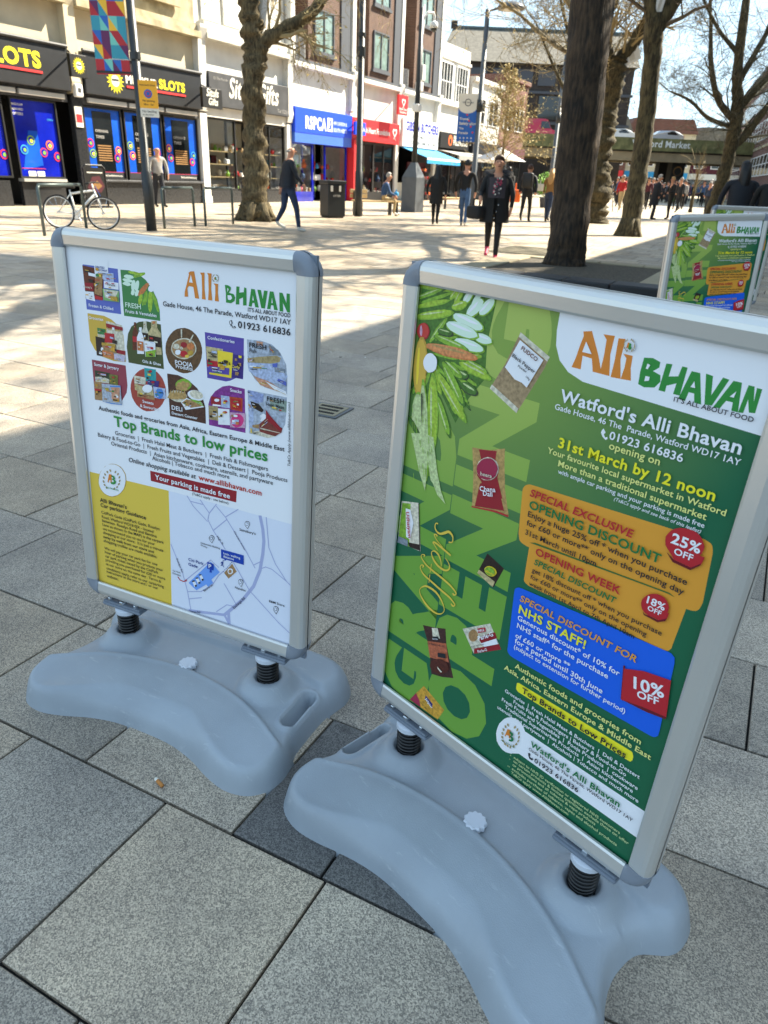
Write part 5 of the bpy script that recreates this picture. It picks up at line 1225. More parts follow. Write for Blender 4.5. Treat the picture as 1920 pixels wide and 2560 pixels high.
P~yl~4~113.8 447.8 119.1 449.1 121.3 445.5 116.1 444.0
P~yl~4~119.1 449.1 124.7 450.4 126.8 447.0 121.3 445.5
P~yl~4~124.7 450.4 129.7 451.7 131.6 448.5 126.8 447.0
P~yl~4~129.7 451.7 133.2 452.5 135.0 449.5 131.6 448.5
P~yl~4~113.7 442.3 111.1 441.1 110.3 442.1 113.0 443.3
P~yl~4~111.1 441.1 107.4 439.4 106.5 440.5 110.3 442.1
P~yl~4~107.4 439.4 103.4 437.4 102.4 438.6 106.5 440.5
P~yl~4~103.4 437.4 100.1 435.5 99.0 436.8 102.4 438.6
P~yl~4~100.1 435.5 97.6 433.7 96.3 435.0 99.0 436.8
P~yl~4~97.6 433.7 95.3 431.7 93.9 433.0 96.3 435.0
P~yl~4~95.3 431.7 93.6 429.8 91.9 431.2 93.9 433.0
P~yl~4~93.6 429.8 92.4 428.3 90.6 429.6 91.9 431.2
P~yl~4~92.4 428.3 92.1 427.3 89.8 428.3 90.6 429.6
P~yl~4~92.1 427.3 92.2 426.9 89.9 426.9 89.8 428.3
P~yl~4~92.2 426.9 92.4 426.9 90.7 425.6 89.9 426.9
P~yl~4~92.4 426.9 92.5 426.9 92.0 424.6 90.7 425.6
P~yl~4~92.5 426.9 92.9 426.8 93.5 424.2 92.0 424.6
P~yl~4~92.9 426.8 94.1 426.7 95.1 424.1 93.5 424.2
P~yl~4~94.1 426.7 95.2 426.8 96.6 424.2 95.1 424.1
P~yl~4~95.2 426.8 95.8 426.9 98.0 424.6 96.6 424.2
P~yl~4~95.8 426.9 96.0 427.0 98.6 425.6 98.0 424.6
P~yl~4~96.0 427.0 96.2 427.5 98.6 426.7 98.6 425.6
P~yl~4~96.2 427.5 96.3 428.2 98.3 427.6 98.6 426.7
P~yl~4~96.3 428.2 96.4 428.7 98.2 428.2 98.3 427.6
P~yl~4~97.0 401.5 96.0 401.7 95.1 404.5 96.1 404.5
P~yl~4~96.0 401.7 94.4 401.8 93.8 404.4 95.1 404.5
P~yl~4~94.4 401.8 92.5 402.3 92.7 404.5 93.8 404.4
P~yl~4~92.5 402.3 90.6 403.6 92.4 404.6 92.7 404.5
P~yl~4~90.6 403.6 89.6 405.5 91.9 405.5 92.4 404.6
P~yl~4~89.6 405.5 89.1 407.5 91.4 407.2 91.9 405.5
P~yl~4~89.1 407.5 88.9 409.7 91.2 409.0 91.4 407.2
P~yl~4~88.9 409.7 89.1 411.8 91.3 410.8 91.2 409.0
P~yl~4~89.1 411.8 89.6 413.8 91.9 412.5 91.3 410.8
P~yl~4~89.6 413.8 90.6 415.8 92.9 414.2 91.9 412.5
P~yl~4~90.6 415.8 91.9 417.7 94.2 415.8 92.9 414.2
P~yl~4~91.9 417.7 93.6 419.2 95.7 416.9 94.2 415.8
P~yl~4~93.6 419.2 95.6 420.5 97.7 417.6 95.7 416.9
P~yl~4~95.6 420.5 98.0 421.5 100.1 418.0 97.7 417.6
P~yl~4~98.0 421.5 100.8 422.1 102.4 418.0 100.1 418.0
P~yl~4~100.8 422.1 104.0 422.0 104.4 417.6 102.4 418.0
P~yl~4~104.0 422.0 107.4 420.9 106.3 416.7 104.4 417.6
P~yl~4~107.4 420.9 110.7 419.1 108.5 415.1 106.3 416.7
P~yl~4~110.7 419.1 113.5 417.2 111.1 413.1 108.5 415.1
P~yl~4~113.5 417.2 116.1 415.6 113.5 411.3 111.1 413.1
P~yl~4~116.1 415.6 118.5 413.9 115.6 409.9 113.5 411.3
P~yl~4~118.5 413.9 120.5 412.2 117.7 408.2 115.6 409.9
P~yl~4~120.5 412.2 121.8 411.2 120.4 406.5 117.7 408.2
P~yl~4~121.8 411.2 122.6 410.9 123.7 405.4 120.4 406.5
P~yl~4~122.6 410.9 124.0 410.7 126.6 405.8 123.7 405.4
P~yl~4~124.0 410.7 126.1 411.0 129.1 406.9 126.6 405.8
P~yl~4~126.1 411.0 128.3 411.7 131.2 408.4 129.1 406.9
P~yl~4~128.3 411.7 130.1 412.5 132.8 409.9 131.2 408.4
P~yl~4~130.1 412.5 131.4 413.6 134.1 411.5 132.8 409.9
P~yl~4~131.4 413.6 132.4 414.9 134.9 413.3 134.1 411.5
P~yl~4~132.4 414.9 133.2 416.3 135.4 415.1 134.9 413.3
P~yl~4~133.2 416.3 133.7 417.8 135.6 417.0 135.4 415.1
P~yl~4~133.7 417.8 133.8 419.6 135.9 418.9 135.6 417.0
P~yl~4~133.8 419.6 133.6 421.4 135.8 420.9 135.9 418.9
P~yl~4~133.6 421.4 133.2 423.0 135.4 423.0 135.8 420.9
P~yl~4~133.2 423.0 132.7 423.9 134.3 425.1 135.4 423.0
P~yl~4~132.7 423.9 131.6 424.5 132.1 426.7 134.3 425.1
P~yl~4~131.6 424.5 129.7 425.1 129.6 427.6 132.1 426.7
P~yl~4~129.7 425.1 127.6 425.5 127.4 428.2 129.6 427.6
P~yl~4~127.6 425.5 126.1 425.8 125.9 428.7 127.4 428.2"""
# ---------------- ground ----------------
def ground_mats():
    m=bpy.data.materials.new('paving'); m.use_nodes=True; t=m.node_tree; b=t.nodes['Principled BSDF']; L=t.links.new; N=t.nodes.new
    tc=N('ShaderNodeTexCoord'); at=N('ShaderNodeAttribute'); at.attribute_name='tone'
    nv=N('ShaderNodeTexVoronoi'); nv.inputs['Scale'].default_value=430; L(tc.outputs['Object'],nv.inputs['Vector']); nb_=N('ShaderNodeTexNoise'); nb_.inputs['Scale'].default_value=420; nb_.inputs['Detail'].default_value=2; L(tc.outputs['Object'],nb_.inputs['Vector']); bwv=N('ShaderNodeRGBToBW'); L(nv.outputs['Color'],bwv.inputs[0]); n1=N('ShaderNodeMix'); n1.data_type='FLOAT'; n1.inputs[0].default_value=.45; L(bwv.outputs[0],n1.inputs[2]); L(nb_.outputs['Fac'],n1.inputs[3])
    r=N('ShaderNodeValToRGB'); e=r.color_ramp.elements; e[0].position=.33; e[0].color=(.42,.42,.43,1); e[1].position=.70; e[1].color=(1.75,1.74,1.7,1)
    L(n1.outputs[0],r.inputs[0])
    n2=N('ShaderNodeTexNoise'); n2.inputs['Scale'].default_value=3.2; n2.inputs['Detail'].default_value=7; n2.inputs['Roughness'].default_value=.62; L(tc.outputs['Object'],n2.inputs['Vector'])
    r2=N('ShaderNodeValToRGB'); e=r2.color_ramp.elements; e[0].position=.3; e[0].color=(.68,.68,.70,1); e[1].position=.72; e[1].color=(1.2,1.18,1.14,1); L(n2.outputs['Fac'],r2.inputs[0])
    n3=N('ShaderNodeTexVoronoi'); n3.inputs['Scale'].default_value=2.3; n3.inputs['Randomness'].default_value=1; L(tc.outputs['Object'],n3.inputs['Vector'])
    r3=N('ShaderNodeValToRGB'); e=r3.color_ramp.elements; e[0].position=.018; e[0].color=(1.3,1.3,1.28,1); e[1].position=.03; e[1].color=(1,1,1,1); L(n3.outputs['Distance'],r3.inputs[0])
    n4=N('ShaderNodeTexVoronoi'); n4.inputs['Scale'].default_value=1.7; L(tc.outputs['Object'],n4.inputs['Vector'])
    r4=N('ShaderNodeValToRGB'); e=r4.color_ramp.elements; e[0].position=.020; e[0].color=(.55,.54,.53,1); e[1].position=.034; e[1].color=(1,1,1,1); L(n4.outputs['Distance'],r4.inputs[0])
    def mul(a,c,f=1):
        x=N('ShaderNodeMix'); x.data_type='RGBA'; x.blend_type='MULTIPLY'; x.inputs[0].default_value=f; L(a,x.inputs[6]); L(c,x.inputs[7]); return x.outputs[2]
    o=mul(mul(mul(at.outputs['Color'],r.outputs[0],.85),r2.outputs[0]),mul(r3.outputs[0],r4.outputs[0])); L(o,b.inputs['Base Color'])
    b.inputs['Roughness'].default_value=.62
    bp=N('ShaderNodeBump'); bp.inputs['Strength'].default_value=.25; bp.inputs['Distance'].default_value=.003; L(n1.outputs[0],bp.inputs['Height']); L(bp.outputs[0],b.inputs['Normal'])
    MATS['paving']=m
ground_mats(); mat('joint','26231f',.95,0,.6,60,.5,120,'0f0e0d'); mat('far_paving','9a9078',.85,0,.2,.6)
g=MB(); g.add([(-60,-120,-.012),(700,-120,-.012),(700,300,-.012),(-60,300,-.012)],[(0,1,2,3)],'joint'); tag(g.build('ground'),kind='structure')
g=MB(); g.add([(72,-60,.0),(600,-60,.0),(600,200,.0),(72,200,.0)],[(0,1,2,3)],'far_paving'); tag(g.build('far_pavement'),kind='structure')
def paving():
    r=random.Random(11); vs=[];fs=[];tn=[]
    CW=.3855; a=.03; gap=.0031
    fixed={0:[-.10,.487,.875,1.275],1:[.10,.5,.707,1.11,1.53],-1:[-.1,.28,.69,1.1],2:[-.06,.33,.92,1.5],3:[-.19,.2,.6,1.05]}
    hole=lambda x,y: 9.35<x<12.5 and 1.3<y<4.0
    for k in range(-6,186):
        x0=.40+CW*k; near=x0<9
        y=-3.9+r.random()*.4; ys=[y]
        if k in fixed:
            ys=[]; y=min(fixed[k])
            while y>-3.6: y-=r.choice((.39,.39,.58)); 
            pre=[]; y=min(fixed[k])
            while y>-3.6: y-=r.choice((.39,.39,.58)); pre.append(y)
            ys=pre[::-1]+fixed[k]; y=ys[-1]
        while y<20.6: y+=r.choice((.39,.39,.45,.58,.58)); ys.append(y)
        for y0,y1 in zip(ys,ys[1:]):
            if hole(x0+.2,(y0+y1)/2): continue
            v=r.random(); tone=.29*(.80+.38*r.random()); wm=r.random()
            c=(tone*(1.12+.10*wm),tone*(1+.01*wm),tone*(.85-.09*wm))
            if x0>7: c=tuple(q*z*.92 for q,z in zip(c,(1.18,1.14,1.06)))  # slabs farther off lightened and warmed: sunlit look put into their colour
            if k==1 and abs(y0-.10)<.02 or k==1 and abs(y0-.5)<.02: c=(.115,.11,.105)
            G=gap if near else .005; dz=(r.random()-.5)*.003 if near else 0; o=len(vs)
            q=[(x0+G,y0+G),(x0+CW-G,y0+G),(x0+CW-G,y1-G),(x0+G,y1-G)]; q=[(x-a*yy,yy) for x,yy in q]
            if near:
                B=.0025; q2=[(q[0][0]+B,q[0][1]+B),(q[1][0]-B,q[1][1]+B),(q[2][0]-B,q[2][1]-B),(q[3][0]+B,q[3][1]-B)]
                vs+=[(x,yy,dz-.011) for x,yy in q]+[(x,yy,dz-.002) for x,yy in q]+[(x,yy,dz) for x,yy in q2]
                for L0 in (0,4): fs+=[(o+L0+i,o+L0+(i+1)%4,o+L0+4+(i+1)%4,o+L0+4+i) for i in range(4)]; tn+=[c]*4
                fs.append((o+8,o+9,o+10,o+11)); tn.append(c)
            else: vs+=[(x,yy,0) for x,yy in q]; fs.append((o,o+1,o+2,o+3)); tn.append(c)
    me=bpy.data.meshes.new('paving'); me.from_pydata(vs,[],fs); me.materials.append(MATS['paving'])
    at=me.color_attributes.new('tone','FLOAT_COLOR','CORNER'); buf=[]
    for p,c in zip(me.polygons,tn): buf+=[*c,1]*p.loop_total
    at.data.foreach_set('color',buf); o=bpy.data.objects.new('paving',me); COL.objects.link(o); tag(o,kind='structure')
paving()
# ---------------- pavement signs ----------------
def base_mesh(slot=1):
    fr=[(0,-.200),(.08,-.203),(.15,-.219),(.215,-.244),(.27,-.257),(.32,-.249),(.352,-.220),(.364,-.185),(.362,-.145)]
    wa=lambda m: [(.350 if m else .338,-.105),(.349 if m else .320,-.06),(.349 if m else .316,-.015),(.352 if m else .325,.03),(.362,.07),(.370,.105),(.362,.145),(.335,.178),(.285,.196),(.20,.196),(.10,.190)]
    pts=fr+wa(slot>0)+[(0,.188)]+[(-x,y) for x,y in (fr[1:]+wa(slot<0))[::-1]]
    P=np.array(pts); n=len(P); dense=[]
    for i in range(n):   # Catmull-Rom
        p0,p1,p2,p3=P[i-1],P[i],P[(i+1)%n],P[(i+2)%n]
        for t in np.linspace(0,1,6,endpoint=False): dense.append(.5*((2*p1)+(p2-p0)*t+(2*p0-5*p1+4*p2-p3)*t*t+(3*p1-p0-3*p2+p3)*t**3))
    D=np.array(dense); E=np.roll(D,-1,0)
    st=.0045; xs=np.arange(-.414,.4141,st); ys=np.arange(-.288,.2881,st); X,Y=np.meshgrid(xs,ys); pt=np.stack([X.ravel(),Y.ravel()],1)
    d=np.full(len(pt),9.); near=np.zeros_like(pt); ins=np.zeros(len(pt),bool)
    for A,B in zip(D,E):
        ab=B-A; t=np.clip(((pt-A)@ab)/(ab@ab),0,1); c=A+t[:,None]*ab; dd=np.hypot(*(pt-c).T); m=dd<d; d[m]=dd[m]; near[m]=c[m]
        cr=((A[1]>pt[:,1])!=(B[1]>pt[:,1])); xi=A[0]+(pt[:,1]-A[1])*(B[0]-A[0])/(B[1]-A[1]+1e-12); ins^=cr&(pt[:,0]<xi)
    x,y=pt.T; sm=lambda a,b,v: (lambda t:t*t*(3-2*t))(np.clip((v-a)/(b-a),0,1))
    arc=-.043-.055*(x/.25)**2; ax=np.abs(x)
    fc=.084-.016*sm(0,.13,arc-y)-.012*sm(.18,.35,ax)+.004*np.exp(-((y-arc+.006)/.008)**2); web=.074-.014*sm(.25,.33,ax); bc=.083-.010*sm(.18,.35,ax)
    tf=sm(-.006,.010,arc-y); tb=sm(.068,.086,y+.02*sm(.2,.36,ax)); top=web*(1-tf)*(1-tb)+fc*tf+bc*tb
    slope=1.3+1.3*sm(.10,.27,ax); slope=np.where(y>.0,2.0,slope); a_=.010+d*slope+.020*np.sqrt(np.clip(d/.012,0,1))*(1-np.clip(d/.05,0,1)); k_=.012+.010*sm(.12,.3,ax); h_=np.clip(.5+.5*(a_-top)/k_,0,1); z=a_*(1-h_)+top*h_-k_*h_*(1-h_)
    for bx in (-.215,.215):
        r=np.hypot(x-bx,y); z=np.maximum(z,np.where(r<.1,z+(.104-z)*(1-sm(.042,.082,r)),z)); z=np.where(r<.031,z-.014*(1-sm(.027,.031,r)),z)
    for sx in (slot,):
        yy=np.clip(y,-.075,.02); r=np.hypot(x-sx*.317,y-yy); z=z-(z-.004)*(1-sm(.011,.0165,r)); z=z+.006*np.exp(-((r-.021)/.006)**2)
    sg=np.where(ins,d,-d); z=np.where(ins,z,.010+sg*3.2); keep=sg>-st*2.2
    vs=[];H,Wd=X.shape; fs=[];used={}
    for j in range(H-1):
        for i in range(Wd-1):
            q=[j*Wd+i,j*Wd+i+1,(j+1)*Wd+i+1,(j+1)*Wd+i]
            if all(keep[k] for k in q):
                for k in q:
                    if k not in used: used[k]=len(vs); vs.append((x[k],y[k],z[k]))
                fs.append(tuple(used[k] for k in q))
    b=MB(); b.add(vs,fs,'base_plastic'); return b
FW,FH=.6477,.8835
PROF=[(0,.0),(.0,-.010),(.0025,-.017),(.008,-.0215),(.015,-.0225),(.033,-.0195),(.0365,-.017),(.037,-.0135),(.0345,-.011)]  # (inset, depth to the front)
def rail(b,p0,p1,inw,sgn):
    p0,p1,inw=Vector(p0),Vector(p1),Vector(inw); vs=[]
    for p in (p0,p1): vs+=[p+inw*o+Vector((0,(dd-.002)*sgn,0)) for o,dd in PROF]
    n=len(PROF); fs=[(i,i+1,n+i+1,n+i) for i in range(n-1)]+[tuple(range(n)),tuple(range(2*n-1,n-1,-1))]; b.add(vs,fs,'alu')
def corner(b,cx,cz,sx,sz,sgn,m='cap_grey'):
    rr=.041; k=9; vs=[]; n=len(PROF)-1
    for a in np.linspace(0,math.pi/2,k):
        u=Vector((sx*math.cos(a),0,sz*math.sin(a)))
        for o,dd in PROF[:-1]: vs.append(Vector((cx,0,cz))+u*(max(rr-o,.002)+.0008)+Vector((0,(dd*1.04-.0026)*sgn,0)))
    fs=[(i*n+j,i*n+j+1,(i+1)*n+j+1,(i+1)*n+j) for i in range(k-1) for j in range(n-1)]
    fs+=[tuple(range(n)),tuple(range((k-1)*n+n-1,(k-1)*n-1,-1))]; b.add(vs,fs,m)
PC=dict(k='26262b',w='ececf0',g='2f8a3a',g2='12703c',pg='d6ead6',r='c03a2c',n='1d3a86',yl='e2c14a',yl2='d2ab45',yl3='f0d23a',map='dde1ef',go='c9a040',go2='cbb887',dr='97222c',drd='6a1620',bl2='5a68b8',bl3='4a84cc',br1='6b3420',br2='b0875a',br3='33241f',br4='6a4c30',br5='55352a',br6='5a2a20',lb='b8c4e2',lb2='9aa6d0',ggn='7fae6a',cr='ded6c0',cr2='e6dcc4',rd='b8242e',dg='3f8046',dg2='3a4a34',dg3='4c7a30',lg='8cb83c',yg='a8c840',oc='d9814a',oc2='c2502c',ol='46512c',ol2='7a7a3a',vi='5a48a0',vi2='3c2c78',lgr='b4bccb',ggr='98a89c',fi='b09a6c',fi2='c09a60',sal='d49a7c',sal2='c26a4a',gr='8a929c',ma='933c4c',**{'or':'a6443a'},te='2a9a9c',pu='8a3a90',pk='d8a8c4',pk2='d83a80',meat='8a4038',rd1='a9aed2',lbl='72a0ea',nb='1440a8',lo='d9822f',yp='e8e68a',ye='f2e52c',og='e09a34',ogd='3a6a34',bu='1560dc',lv='cfc4d8',tan='a98f6c',gold='d9a23a',gold2='bf9a5e',mag='a02848',tom='c23a34',car='e0925c',pyg='c9d89a',dbr='4a2c28',yw='c8d89a')
PHOTO='br1 br2 br3 br4 br5 br6 cr cr2 go go2 fi fi2 sal sal2 lb lb2 gr lgr ggr lg yg pyg dg2 dg3 oc oc2 car meat gold gold2 tan dbr ol2 pu pk lv'.split()
for k,v in PC.items(): mat('ink_'+k,v,.42,0,.38 if k in PHOTO else 0,170,spec=.35)
def green_print():
    for nm,lo,hi in (('print_green','1a6242','84a048'),('print_olive','6f9f3c','a8ba5c')):
        m=bpy.data.materials.new(nm); m.use_nodes=True; t=m.node_tree; b=t.nodes['Principled BSDF']; L=t.links.new
        tc=t.nodes.new('ShaderNodeTexCoord'); vm=t.nodes.new('ShaderNodeVectorMath'); vm.operation='DISTANCE'; vm.inputs[1].default_value=(-.12,0,.83); L(tc.outputs['Object'],vm.inputs[0])
        r=t.nodes.new('ShaderNodeValToRGB'); e=r.color_ramp.elements; e[0].position=.06; e[0].color=(*lin(hi),1); e[1].position=.42; e[1].color=(*lin(lo),1); L(vm.outputs['Value'],r.inputs[0])
        L(r.outputs[0],b.inputs['Base Color']); b.inputs['Roughness'].default_value=.42; b.inputs['Specular IOR Level'].default_value=.35; MATS[nm]=m
green_print()
def poster_mesh(side):
    W,H=.574,.8185; x0,z1=-W/2,FH/2+H/2; b=MB(); Y0=-.0105
    fx=lambda u:x0+u/1000; fz=lambda v:z1-v/1000
    items=[]
    for ln in POSTER[side].strip().split('\n'):
        f=ln.split('~'); items.append(f)
    ps=[f for f in items if f[0]=='P']; ts=[f for f in items if f[0]=='T']
    glyph_batch([(f[9],float(f[7]),float(f[8])) for f in ts])
    rd_=random.Random(side); extra=[]
    for f in ps:
        c=[float(q) for q in f[3].split()]; P=[Vector(c[i:i+2]) for i in range(0,len(c),2)]
        if len(P)<4 or len(P)>8 or int(f[2])<2 or int(f[2])>6 or f[1] in ('g','lo','rd1','map','nb','lbl','k','n','go','yl','drd','dr','rd','og','ogd','bu','ye') : continue
        a=abs(sum(P[i-1].x*P[i].y-P[i].x*P[i-1].y for i in range(len(P))))/2
        if not 90<a<9000: continue
        A,B_,C_,D_=P[0],P[1],P[len(P)//2],P[-1]; u,w_=(B_-A),(D_-A)
        if abs(u.x*w_.y-u.y*w_.x)<30 or side=='R' or A.y>345: continue
        for k in range(5):
            s0,t0=rd_.uniform(.08,.6),rd_.uniform(.1,.8); ds,dt=rd_.uniform(.12,.34),rd_.uniform(.04,.16); col=rd_.choice(['w','cr','rd','k','br3','go','yl','dg','lb','br2','gold'])
            q=[A+u*x_+w_*y_ for x_,y_ in ((s0,t0),(s0+ds,t0),(s0+ds,t0+dt),(s0,t0+dt))]; extra.append(['P',col,'6',' '.join('%.1f %.1f'%(z.x,z.y) for z in q)])
    ps=ps+extra
    bgm='ink_w' if side=='L' else 'print_green'
    b.panel(x0-.012,-x0+.012,z1-H-.012,z1+.012,Y0,bgm)
    order=sorted([(int(f[2]),i,f) for i,f in enumerate(ps)]+[(int(f[2])+.5,i,f) for i,f in enumerate(ts)],key=lambda q:(q[0],q[1]))
    clipu=lambda u:min(max(u,-9),W*1000+9); clipv=lambda v:min(max(v,-9),H*1000+9)
    for rank,(ly,_,f) in enumerate(order):
        y=Y0-.00004-rank*.0000055
        if f[0]=='P':
            c=[float(q) for q in f[3].split()]; pts=[(fx(clipu(c[i])),fz(clipv(c[i+1]))) for i in range(0,len(c),2)]
            ar=sum(pts[i-1][0]*pts[i][1]-pts[i][0]*pts[i-1][1] for i in range(len(pts)))
            if ar<0: pts=pts[::-1]
            b.face(pts,y,MATS.get('ink_'+f[1]) or MATS[f[1]])
        else:
            u,v,wd,ang=map(float,f[3:7]); vs,fs,gw=glyphs(f[9],float(f[7]),float(f[8])); k=wd/1000/gw; zs=float(f[10]) if len(f)>10 else (.9 if float(f[7])>.6 else .95)
            ca,sa=math.cos(R(ang)),math.sin(R(ang)); kx=k
            P=[]
            for a,h in vs:
                a,h=a*kx,h*kx*zs; P.append((fx(u)+a*ca-h*sa,y,fz(v)+a*sa+h*ca))
            b.add(P,fs,MATS.get('ink_'+f[1]) or MATS[f[1]])
    return b
sign_base={'L':base_mesh(1),'R':base_mesh(-1)}
def make_sign(side,label,loc,yaw,lean,tilt):
    t=thing('pavement_sign',label,'pavement sign',loc,yaw,'swinging poster signs set out on the paving')
    L=dict(par=t,local=True)
    bo=sign_base[side].build('sign_base',**L,smooth=True)
    k=MB(); pr=[]
    n=44; vs=[]
    for z,r in ((.078,.0215),(.0865,.0215),(.0895,.0195)):
        vs+=[((r+.0018*math.cos(a*11))*math.cos(a),(r+.0018*math.cos(a*11))*math.sin(a)-.032,z) for a in np.linspace(0,2*math.pi,n,endpoint=False)]
    k.add(vs,[(i*n+j,i*n+(j+1)%n,(i+1)*n+(j+1)%n,(i+1)*n+j) for i in range(2) for j in range(n)]+[tuple(2*n+j for j in range(n))],'collar'); k.build('filler_cap',bo,local=True)
    c=MB(); c.tube([(.335,.115,.017),(.352,.115,.017)],.017,'black_rubber',12); c.build('castor',bo,local=True)
    for sx in (-.215,.215):
        s=MB(); s.lathe([(.0205,.088),(.0205,.158)],'black_rubber',16,Matrix.Translation((sx,0,0)))
        hp=[(sx+.0225*math.cos(a),.0225*math.sin(a),.091+.0086*a/(2*math.pi)) for a in np.linspace(0,2*math.pi*7.4,150)]
        s.tube(hp,.0042,'black_rubber',6); so_=s.build('spring',**L,smooth=True)
        s=MB(); s.lathe([(.026,.154),(.0285,.156),(.0285,.166),(.026,.168),(.010,.168)],'collar',22,Matrix.Translation((sx,0,0))); smooth_angle(s.build('spring_collar',so_,local=True))
        s=MB(); s.rbox(sx-.062,sx+.062,-.021,.021,.168,.177,'bracket',.004); s.rbox(sx-.060,sx+.060,-.018,.018,.177,.182,'bracket',.002)
        br=s.build('bracket',**L)
        for dx,r in ((-.042,.006),(0,.0095),(.042,.006)): s=MB(); s.lathe([(r,.182),(r,.189),(r*.8,.1905)],'zinc',6,Matrix.Translation((sx+dx,-.010,0))); s.build('bolt',br,local=True)
    # frame, leaning on its springs
    M=Matrix.Translation((0,0,.1915))@Matrix.Rotation(-lean,4,'X')@Matrix.Rotation(-tilt,4,'Y')
    f=MB(); h=FW/2; q=.041
    for sg in (1,-1):
        rail(f,(-h+q,0,FH),(h-q,0,FH),(0,0,-1),sg); rail(f,(h-q,0,0),(-h+q,0,0),(0,0,1),sg)
        rail(f,(-h,0,q),(-h,0,FH-q),(1,0,0),sg); rail(f,(h,0,FH-q),(h,0,q),(-1,0,0),sg)
    f.box(-h+.03,h-.03,-.0085,.0085,.03,FH-.03,'bracket'); f.box(-h+.003,h-.003,-.004,.004,.005,FH-.005,'bracket')
    fo=f.build('frame',**L); fo.matrix_basis=M
    for sx in (-1,1):
        for sz in (-1,1):
            k=MB()
            for sg in (1,-1): corner(k,sx*(h-q),FH-q if sz>0 else q,sx,sz,sg)
            o=smooth_angle(k.build('corner_cap',fo,local=True),35)
    if side:
        po=POS[side] if side in POS else None
        if po is None: po=poster_mesh(side).build('poster',t,local=True); POS[side]=po
        else: po=po.copy(); COL.objects.link(po); po.parent=t
        po.matrix_basis=M
    return t
POS={}
def sgn(cx,cy,yaw): # centre in heading frame -> root on the ground
    N=(math.sin(yaw),-math.cos(yaw)); return S(cx+N[0]*.012,cy+N[1]*.012,0)
make_sign('L','white food poster with a yellow panel and street map on a grey swinging sign',sgn(-.454,1.469,-.416),-.416-R(62.7),.046,-.0127)
make_sign('R','largest green poster sign, nearest on the right, cut by the picture edge',sgn(.232,1.014,-.801),-.801-R(62.7),.035,-.0155)
make_sign('R','green poster sign standing by the dark kerb, behind the nearest green one',Vector((4.986,.372,0)),-.87,0,.04)
make_sign('R','farthest green poster sign, mostly hidden behind another green sign',Vector((7.95,.44,0)),-.994,0,.0)
# cigarette end, drain grate, utility cover, planter
b=MB(); p0=Vector((.79,.935,.0058)); p1=Vector((.782,.908,.0058)); 
mat('butt','b87a3c',.8); mat('paper','d8d4c8',.8)
b=MB(); q=p1.lerp(p0,.72); b.tube([p1,q],.0042,'butt',10); b.tube([q,p0],[.0042,.0039],'paper',10); tag(b.build('cigarette_end',smooth=True),'orange cigarette end lying along a paving joint','cigarette end')
b=MB(); b.box(13.35,14.95,3.75,5.0,.0,.004,'kerb_dark')
for i in range(16): b.box(13.4+i*.097,13.46+i*.097,3.8,4.95,.004,.012,'joint')
for i in range(17): b.box(13.365+i*.097,13.398+i*.097,3.8,4.95,.004,.015,'far_paving')
tag(b.build('drain_grate'),'slotted drain grate set in the sunny paving beside the planter','drain')
b=MB(); Mx=Matrix.Translation((3.25,2.06,0))@Matrix.Rotation(.05,4,'Z'); b.box(-.11,.11,-.11,.11,.001,.006,'post_grey',Mx); b.box(-.09,.09,-.09,.09,.006,.009,'far_paving',Mx)
for i in range(3): b.box(-.07+i*.055,-.045+i*.055,-.07,.07,.009,.011,'joint',Mx)
tag(b.build('utility_cover'),'small metal utility cover recessed in the shaded paving','cover')
pl=thing('planter','low square tree planter with dark kerbs and gravel soil','planter',(11,2.7,0))
b=MB(); b.box(9.7,12.35,1.6,3.8,-.02,.05,'gravel'); b.build('soil',pl)
b=MB()
for i in range(5):
    a0=1.22+i*.6; b.rbox(9.28,9.72,a0+.004,a0+.596,-.01,.115,'kerb_dark',.02)
for i in range(4):
    a0=1.25+i*.7; b.rbox(12.33,12.62,a0+.006,a0+.694,-.01,.07,'far_paving',.012)
    a1=9.73+i*.65; b.rbox(a1+.006,a1+.644,1.22,1.62,-.01,.07,'far_paving',.012); b.rbox(a1+.006,a1+.644,3.78,4.2,-.01,.07,'far_paving',.012)
b.build('kerb',pl)

b=MB(); r=random.Random(31)
for i in range(150):
    x=r.uniform(3,13); y=r.uniform(-1.6,1.0+x*.75); q=r.uniform(.004,.011)*(1 if x<3 else 2); a=r.uniform(0,6.28); u_=Vector((math.cos(a),math.sin(a),0))*q; v_=Vector((-u_.y,u_.x,0))*.5
    c=Vector((x,y,.004)); b.add([c-u_,c+v_+Vector((0,0,.003)),c+u_,c-v_],[(0,1,2,3)],['butt','joint','paper','kerb_dark','gravel'][i%5])
tag(b.build('litter'),'scattered specks of leaf and litter on the paving','litter',kind='stuff')
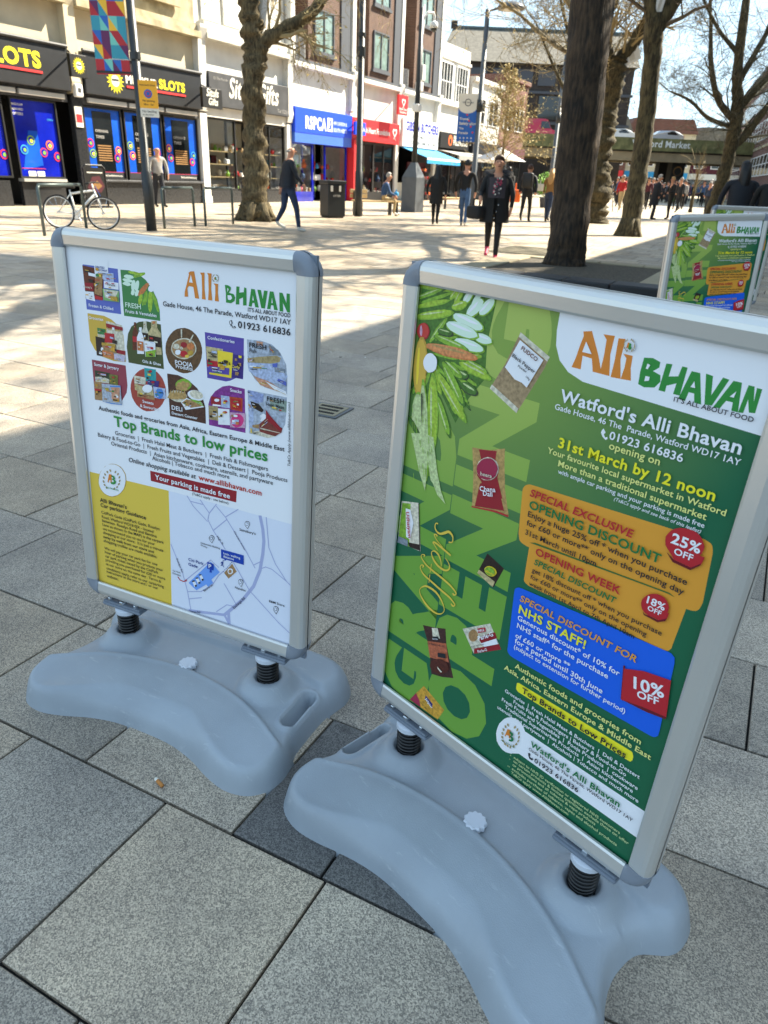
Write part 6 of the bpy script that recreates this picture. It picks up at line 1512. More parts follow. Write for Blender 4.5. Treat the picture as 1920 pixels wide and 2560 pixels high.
# ---------------- shopping street, far side: x along the street, facades at y = FY facing -y ----------------
FY=20.17
def sunburst(b,x,z,r,y,m='signage_yellow'):
    n=17; pts=[]
    for i in range(2*n): a=math.pi*i/n; q=r if i%2==0 else r*.62; pts.append((x+q*math.cos(a),z+q*math.sin(a)))
    b.face(pts,y,m)
    b.disc(x,z,r*.45,y-.002,'paper'); b.panel(x-r*.4,x+r*.4,z-.03*r,z+.16*r,y-.004,'fascia_grey')
def pilaster(b,x0,x1,zt,m,m2=None,zc=3.05,dep=.28):
    y=FY
    b.rbox(x0,x1,y-dep*.55,y+.05,0,zc,m2 or m,.02); b.rbox(x0-.03,x1+.03,y-dep*.62,y+.05,0,.25,m2 or m,.02)
    pr=[(y+.02,zc+.02),(y-dep*.7,zc+.06),(y-dep*.95,zc+.35),(y-dep*.8,zc+.75),(y-dep*1.0,zt-.45),(y-dep*1.5,zt-.1),(y-dep*1.5,zt),(y+.02,zt)]
    n=len(pr); vs=[(x0,a,c) for a,c in pr]+[(x1,a,c) for a,c in pr]; b.add(vs,[tuple(range(n)),tuple(range(2*n-1,n-1,-1))]+[(i,n+i,n+(i+1)%n,(i+1)%n) for i in range(n)],m)
def fruit(b,x,z,k,y):
    c=[('charity_red','leaf'),('leaf','signage_yellow'),('orange_bag','signage_yellow'),('pink_van','leaf'),('awning_blue','leaf')][k%5]
    b.disc(x,z,.13,y,c[0],12); b.disc(x,z,.095,y-.002,'blue_deep',12); b.disc(x+.01,z-.01,.06,y-.004,c[1],5)
def window(par,x0,x1,z0,z1,y,fm,pm,nv=1,nh=0,ft=.06,rec=.05,name='window'):
    f=MB(); f.box(x0,x0+ft,y-rec,y+.03,z0,z1,fm); f.box(x1-ft,x1,y-rec,y+.03,z0,z1,fm); f.box(x0+ft,x1-ft,y-rec,y+.03,z0,z0+ft,fm); f.box(x0+ft,x1-ft,y-rec,y+.03,z1-ft,z1,fm)
    for i in range(1,nv+1): xx=x0+(x1-x0)*i/(nv+1); f.box(xx-ft*.4,xx+ft*.4,y-rec*.8,y+.03,z0+ft,z1-ft,fm)
    for i in range(1,nh+1): zz=z0+(z1-z0)*i/(nh+1); f.box(x0+ft,x1-ft,y-rec*.7,y+.02,zz-ft*.35,zz+ft*.35,fm)
    fo=f.build(name,par); p=MB(); p.box(x0+ft,x1-ft,y+.005,y+.02,z0+ft,z1-ft,pm); p.build('pane',fo); return fo
# --- arcade: cream stone block with two black shopfronts
B=thing('amusement_arcade','cream stone building with black arcade shopfronts and blue window posters','building',(16,FY,0))
b=MB(); b.box(7.5,23.02,FY,FY+10,4.2,5.45,'cream_wall'); b.box(7.5,23.02,FY+.02,FY+10,5.45,13,'cream_stone'); b.box(7.5,23.0,FY+1.3,FY+10,0,4.2,'dark')
for x in (9.5,13.2,18.4,20.6):
    b.box(x,x+1.5,FY-.06,FY+.02,6.3,9.2,'cream_stone'); b.box(x-.12,x+1.62,FY-.16,FY-.06,6.1,6.3,'cream_stone')
b.build('wall',B)
b=MB(); b.box(7.4,17.2,FY-.42,FY+.02,5.32,5.5,'cream_stone'); b.box(7.4,17.2,FY-.3,FY+.02,5.5,5.68,'cream_stone'); b.box(17.55,22.85,FY-.42,FY+.02,5.32,5.5,'cream_stone'); b.box(17.55,22.85,FY-.28,FY+.02,5.5,5.7,'cream_stone'); b.build('cornice',B)
b=MB(); pilaster(b,17.17,17.55,5.75,'cream_wall','granite_dark',3.05); b.build('pilaster',B)
b=MB(); pilaster(b,22.82,23.2,5.75,'white_paint',None,3.05); b.build('pilaster',B)
for x0,x1,t0,t1 in ((11.9,17.05,12.9,16.1),(17.6,22.8,19.22,21.92)):
    f=MB(); f.rbox(x0,x1,FY-.34,FY+.02,3.12,4.22,'fascia_black',.02); f.tube([(x0,FY-.36,4.25),(x1,FY-.36,4.25)],.05,'fascia_grey',8)
    y=FY-.345
    if x0<15: f.text('MERKUR',12.3,14.05,3.62,y,'paper',3); f.text('SLOTS',14.3,16.1,3.6,y,'signage_yellow',3); f.box(12.3,16.1,y-.02,y,3.46,3.52,'signage_red')
    else: f.text('MERKUR',19.22,20.62,3.58,y,'paper',3); f.text('SLOTS',20.68,21.92,3.58,y,'signage_yellow',3); f.box(19.22,21.92,y-.02,y,3.44,3.5,'signage_red'); sunburst(f,18.78,3.58,.36,y-.002)
    f.build('fascia',B)
    f=MB(); f.box(x0,x1,FY-.1,FY+.1,2.84,3.12,'fascia_grey')
    for i in range(3): w_=(x1-x0-.5)/3; f.rbox(x0+.15+i*(w_+.1),x0+.15+i*(w_+.1)+w_,FY-.2,FY-.1,2.9,3.04,'alu',.02)
    f.build('shutter_box',B)
b=MB(); b.box(17.55,22.82,FY-.06,FY+.1,0,.68,'granite_dark'); b.box(11.9,14.7,FY-.06,FY+.1,0,.68,'granite_dark'); b.box(15.1,16.6,FY-.04,FY+.1,0,.66,'granite_dark'); b.rbox(17.5,22.82,FY-.16,FY+.1,.68,.75,'fascia_grey',.015); b.box(15.1,16.6,FY-.16,FY+.1,.66,.74,'alu'); b.build('stall_riser',B)
for i,(x0,x1) in enumerate(((17.62,19.15),(19.25,20.95),(21.05,22.75),(15.1,16.65),(13.3,14.85),(11.9,13.2))):
    f=window(B,x0,x1,.75,2.82,FY,'black','blue_mid' if i<3 else 'blue_deep',0,0,.05,name='shop_window'); p=MB(); y=FY-.002; w_=x1-x0; yy=FY+.003
    if i<3:
        p.panel(x0+w_*.24,x0+w_*.74,.95,2.7,y,'pane_dark'); p.text('OPENING',x0+w_*.28,x0+w_*.62,2.12,y-.006,'cloth_grey',2); p.text('TIMES',x0+w_*.28,x0+w_*.5,1.95,y-.006,'cloth_grey',2)
        for k in range(7): p.panel(x0+w_*.3,x0+w_*.66,1.72-.07*k,1.755-.07*k,y-.004,'mustard')
        p.panel(x0+.06,x1-.06,.8,.97,y-.003,'navy'); p.panel(x0+.06,x1-.06,.97,.985,y-.006,'pink_van'); p.text('BeGambleAware.org',x0+w_*.42,x1-.18,.85,y-.008,'paper',.5)
        for k,(fx_,fz_) in enumerate(((.12,1.8),(.16,1.5),(.85,1.62),(.8,1.4))): fruit(p,x0+w_*fx_,fz_,k+i,y-.006)
    else:
        p.face([(x0+.15,.95),(x0+.85,1.1),(x0+.8,2.0),(x0+.5,2.0)],y,'blue_mid'); p.text('REGULAR',x0+.08,x0+.45,2.62,y-.004,'paper',.6); p.text('REWARD',x0+.08,x0+.43,2.5,y-.004,'paper',.6); p.text('OFFERS',x0+.08,x0+.41,2.38,y-.004,'paper',.6)
        p.text('OPEN',x0+1.2,x0+1.4,2.3,y-.004,'awning_blue',.6); p.panel(x0+.1,x0+.9,1.0,1.02,y-.004,'pink_van'); p.panel(x0+.3,x0+.55,.8,.94,y-.004,'paper'); p.panel(x0+.6,x0+.85,.8,.94,y-.004,'paper')
        for k,(fx_,fz_) in enumerate(((.35,1.75),(.75,1.65),(.6,1.45),(.18,1.5),(.9,1.35))): fruit(p,x0+w_*fx_,fz_,k+1,y-.006)
    p.build('window_poster',f)
b=MB(); b.rbox(17.22,17.5,FY-.32,FY-.16,3.0,3.35,'white',.04); b.panel(17.3,17.42,3.12,3.24,FY-.325,'fascia_grey'); b.build('alarm_box',B)
b=MB(); b.box(17.2,17.46,FY-.19,FY-.165,2.2,2.75,'paper'); b.panel(17.22,17.44,2.32,2.55,FY-.192,'charity_red'); b.build('notice',B)
# --- gift shop
B=thing('gift_shop','white two storey shop with grey fascia and cluttered glass front','building',(25.7,FY,0))
b=MB(); b.box(23.2,28.25,FY,FY+9,4.4,5.4,'white_paint'); b.box(23.05,28.45,FY+.05,FY+9,5.4,12,'grime_white'); b.box(23.2,28.25,FY+2.2,FY+9,0,4.4,'dark')
for x in (23.4,24.6,25.8,27.0): b.box(x,x+1.0,FY-.02,FY+.05,6.0,7.0,'white_paint'); b.box(x,x+1.0,FY-.02,FY+.05,7.4,10.5,'white_paint')
b.build('wall',B)
b=MB(); b.box(23.2,28.22,FY-.4,FY+.05,5.38,5.55,'grime_white'); b.box(23.2,28.22,FY-.28,FY+.05,5.55,5.9,'grime_white'); b.build('cornice',B)
b=MB(); pilaster(b,28.25,28.6,5.7,'white_paint'); b.build('pilaster',B)
b=MB(); b.rbox(23.25,28.22,FY-.3,FY+.02,3.3,4.4,'fascia_grey',.02); y=FY-.305; b.text('Situls Gifts',24.35,27.5,3.66,y,'paper',1,.25,1.35); b.text('55 The Parade',23.5,24.3,4.16,y,'cloth_grey',0); b.text('Tel 5221',27.4,28.1,3.4,y,'cloth_grey',0); b.build('fascia',B)
b=MB(); b.box(23.25,28.22,FY-.12,FY+.02,2.95,3.3,'white_paint'); b.build('shutter_box',B)
b=MB(); b.box(23.22,28.22,FY-.1,FY+.1,0,.45,'granite_dark'); b.build('stall_riser',B)
window(B,23.25,24.95,.45,2.95,FY,'black','glass',0,0,.07,name='shop_window'); window(B,24.95,26.1,.05,2.95,FY+.5,'black','glass',0,2,.08,name='door'); window(B,26.1,28.2,.45,2.95,FY,'black','glass',1,0,.07,name='shop_window')
r=random.Random(3); gm=['paper','charity_red','leaf','mustard','awning_blue','cloth_grey','wood_bench','maroon','orange_bag','white']
def stock(x0,x1,n,levels,z0,dz,smin,smax,y0,y1):
    for i in range(n):
        x=r.uniform(x0,x1); z=z0+dz*r.randrange(levels); s=r.uniform(smin,smax); yy=FY+r.uniform(y0,y1); b=MB(); k=r.randrange(3); m_=r.choice(gm)
        if k==0: b.rbox(x-s,x+s,yy,yy+s,z,z+s*r.uniform(1,2.6),m_,.02)
        elif k==1: b.lathe([(s*.6,0),(s*.8,s*.8),(s*.35,s*1.5),(s*.4,s*1.9)],m_,10,Matrix.Translation((x,yy+s,z)))
        else: b.sph((x,yy+s,z+s*.9),(s*.8,s*.8,s*.9),m_,8)
        b.build('stock_item',B)
stock(23.4,28.1,70,4,.5,.45,.06,.15,.15,.55)
b=MB(); 
for k in range(4): b.box(23.3,24.9,FY+.12,FY+.6,.46+.45*k,.49+.45*k,'wood_bench'); b.box(26.15,28.1,FY+.12,FY+.6,.46+.45*k,.49+.45*k,'wood_bench')
b.box(23.3,28.1,FY+1.6,FY+1.7,.4,3.2,'cream_wall'); b.build('shelf_unit',B)
# --- brick flats over three shops
B=thing('brick_flats','brown brick flats with tall bays over charity shops and a butcher','building',(36,FY,0))
b=MB(); b.box(28.6,43.75,FY,FY+9,3.75,5.3,'white_paint'); b.box(28.6,43.7,FY+2.4,FY+9,0,3.75,'dark')
for x0,x1 in ((30.0,32.55),(35.1,37.75),(40.0,42.4)): pass
b.box(28.45,43.75,FY+.55,FY+9,5.3,13,'brick_brown'); b.build('wall',B)
b=MB(); b.box(28.62,33.5,FY-.34,FY+.05,5.25,5.42,'white_paint'); b.box(33.95,38.4,FY-.34,FY+.05,5.25,5.42,'white_paint'); b.box(38.8,43.7,FY-.34,FY+.05,5.25,5.42,'white_paint'); b.box(28.5,43.7,FY-.2,FY+.6,5.42,5.56,'slate_panel'); b.build('cornice',B)
for x0,x1 in ((30.0,32.6),(35.2,37.75),(40.2,42.6)):
    q=MB(); q.box(x0,x1,FY-.1,FY+.55,5.56,13,'brick_brown'); bo=q.build('brick_bay',B)
    for z in (5.95,8.6,11.2):
        wx0,wx1=x0+.42,x0+2.0; window(bo,wx0,wx1,z,z+1.6,FY-.13,'slate_panel','win_curtain',1,0,.07,name='window')
        q=MB(); q.box(wx0-.1,wx1+.1,FY-.22,FY-.1,z-.12,z,'slate_panel'); q.build('sill',bo)
    q=MB(); q.box(x1,x1+.75,FY-.16,FY+.5,5.56,13,'slate_panel'); q.build('cladding_panel',B)
for x in (28.6,33.55,38.45,43.3):
    q=MB(); q.box(x,x+.3,FY-.2,FY+.5,5.56,13,'white_paint'); q.build('white_post',B)
    q=MB(); q.box(x+.32,x+1.25,FY-.05,FY-.01,5.56,6.4,'cloth_grey'); 
    for i in range(9): q.box(x+.34+i*.1,x+.36+i*.1,FY-.07,FY-.05,5.6,6.4,'slate_panel')
    q.build('balcony_rail',B)
for x_,z_ in ((33.58,3.9),(38.42,3.2),(43.4,3.2)): b=MB(); pilaster(b,x_,x_+.37,5.6,'white_paint',None,z_,.22); b.build('pilaster',B)
b=MB(); b.rbox(28.66,33.45,FY-.3,FY+.02,2.78,3.76,'charity_blue',.02); b.box(28.66,33.45,FY-.28,FY+.02,2.4,2.78,'bl_soffit' if 'bl_soffit' in MATS else mat('bl_soffit','3a66c8',.5)); y=FY-.305
b.text('RSPCA',29.45,31.15,2.98,y,'white',3,0,1.25); b.rbox(31.2,31.65,FY-.32,FY-.3,2.95,3.5,'white',.01); b.face([(31.3,3.05),(31.5,3.05),(31.56,3.2),(31.5,3.42),(31.38,3.4),(31.46,3.25)],FY-.325,'charity_blue'); b.text('NW LONDON &',31.75,32.95,3.26,y,'lb_ink' if 'lb_ink' in MATS else mat('lb_ink','b9c8ee',.5),2,0,1.3); b.text('SOUTH HERTS',31.75,32.95,2.97,y,'lb_ink',2,0,1.3); b.build('fascia',B)
b=MB(); b.rbox(33.45,38.4,FY-.32,FY+.02,2.75,3.72,'charity_red',.02); b.rbox(33.5,34.05,FY-.4,FY+.02,0,2.75,'charity_red',.02); y=FY-.325; b.text('British Heart Foundation',34.1,37.3,3.12,y,'white',1.6,0,1.15)
def heart(b,x,z,s,y,m,m2):
    def hp(s,dz=0): return [(x+s*.06*16*math.sin(t)**3/3,z+dz+s*.06*(13*math.cos(t)-5*math.cos(2*t)-2*math.cos(3*t)-math.cos(4*t))/3) for t in np.linspace(2*math.pi,0,26,endpoint=False)]
    b.face(hp(s)[::-1],y,m); b.face(hp(s*.6)[::-1],y-.002,m2); b.tube([(x-s*.15,y-.004,z-s*.42),(x-s*.04,y-.004,z-s*.3),(x+s*.12,y-.004,z-s*.48)],.02*s+.008,m,5)
heart(b,37.85,3.3,.75,y,'white','charity_red'); b.build('fascia',B)
b=MB(); b.rbox(38.85,43.5,FY-.3,FY+.02,2.72,4.12,'white',.02); y=FY-.305; b.text('GIBSON BUTCHERS',39.2,43.4,3.52,y,'blue_deep',2.6,0,1.4); b.text('QUALITY MEAT - POULTRY',39.9,43.0,3.18,y,'navy',1); b.text('ESTABLISHED FAMILY BUTCHER',39.7,43.1,2.88,y,'navy',1); b.build('fascia',B)
for x0,x1,n in ((28.7,30.4,0),(31.4,33.4,0),(34.1,36.1,0),(36.1,38.35,1)): window(B,x0,x1,.35,2.4 if x0<34 else 2.72,FY,'blue_deep' if x0<34 else 'black','glass',n,0,.07,name='shop_window')
window(B,30.4,31.4,.03,2.4,FY+.6,'blue_deep','glass',0,0,.08,name='door')
b=MB(); b.box(28.7,30.4,FY-.05,FY+.2,0,.35,'blue_deep'); b.box(31.4,33.4,FY-.05,FY+.2,0,.35,'blue_deep'); b.box(34.06,38.35,FY-.05,FY+.2,0,.35,'black'); b.build('stall_riser',B)
gm+=['cloth_red','paper','jeans_light','floral']; stock(28.8,33.2,34,3,.4,.5,.08,.2,.2,.7); stock(34.2,38.2,30,3,.4,.5,.08,.2,.2,.7)
b=MB(); b.box(28.7,33.4,FY+1.8,FY+1.9,.05,2.6,'cloth_grey'); b.box(34.06,38.35,FY+1.8,FY+1.9,.05,2.7,'cloth_grey'); b.build('back_wall',B)
b=MB(); b.box(39.0,40.6,FY+.3,FY+1.6,0,.9,'paper'); b.build('counter',B)
b=MB(); 
for k in range(4): b.box(40.8,43.25,FY-.5+k*.2,FY-.22+k*.2,.26+k*.42,.3+k*.42,'maroon')
b.box(40.8,43.25,FY+.32,FY+.4,0,2.0,'maroon'); b.build('produce_rack',B)
for k in range(40): x=40.82+(k%10)*.24; q_=(k//10); b=MB(); b.rbox(x,x+.21,FY-.48+q_*.2,FY-.27+q_*.2,.3+q_*.42,.44+q_*.42,['cloth_red','maroon','orange_bag','mustard'][(k*7)%4],.02); b.build('produce_tray',B)
b=MB(); b.add([(39.0,FY-.1,2.72),(43.6,FY-.1,2.72),(43.6,FY-1.75,2.22),(39.0,FY-1.75,2.22),(39.0,FY-.1,2.69),(43.6,FY-.1,2.69),(43.6,FY-1.75,2.19),(39.0,FY-1.75,2.19)],[(0,3,2,1),(4,5,6,7),(0,1,5,4),(1,2,6,5),(2,3,7,6),(3,0,4,7)],'awning_blue')
b.box(39.0,43.6,FY-1.79,FY-1.752,2.1,2.2,'paper'); b.box(39.0,43.6,FY-1.785,FY-1.755,1.92,2.1,'awning_blue'); b.build('awning',B)
# --- white rendered block and the shops beyond
B=thing('white_render_block','white rendered two storey block with multi pane windows over a black pizza shopfront','building',(46,FY,0))
b=MB(); b.box(43.76,48.3,FY+.02,FY+9,3.75,8.35,'white_paint'); b.box(43.76,48.3,FY+1.5,FY+9,0,3.75,'dark'); b.box(43.7,48.35,FY-.22,FY+.02,5.2,5.4,'white_paint'); b.box(43.7,48.35,FY-.08,FY+.02,7.55,7.7,'white_paint'); b.box(48.3,49.1,FY+.3,FY+9,3.75,7.8,'brick_brown'); b.build('wall',B)
for x0,x1 in ((43.85,45.6),(46.2,47.9)): window(B,x0,x1,5.45,7.4,FY-.02,'white','pane_dark',3,1,.07,name='window')
b=MB(); b.rbox(43.85,48.3,FY-.3,FY+.02,2.9,3.75,'black',.02); b.disc(45.3,3.35,.3,FY-.305,'orange_bag'); b.disc(45.3,3.3,.17,FY-.307,'black'); b.text('FIREAWAY',45.8,47.6,3.4,FY-.305,'paper',1.6); b.text('PIZZA',45.8,47.0,3.12,FY-.305,'paper',1.6); b.text('DESIGNER',47.05,48.1,3.12,FY-.305,'paper',.8); b.build('fascia',B)
window(B,43.9,46.0,.3,2.8,FY,'black','glass',1,0,name='shop_window'); window(B,46.0,48.2,.3,2.8,FY,'black','glass',1,0,name='shop_window')
b=MB(); b.add([(44,FY-.1,2.8),(50.8,FY-.1,2.8),(50.8,FY-1.5,2.5),(44,FY-1.5,2.5)],[(0,3,2,1)],'cloth_grey'); b.box(44,50.8,FY-1.52,FY-1.5,2.25,2.5,'cloth_grey'); b.box(44,50.8,FY-.1,FY-.08,2.7,2.8,'cloth_grey'); b.build('awning',B)
cols=['white_paint','brick_red','cream_wall','grime_white']; fas=['fascia_black','maroon','fascia_grey','navy']; nm=['CAFE','KEBAB','BARBER','PHONES']
descr=['far white shop with a black cafe fascia past the pizza shop','far red brick shop with a maroon fascia','far cream shop with a grey barber fascia','far grey shop with a navy fascia by the bridge']
for i in range(2):
    x0=49.2+i*5.6; H=[7.2,8.0,6.6,7.4][i]; B=thing('terrace_shop',descr[i],'building',(x0+2.7,FY,0),group='small shops before the bridge')
    b=MB(); b.box(x0,x0+5.5,FY+.1,FY+9,3.5,H,cols[i]); b.box(x0,x0+5.5,FY+1.2,FY+9,0,3.5,'dark'); b.box(x0-.02,x0+5.52,FY-.1,FY+.1,H-.25,H,cols[i]); b.build('wall',B)
    b=MB(); b.rbox(x0+.1,x0+5.4,FY-.2,FY+.1,2.8,3.5,fas[i],.02); b.build('fascia',B)
    for k in range(2): window(B,x0+.6+k*2.5,x0+2.4+k*2.5,4.6,6.1,FY+.08,'white','pane_dark',1,1,name='window')
    window(B,x0+.2,x0+3.4,.4,2.7,FY+.1,'black','glass',1,0,name='shop_window'); window(B,x0+3.6,x0+5.2,.05,2.7,FY+.1,'black','pane_dark',0,0,name='door')
# --- tall hall with a slate roof
B=thing('tall_hall','tall dark brick hall with a long slate roof beyond the shops','building',(98,36,0))
Mh=Matrix.Translation((95.5,43.5,0))@Matrix.Rotation(math.atan2(-12.0,6.2),4,'Z')   # local x runs left to right in the picture
b=MB(); b.box(-.5,24,0,11,0,14.6,'brick_dark',Mh)
for i in range(8): b.box(.4+i*2.9,2.6+i*2.9,-.12,0,12.3,14.0,'slate_panel',Mh)
b.box(-.6,24.2,-.25,0,11.4,11.7,'slate_panel',Mh); b.box(-.7,24.3,-.3,0,8.0,8.3,'slate_panel',Mh); b.build('wall',B)
b=MB(); vs=[Mh@Vector(v) for v in ((-.8,-.7,14.6),(24.4,-.7,14.6),(24.4,5.5,19.0),(1.2,5.5,19.0),(-.8,11.7,14.6),(24.4,11.7,14.6))]; b.add(vs,[(0,1,2,3),(3,2,5,4),(0,3,4),(1,5,2),(0,4,5,1)],'slate_roof'); b.box(1.2,24.4,5.3,5.7,18.95,19.2,'steel_green',Mh); b.box(.9,1.7,5.1,5.9,18.9,19.7,'brick_dark',Mh); b.build('roof',B)
for i in range(4):
    b=MB(); b.box(2+i*5.2,5.6+i*5.2,-.1,-.02,8.6,11.2,'pane_dark',Mh); b.build('window',B)
# --- road bridge over the street
d=Vector((12.32,-23.88,0)).normalized(); nb=Vector((d.y,-d.x,0)); 
if nb.x>0: nb=-nb   # towards the camera
ang=math.atan2(d.y,d.x); Mb=Matrix.Translation((86.5,28.6,0))@Matrix.Rotation(ang,4,'Z')
B=thing('road_bridge','brown concrete road bridge lettered with a market name above the street','bridge',(92,18,0))
b=MB(); b.box(-7,60,0,9,4.84,5.7,'bridge_low',Mb); b.box(-7,60,-.5,.2,4.9,6.15,'bridge_top',Mb); b.box(-7,60,9,9.3,4.9,6.3,'bridge_top',Mb); b.box(-7,60,-.2,1.2,3.85,4.84,'bridge_low',Mb); b.box(-7,60,7.4,8.6,3.85,4.84,'bridge_low',Mb); b.box(-7,60,-.3,-.15,4.75,4.84,'dark',Mb); b.build('deck',B)
b=MB(); Mt=Mb@Matrix.Translation((11.6,-.51,5.28)); b.text('Watford Market',0,6.5,0,0,'letter_white',1,0,1.0,M=Mt); b.build('lettering',B)
for x in (-4,17.2,30.3,42):
    b=MB(); b.box(x,x+1.5,6,7.5,0,4.84,'dark',Mb); b.build('pier',B); b=MB(); b.box(x,x+1.5,1.5,3,0,4.84,'dark',Mb); po=b.build('pier',B)
    if x==17.2: b=MB(); b.face([(x+.1,1.6),(x+1.4,1.6),(x+1.4,3.9),(x+.1,3.9)],0,'black'); b.disc(x+.75,3.0,.5,-.003,'mustard',16); b.disc(x+.75,2.95,.42,-.006,'black',16); b.v=[tuple(Mb@Vector((v[0],1.49+v[1],v[2]))) for v in b.v]; b.build('poster',po)
b=MB(); b.box(-14,-4.5,.3,9,0,4.84,'brick_dark',Mb); b.build('abutment',B)
b=MB()
for i in range(60): b.tube([Mb@Vector((24+i*.6,-.1,6.15)),Mb@Vector((24+i*.6,-.1,7.0))],.03,'white',4)
b.tube([Mb@Vector((24,-.1,7.0)),Mb@Vector((60,-.1,7.0))],.04,'white',5); b.build('railing',B)
def car(label,x,body,van=False,rev=False):
    t=thing('car',label,'car',Mb@Vector((x,2.6,5.72)),ang); c=MB(); L,Wd=4.3,1.75
    H=2.1 if van else 1.45
    pr=[(-2.15,.3),(2.15,.3),(2.15,.62),(2.05,.85),(1.2,.98),(.62,H-.05),(-.9,H),(-1.6,H-.18),(-2.05,.95),(-2.15,.7)] if not van else [(-2.15,.3),(2.15,.3),(2.15,.9),(1.7,1.1),(1.2,H-.1),(.9,H),(-2.05,H),(-2.15,.9)]
    if rev: pr=[(-x_,z) for x_,z in pr][::-1]
    n=len(pr); vs=[(a,0,c2) for a,c2 in pr]+[(a,Wd,c2) for a,c2 in pr]
    for i in range(2*n):
        if vs[i][2]>1.0: vs[i]=(vs[i][0],.17 if i<n else Wd-.17,vs[i][2])
    c.add(vs,[tuple(range(n)),tuple(range(2*n-1,n-1,-1))]+[(i,n+i,n+(i+1)%n,(i+1)%n) for i in range(n)],body); c.build('body',t,local=True)
    s=-1 if rev else 1
    g_=MB(); g_.add([(s*.98,.09,1.0),(s*.58,.14,H-.13),(s*-.85,.145,H-.09),(s*-1.45,.13,H-.25),(s*-1.5,.09,1.0)],[(0,1,2,3,4)] if s<0 else [(4,3,2,1,0)],'pane_dark') if not van else g_.add([(1.6,.05,1.15),(1.22,.12,1.85),(.45,.12,1.85),(.45,.05,1.15)],[(0,1,2,3)],'pane_dark'); g_.build('side_window',t,local=True)
    for wx in (-1.35,1.32):
        k=MB(); k.tube([(wx,-.02,.31),(wx,.2,.31)],.31,'tyre',14); k.tube([(wx,-.03,.31),(wx,-.02,.31)],.19,'silver_car',10); k.build('wheel',t,local=True)
    k=MB(); k.box(-s*2.17-.02,-s*2.17+.02,.1,.4,.7,.95,'tail_lamp'); k.build('tail_light',t,local=True)
    return t
car('silver hatchback crossing the bridge above the lettering',16.2,'silver_car',rev=True)
car('white car on the bridge, partly behind the leaning trunk',10.6,'white_car',rev=True)
car('red pink van at the left end of the bridge',1.4,'pink_van',van=True)
# --- buildings beyond the bridge, and the near side block that shades the foreground
A0,A1=Vector((101.3,6.5)),Vector((127.5,10.3)); dd=(A1-A0).normalized()
Mr=Matrix.Translation((A0.x-dd.x*30,A0.y-dd.y*30,0))@Matrix.Rotation(math.atan2(dd.y,dd.x),4,'Z')
B=thing('brick_offices','red brick office block with rows of white windows at the right edge','building',(114,8,0))
b=MB(); b.box(0,56.5,-12,0,0,13.6,'brick_red',Mr); b.box(-.2,56.7,-12,.2,13.6,14.0,'slate_panel',Mr)
for z in (5.2,8.6,12.0): b.box(0,56.5,0,.06,z,z+.25,'cream_stone',Mr)
b.build('wall',B)
for z in (2.6,6.0,9.4):
    for i in range(18):
        b=MB(); x=1.2+i*3.05; b.box(x,x+2.3,.0,.08,z,z+1.9,'white',Mr)
        for k in range(3): b.box(x+.08+k*.75,x+.68+k*.75,.08,.1,z+.1,z+1.0,'pane_dark',Mr); b.box(x+.08+k*.75,x+.68+k*.75,.08,.1,z+1.1,z+1.8,'pane_dark',Mr)
        b.build('window',B)
for i,(x,y,wd,H,m,l) in enumerate([(150,38,16,10.5,'brick_red','red brick building far beyond the bridge on the left'),(158,26,13,10.5,'cream_wall','cream building far beyond the bridge'),(166,15,13,9.5,'maroon','maroon painted shop row far under the bridge'),(172,4,14,10,'white_paint','white building far under the bridge at the right')]):
    B=thing('distant_shop',l,'building',(x,y,0)); M_=Matrix.Translation((x,y,0))@Matrix.Rotation(ang,4,'Z')
    b=MB(); b.box(-wd/2,wd/2,0,9,0,H,m,M_); b.build('wall',B); b=MB(); b.box(-wd/2+.3,wd/2-.3,-.25,0,2.9,3.9,['charity_red','awning_blue','paper','charity_red'][i],M_); b.build('fascia',B)
    for k in range(4): b=MB(); b.box(-wd/2+.6+k*wd/4,-wd/2+.2+(k+1)*wd/4,-.1,0,.4,2.8,'pane_dark',M_); b.build('shop_window',B); b=MB(); b.box(-wd/2+1+k*wd/4,-wd/2-.6+(k+1)*wd/4,-.1,0,4.8,6.8,'white',M_); b.box(-wd/2+1.15+k*wd/4,-wd/2-.75+(k+1)*wd/4,-.12,-.1,4.95,6.65,'pane_dark',M_); b.build('window',B)
    b=MB(); b.prism([(-wd/2-.3,H),(wd/2+.3,H),(wd/2-1,H+2.4),(-wd/2+1,H+2.4)],-9,.3,'slate_roof' if i!=1 else 'brick_red',M_@Matrix.Rotation(R(90),4,'X')); b.build('roof',B)
B=thing('near_side_block','long pale shopping block on the near side of the street','building',(20,-4,0))
b=MB(); HN=12.8; b.box(3.2,62,-16,-4.2,0,HN,'white_paint'); b.box(3.1,62.1,-16.1,-4.0,HN,HN+.4,'cream_stone'); b.box(3.2,62,-4.2,-4.05,3.2,4.3,'white_paint'); b.build('wall',B)
for i in range(10):
    b=MB(); x=3.8+i*5.8; b.box(x,x+4.8,-4.2,-4.1,.4,3.1,'pane_dark'); b.build('shop_window',B)
    for k_ in (1,3):
        for z_ in (5.2,8.6): b=MB(); b.box(x+k_,x+k_+1.1,-4.2,-4.1,z_,z_+2,'white'); b.box(x+k_+.1,x+k_+1,-4.1,-4.08,z_+.1,z_+1.9,'pane_dark'); b.build('window',B)
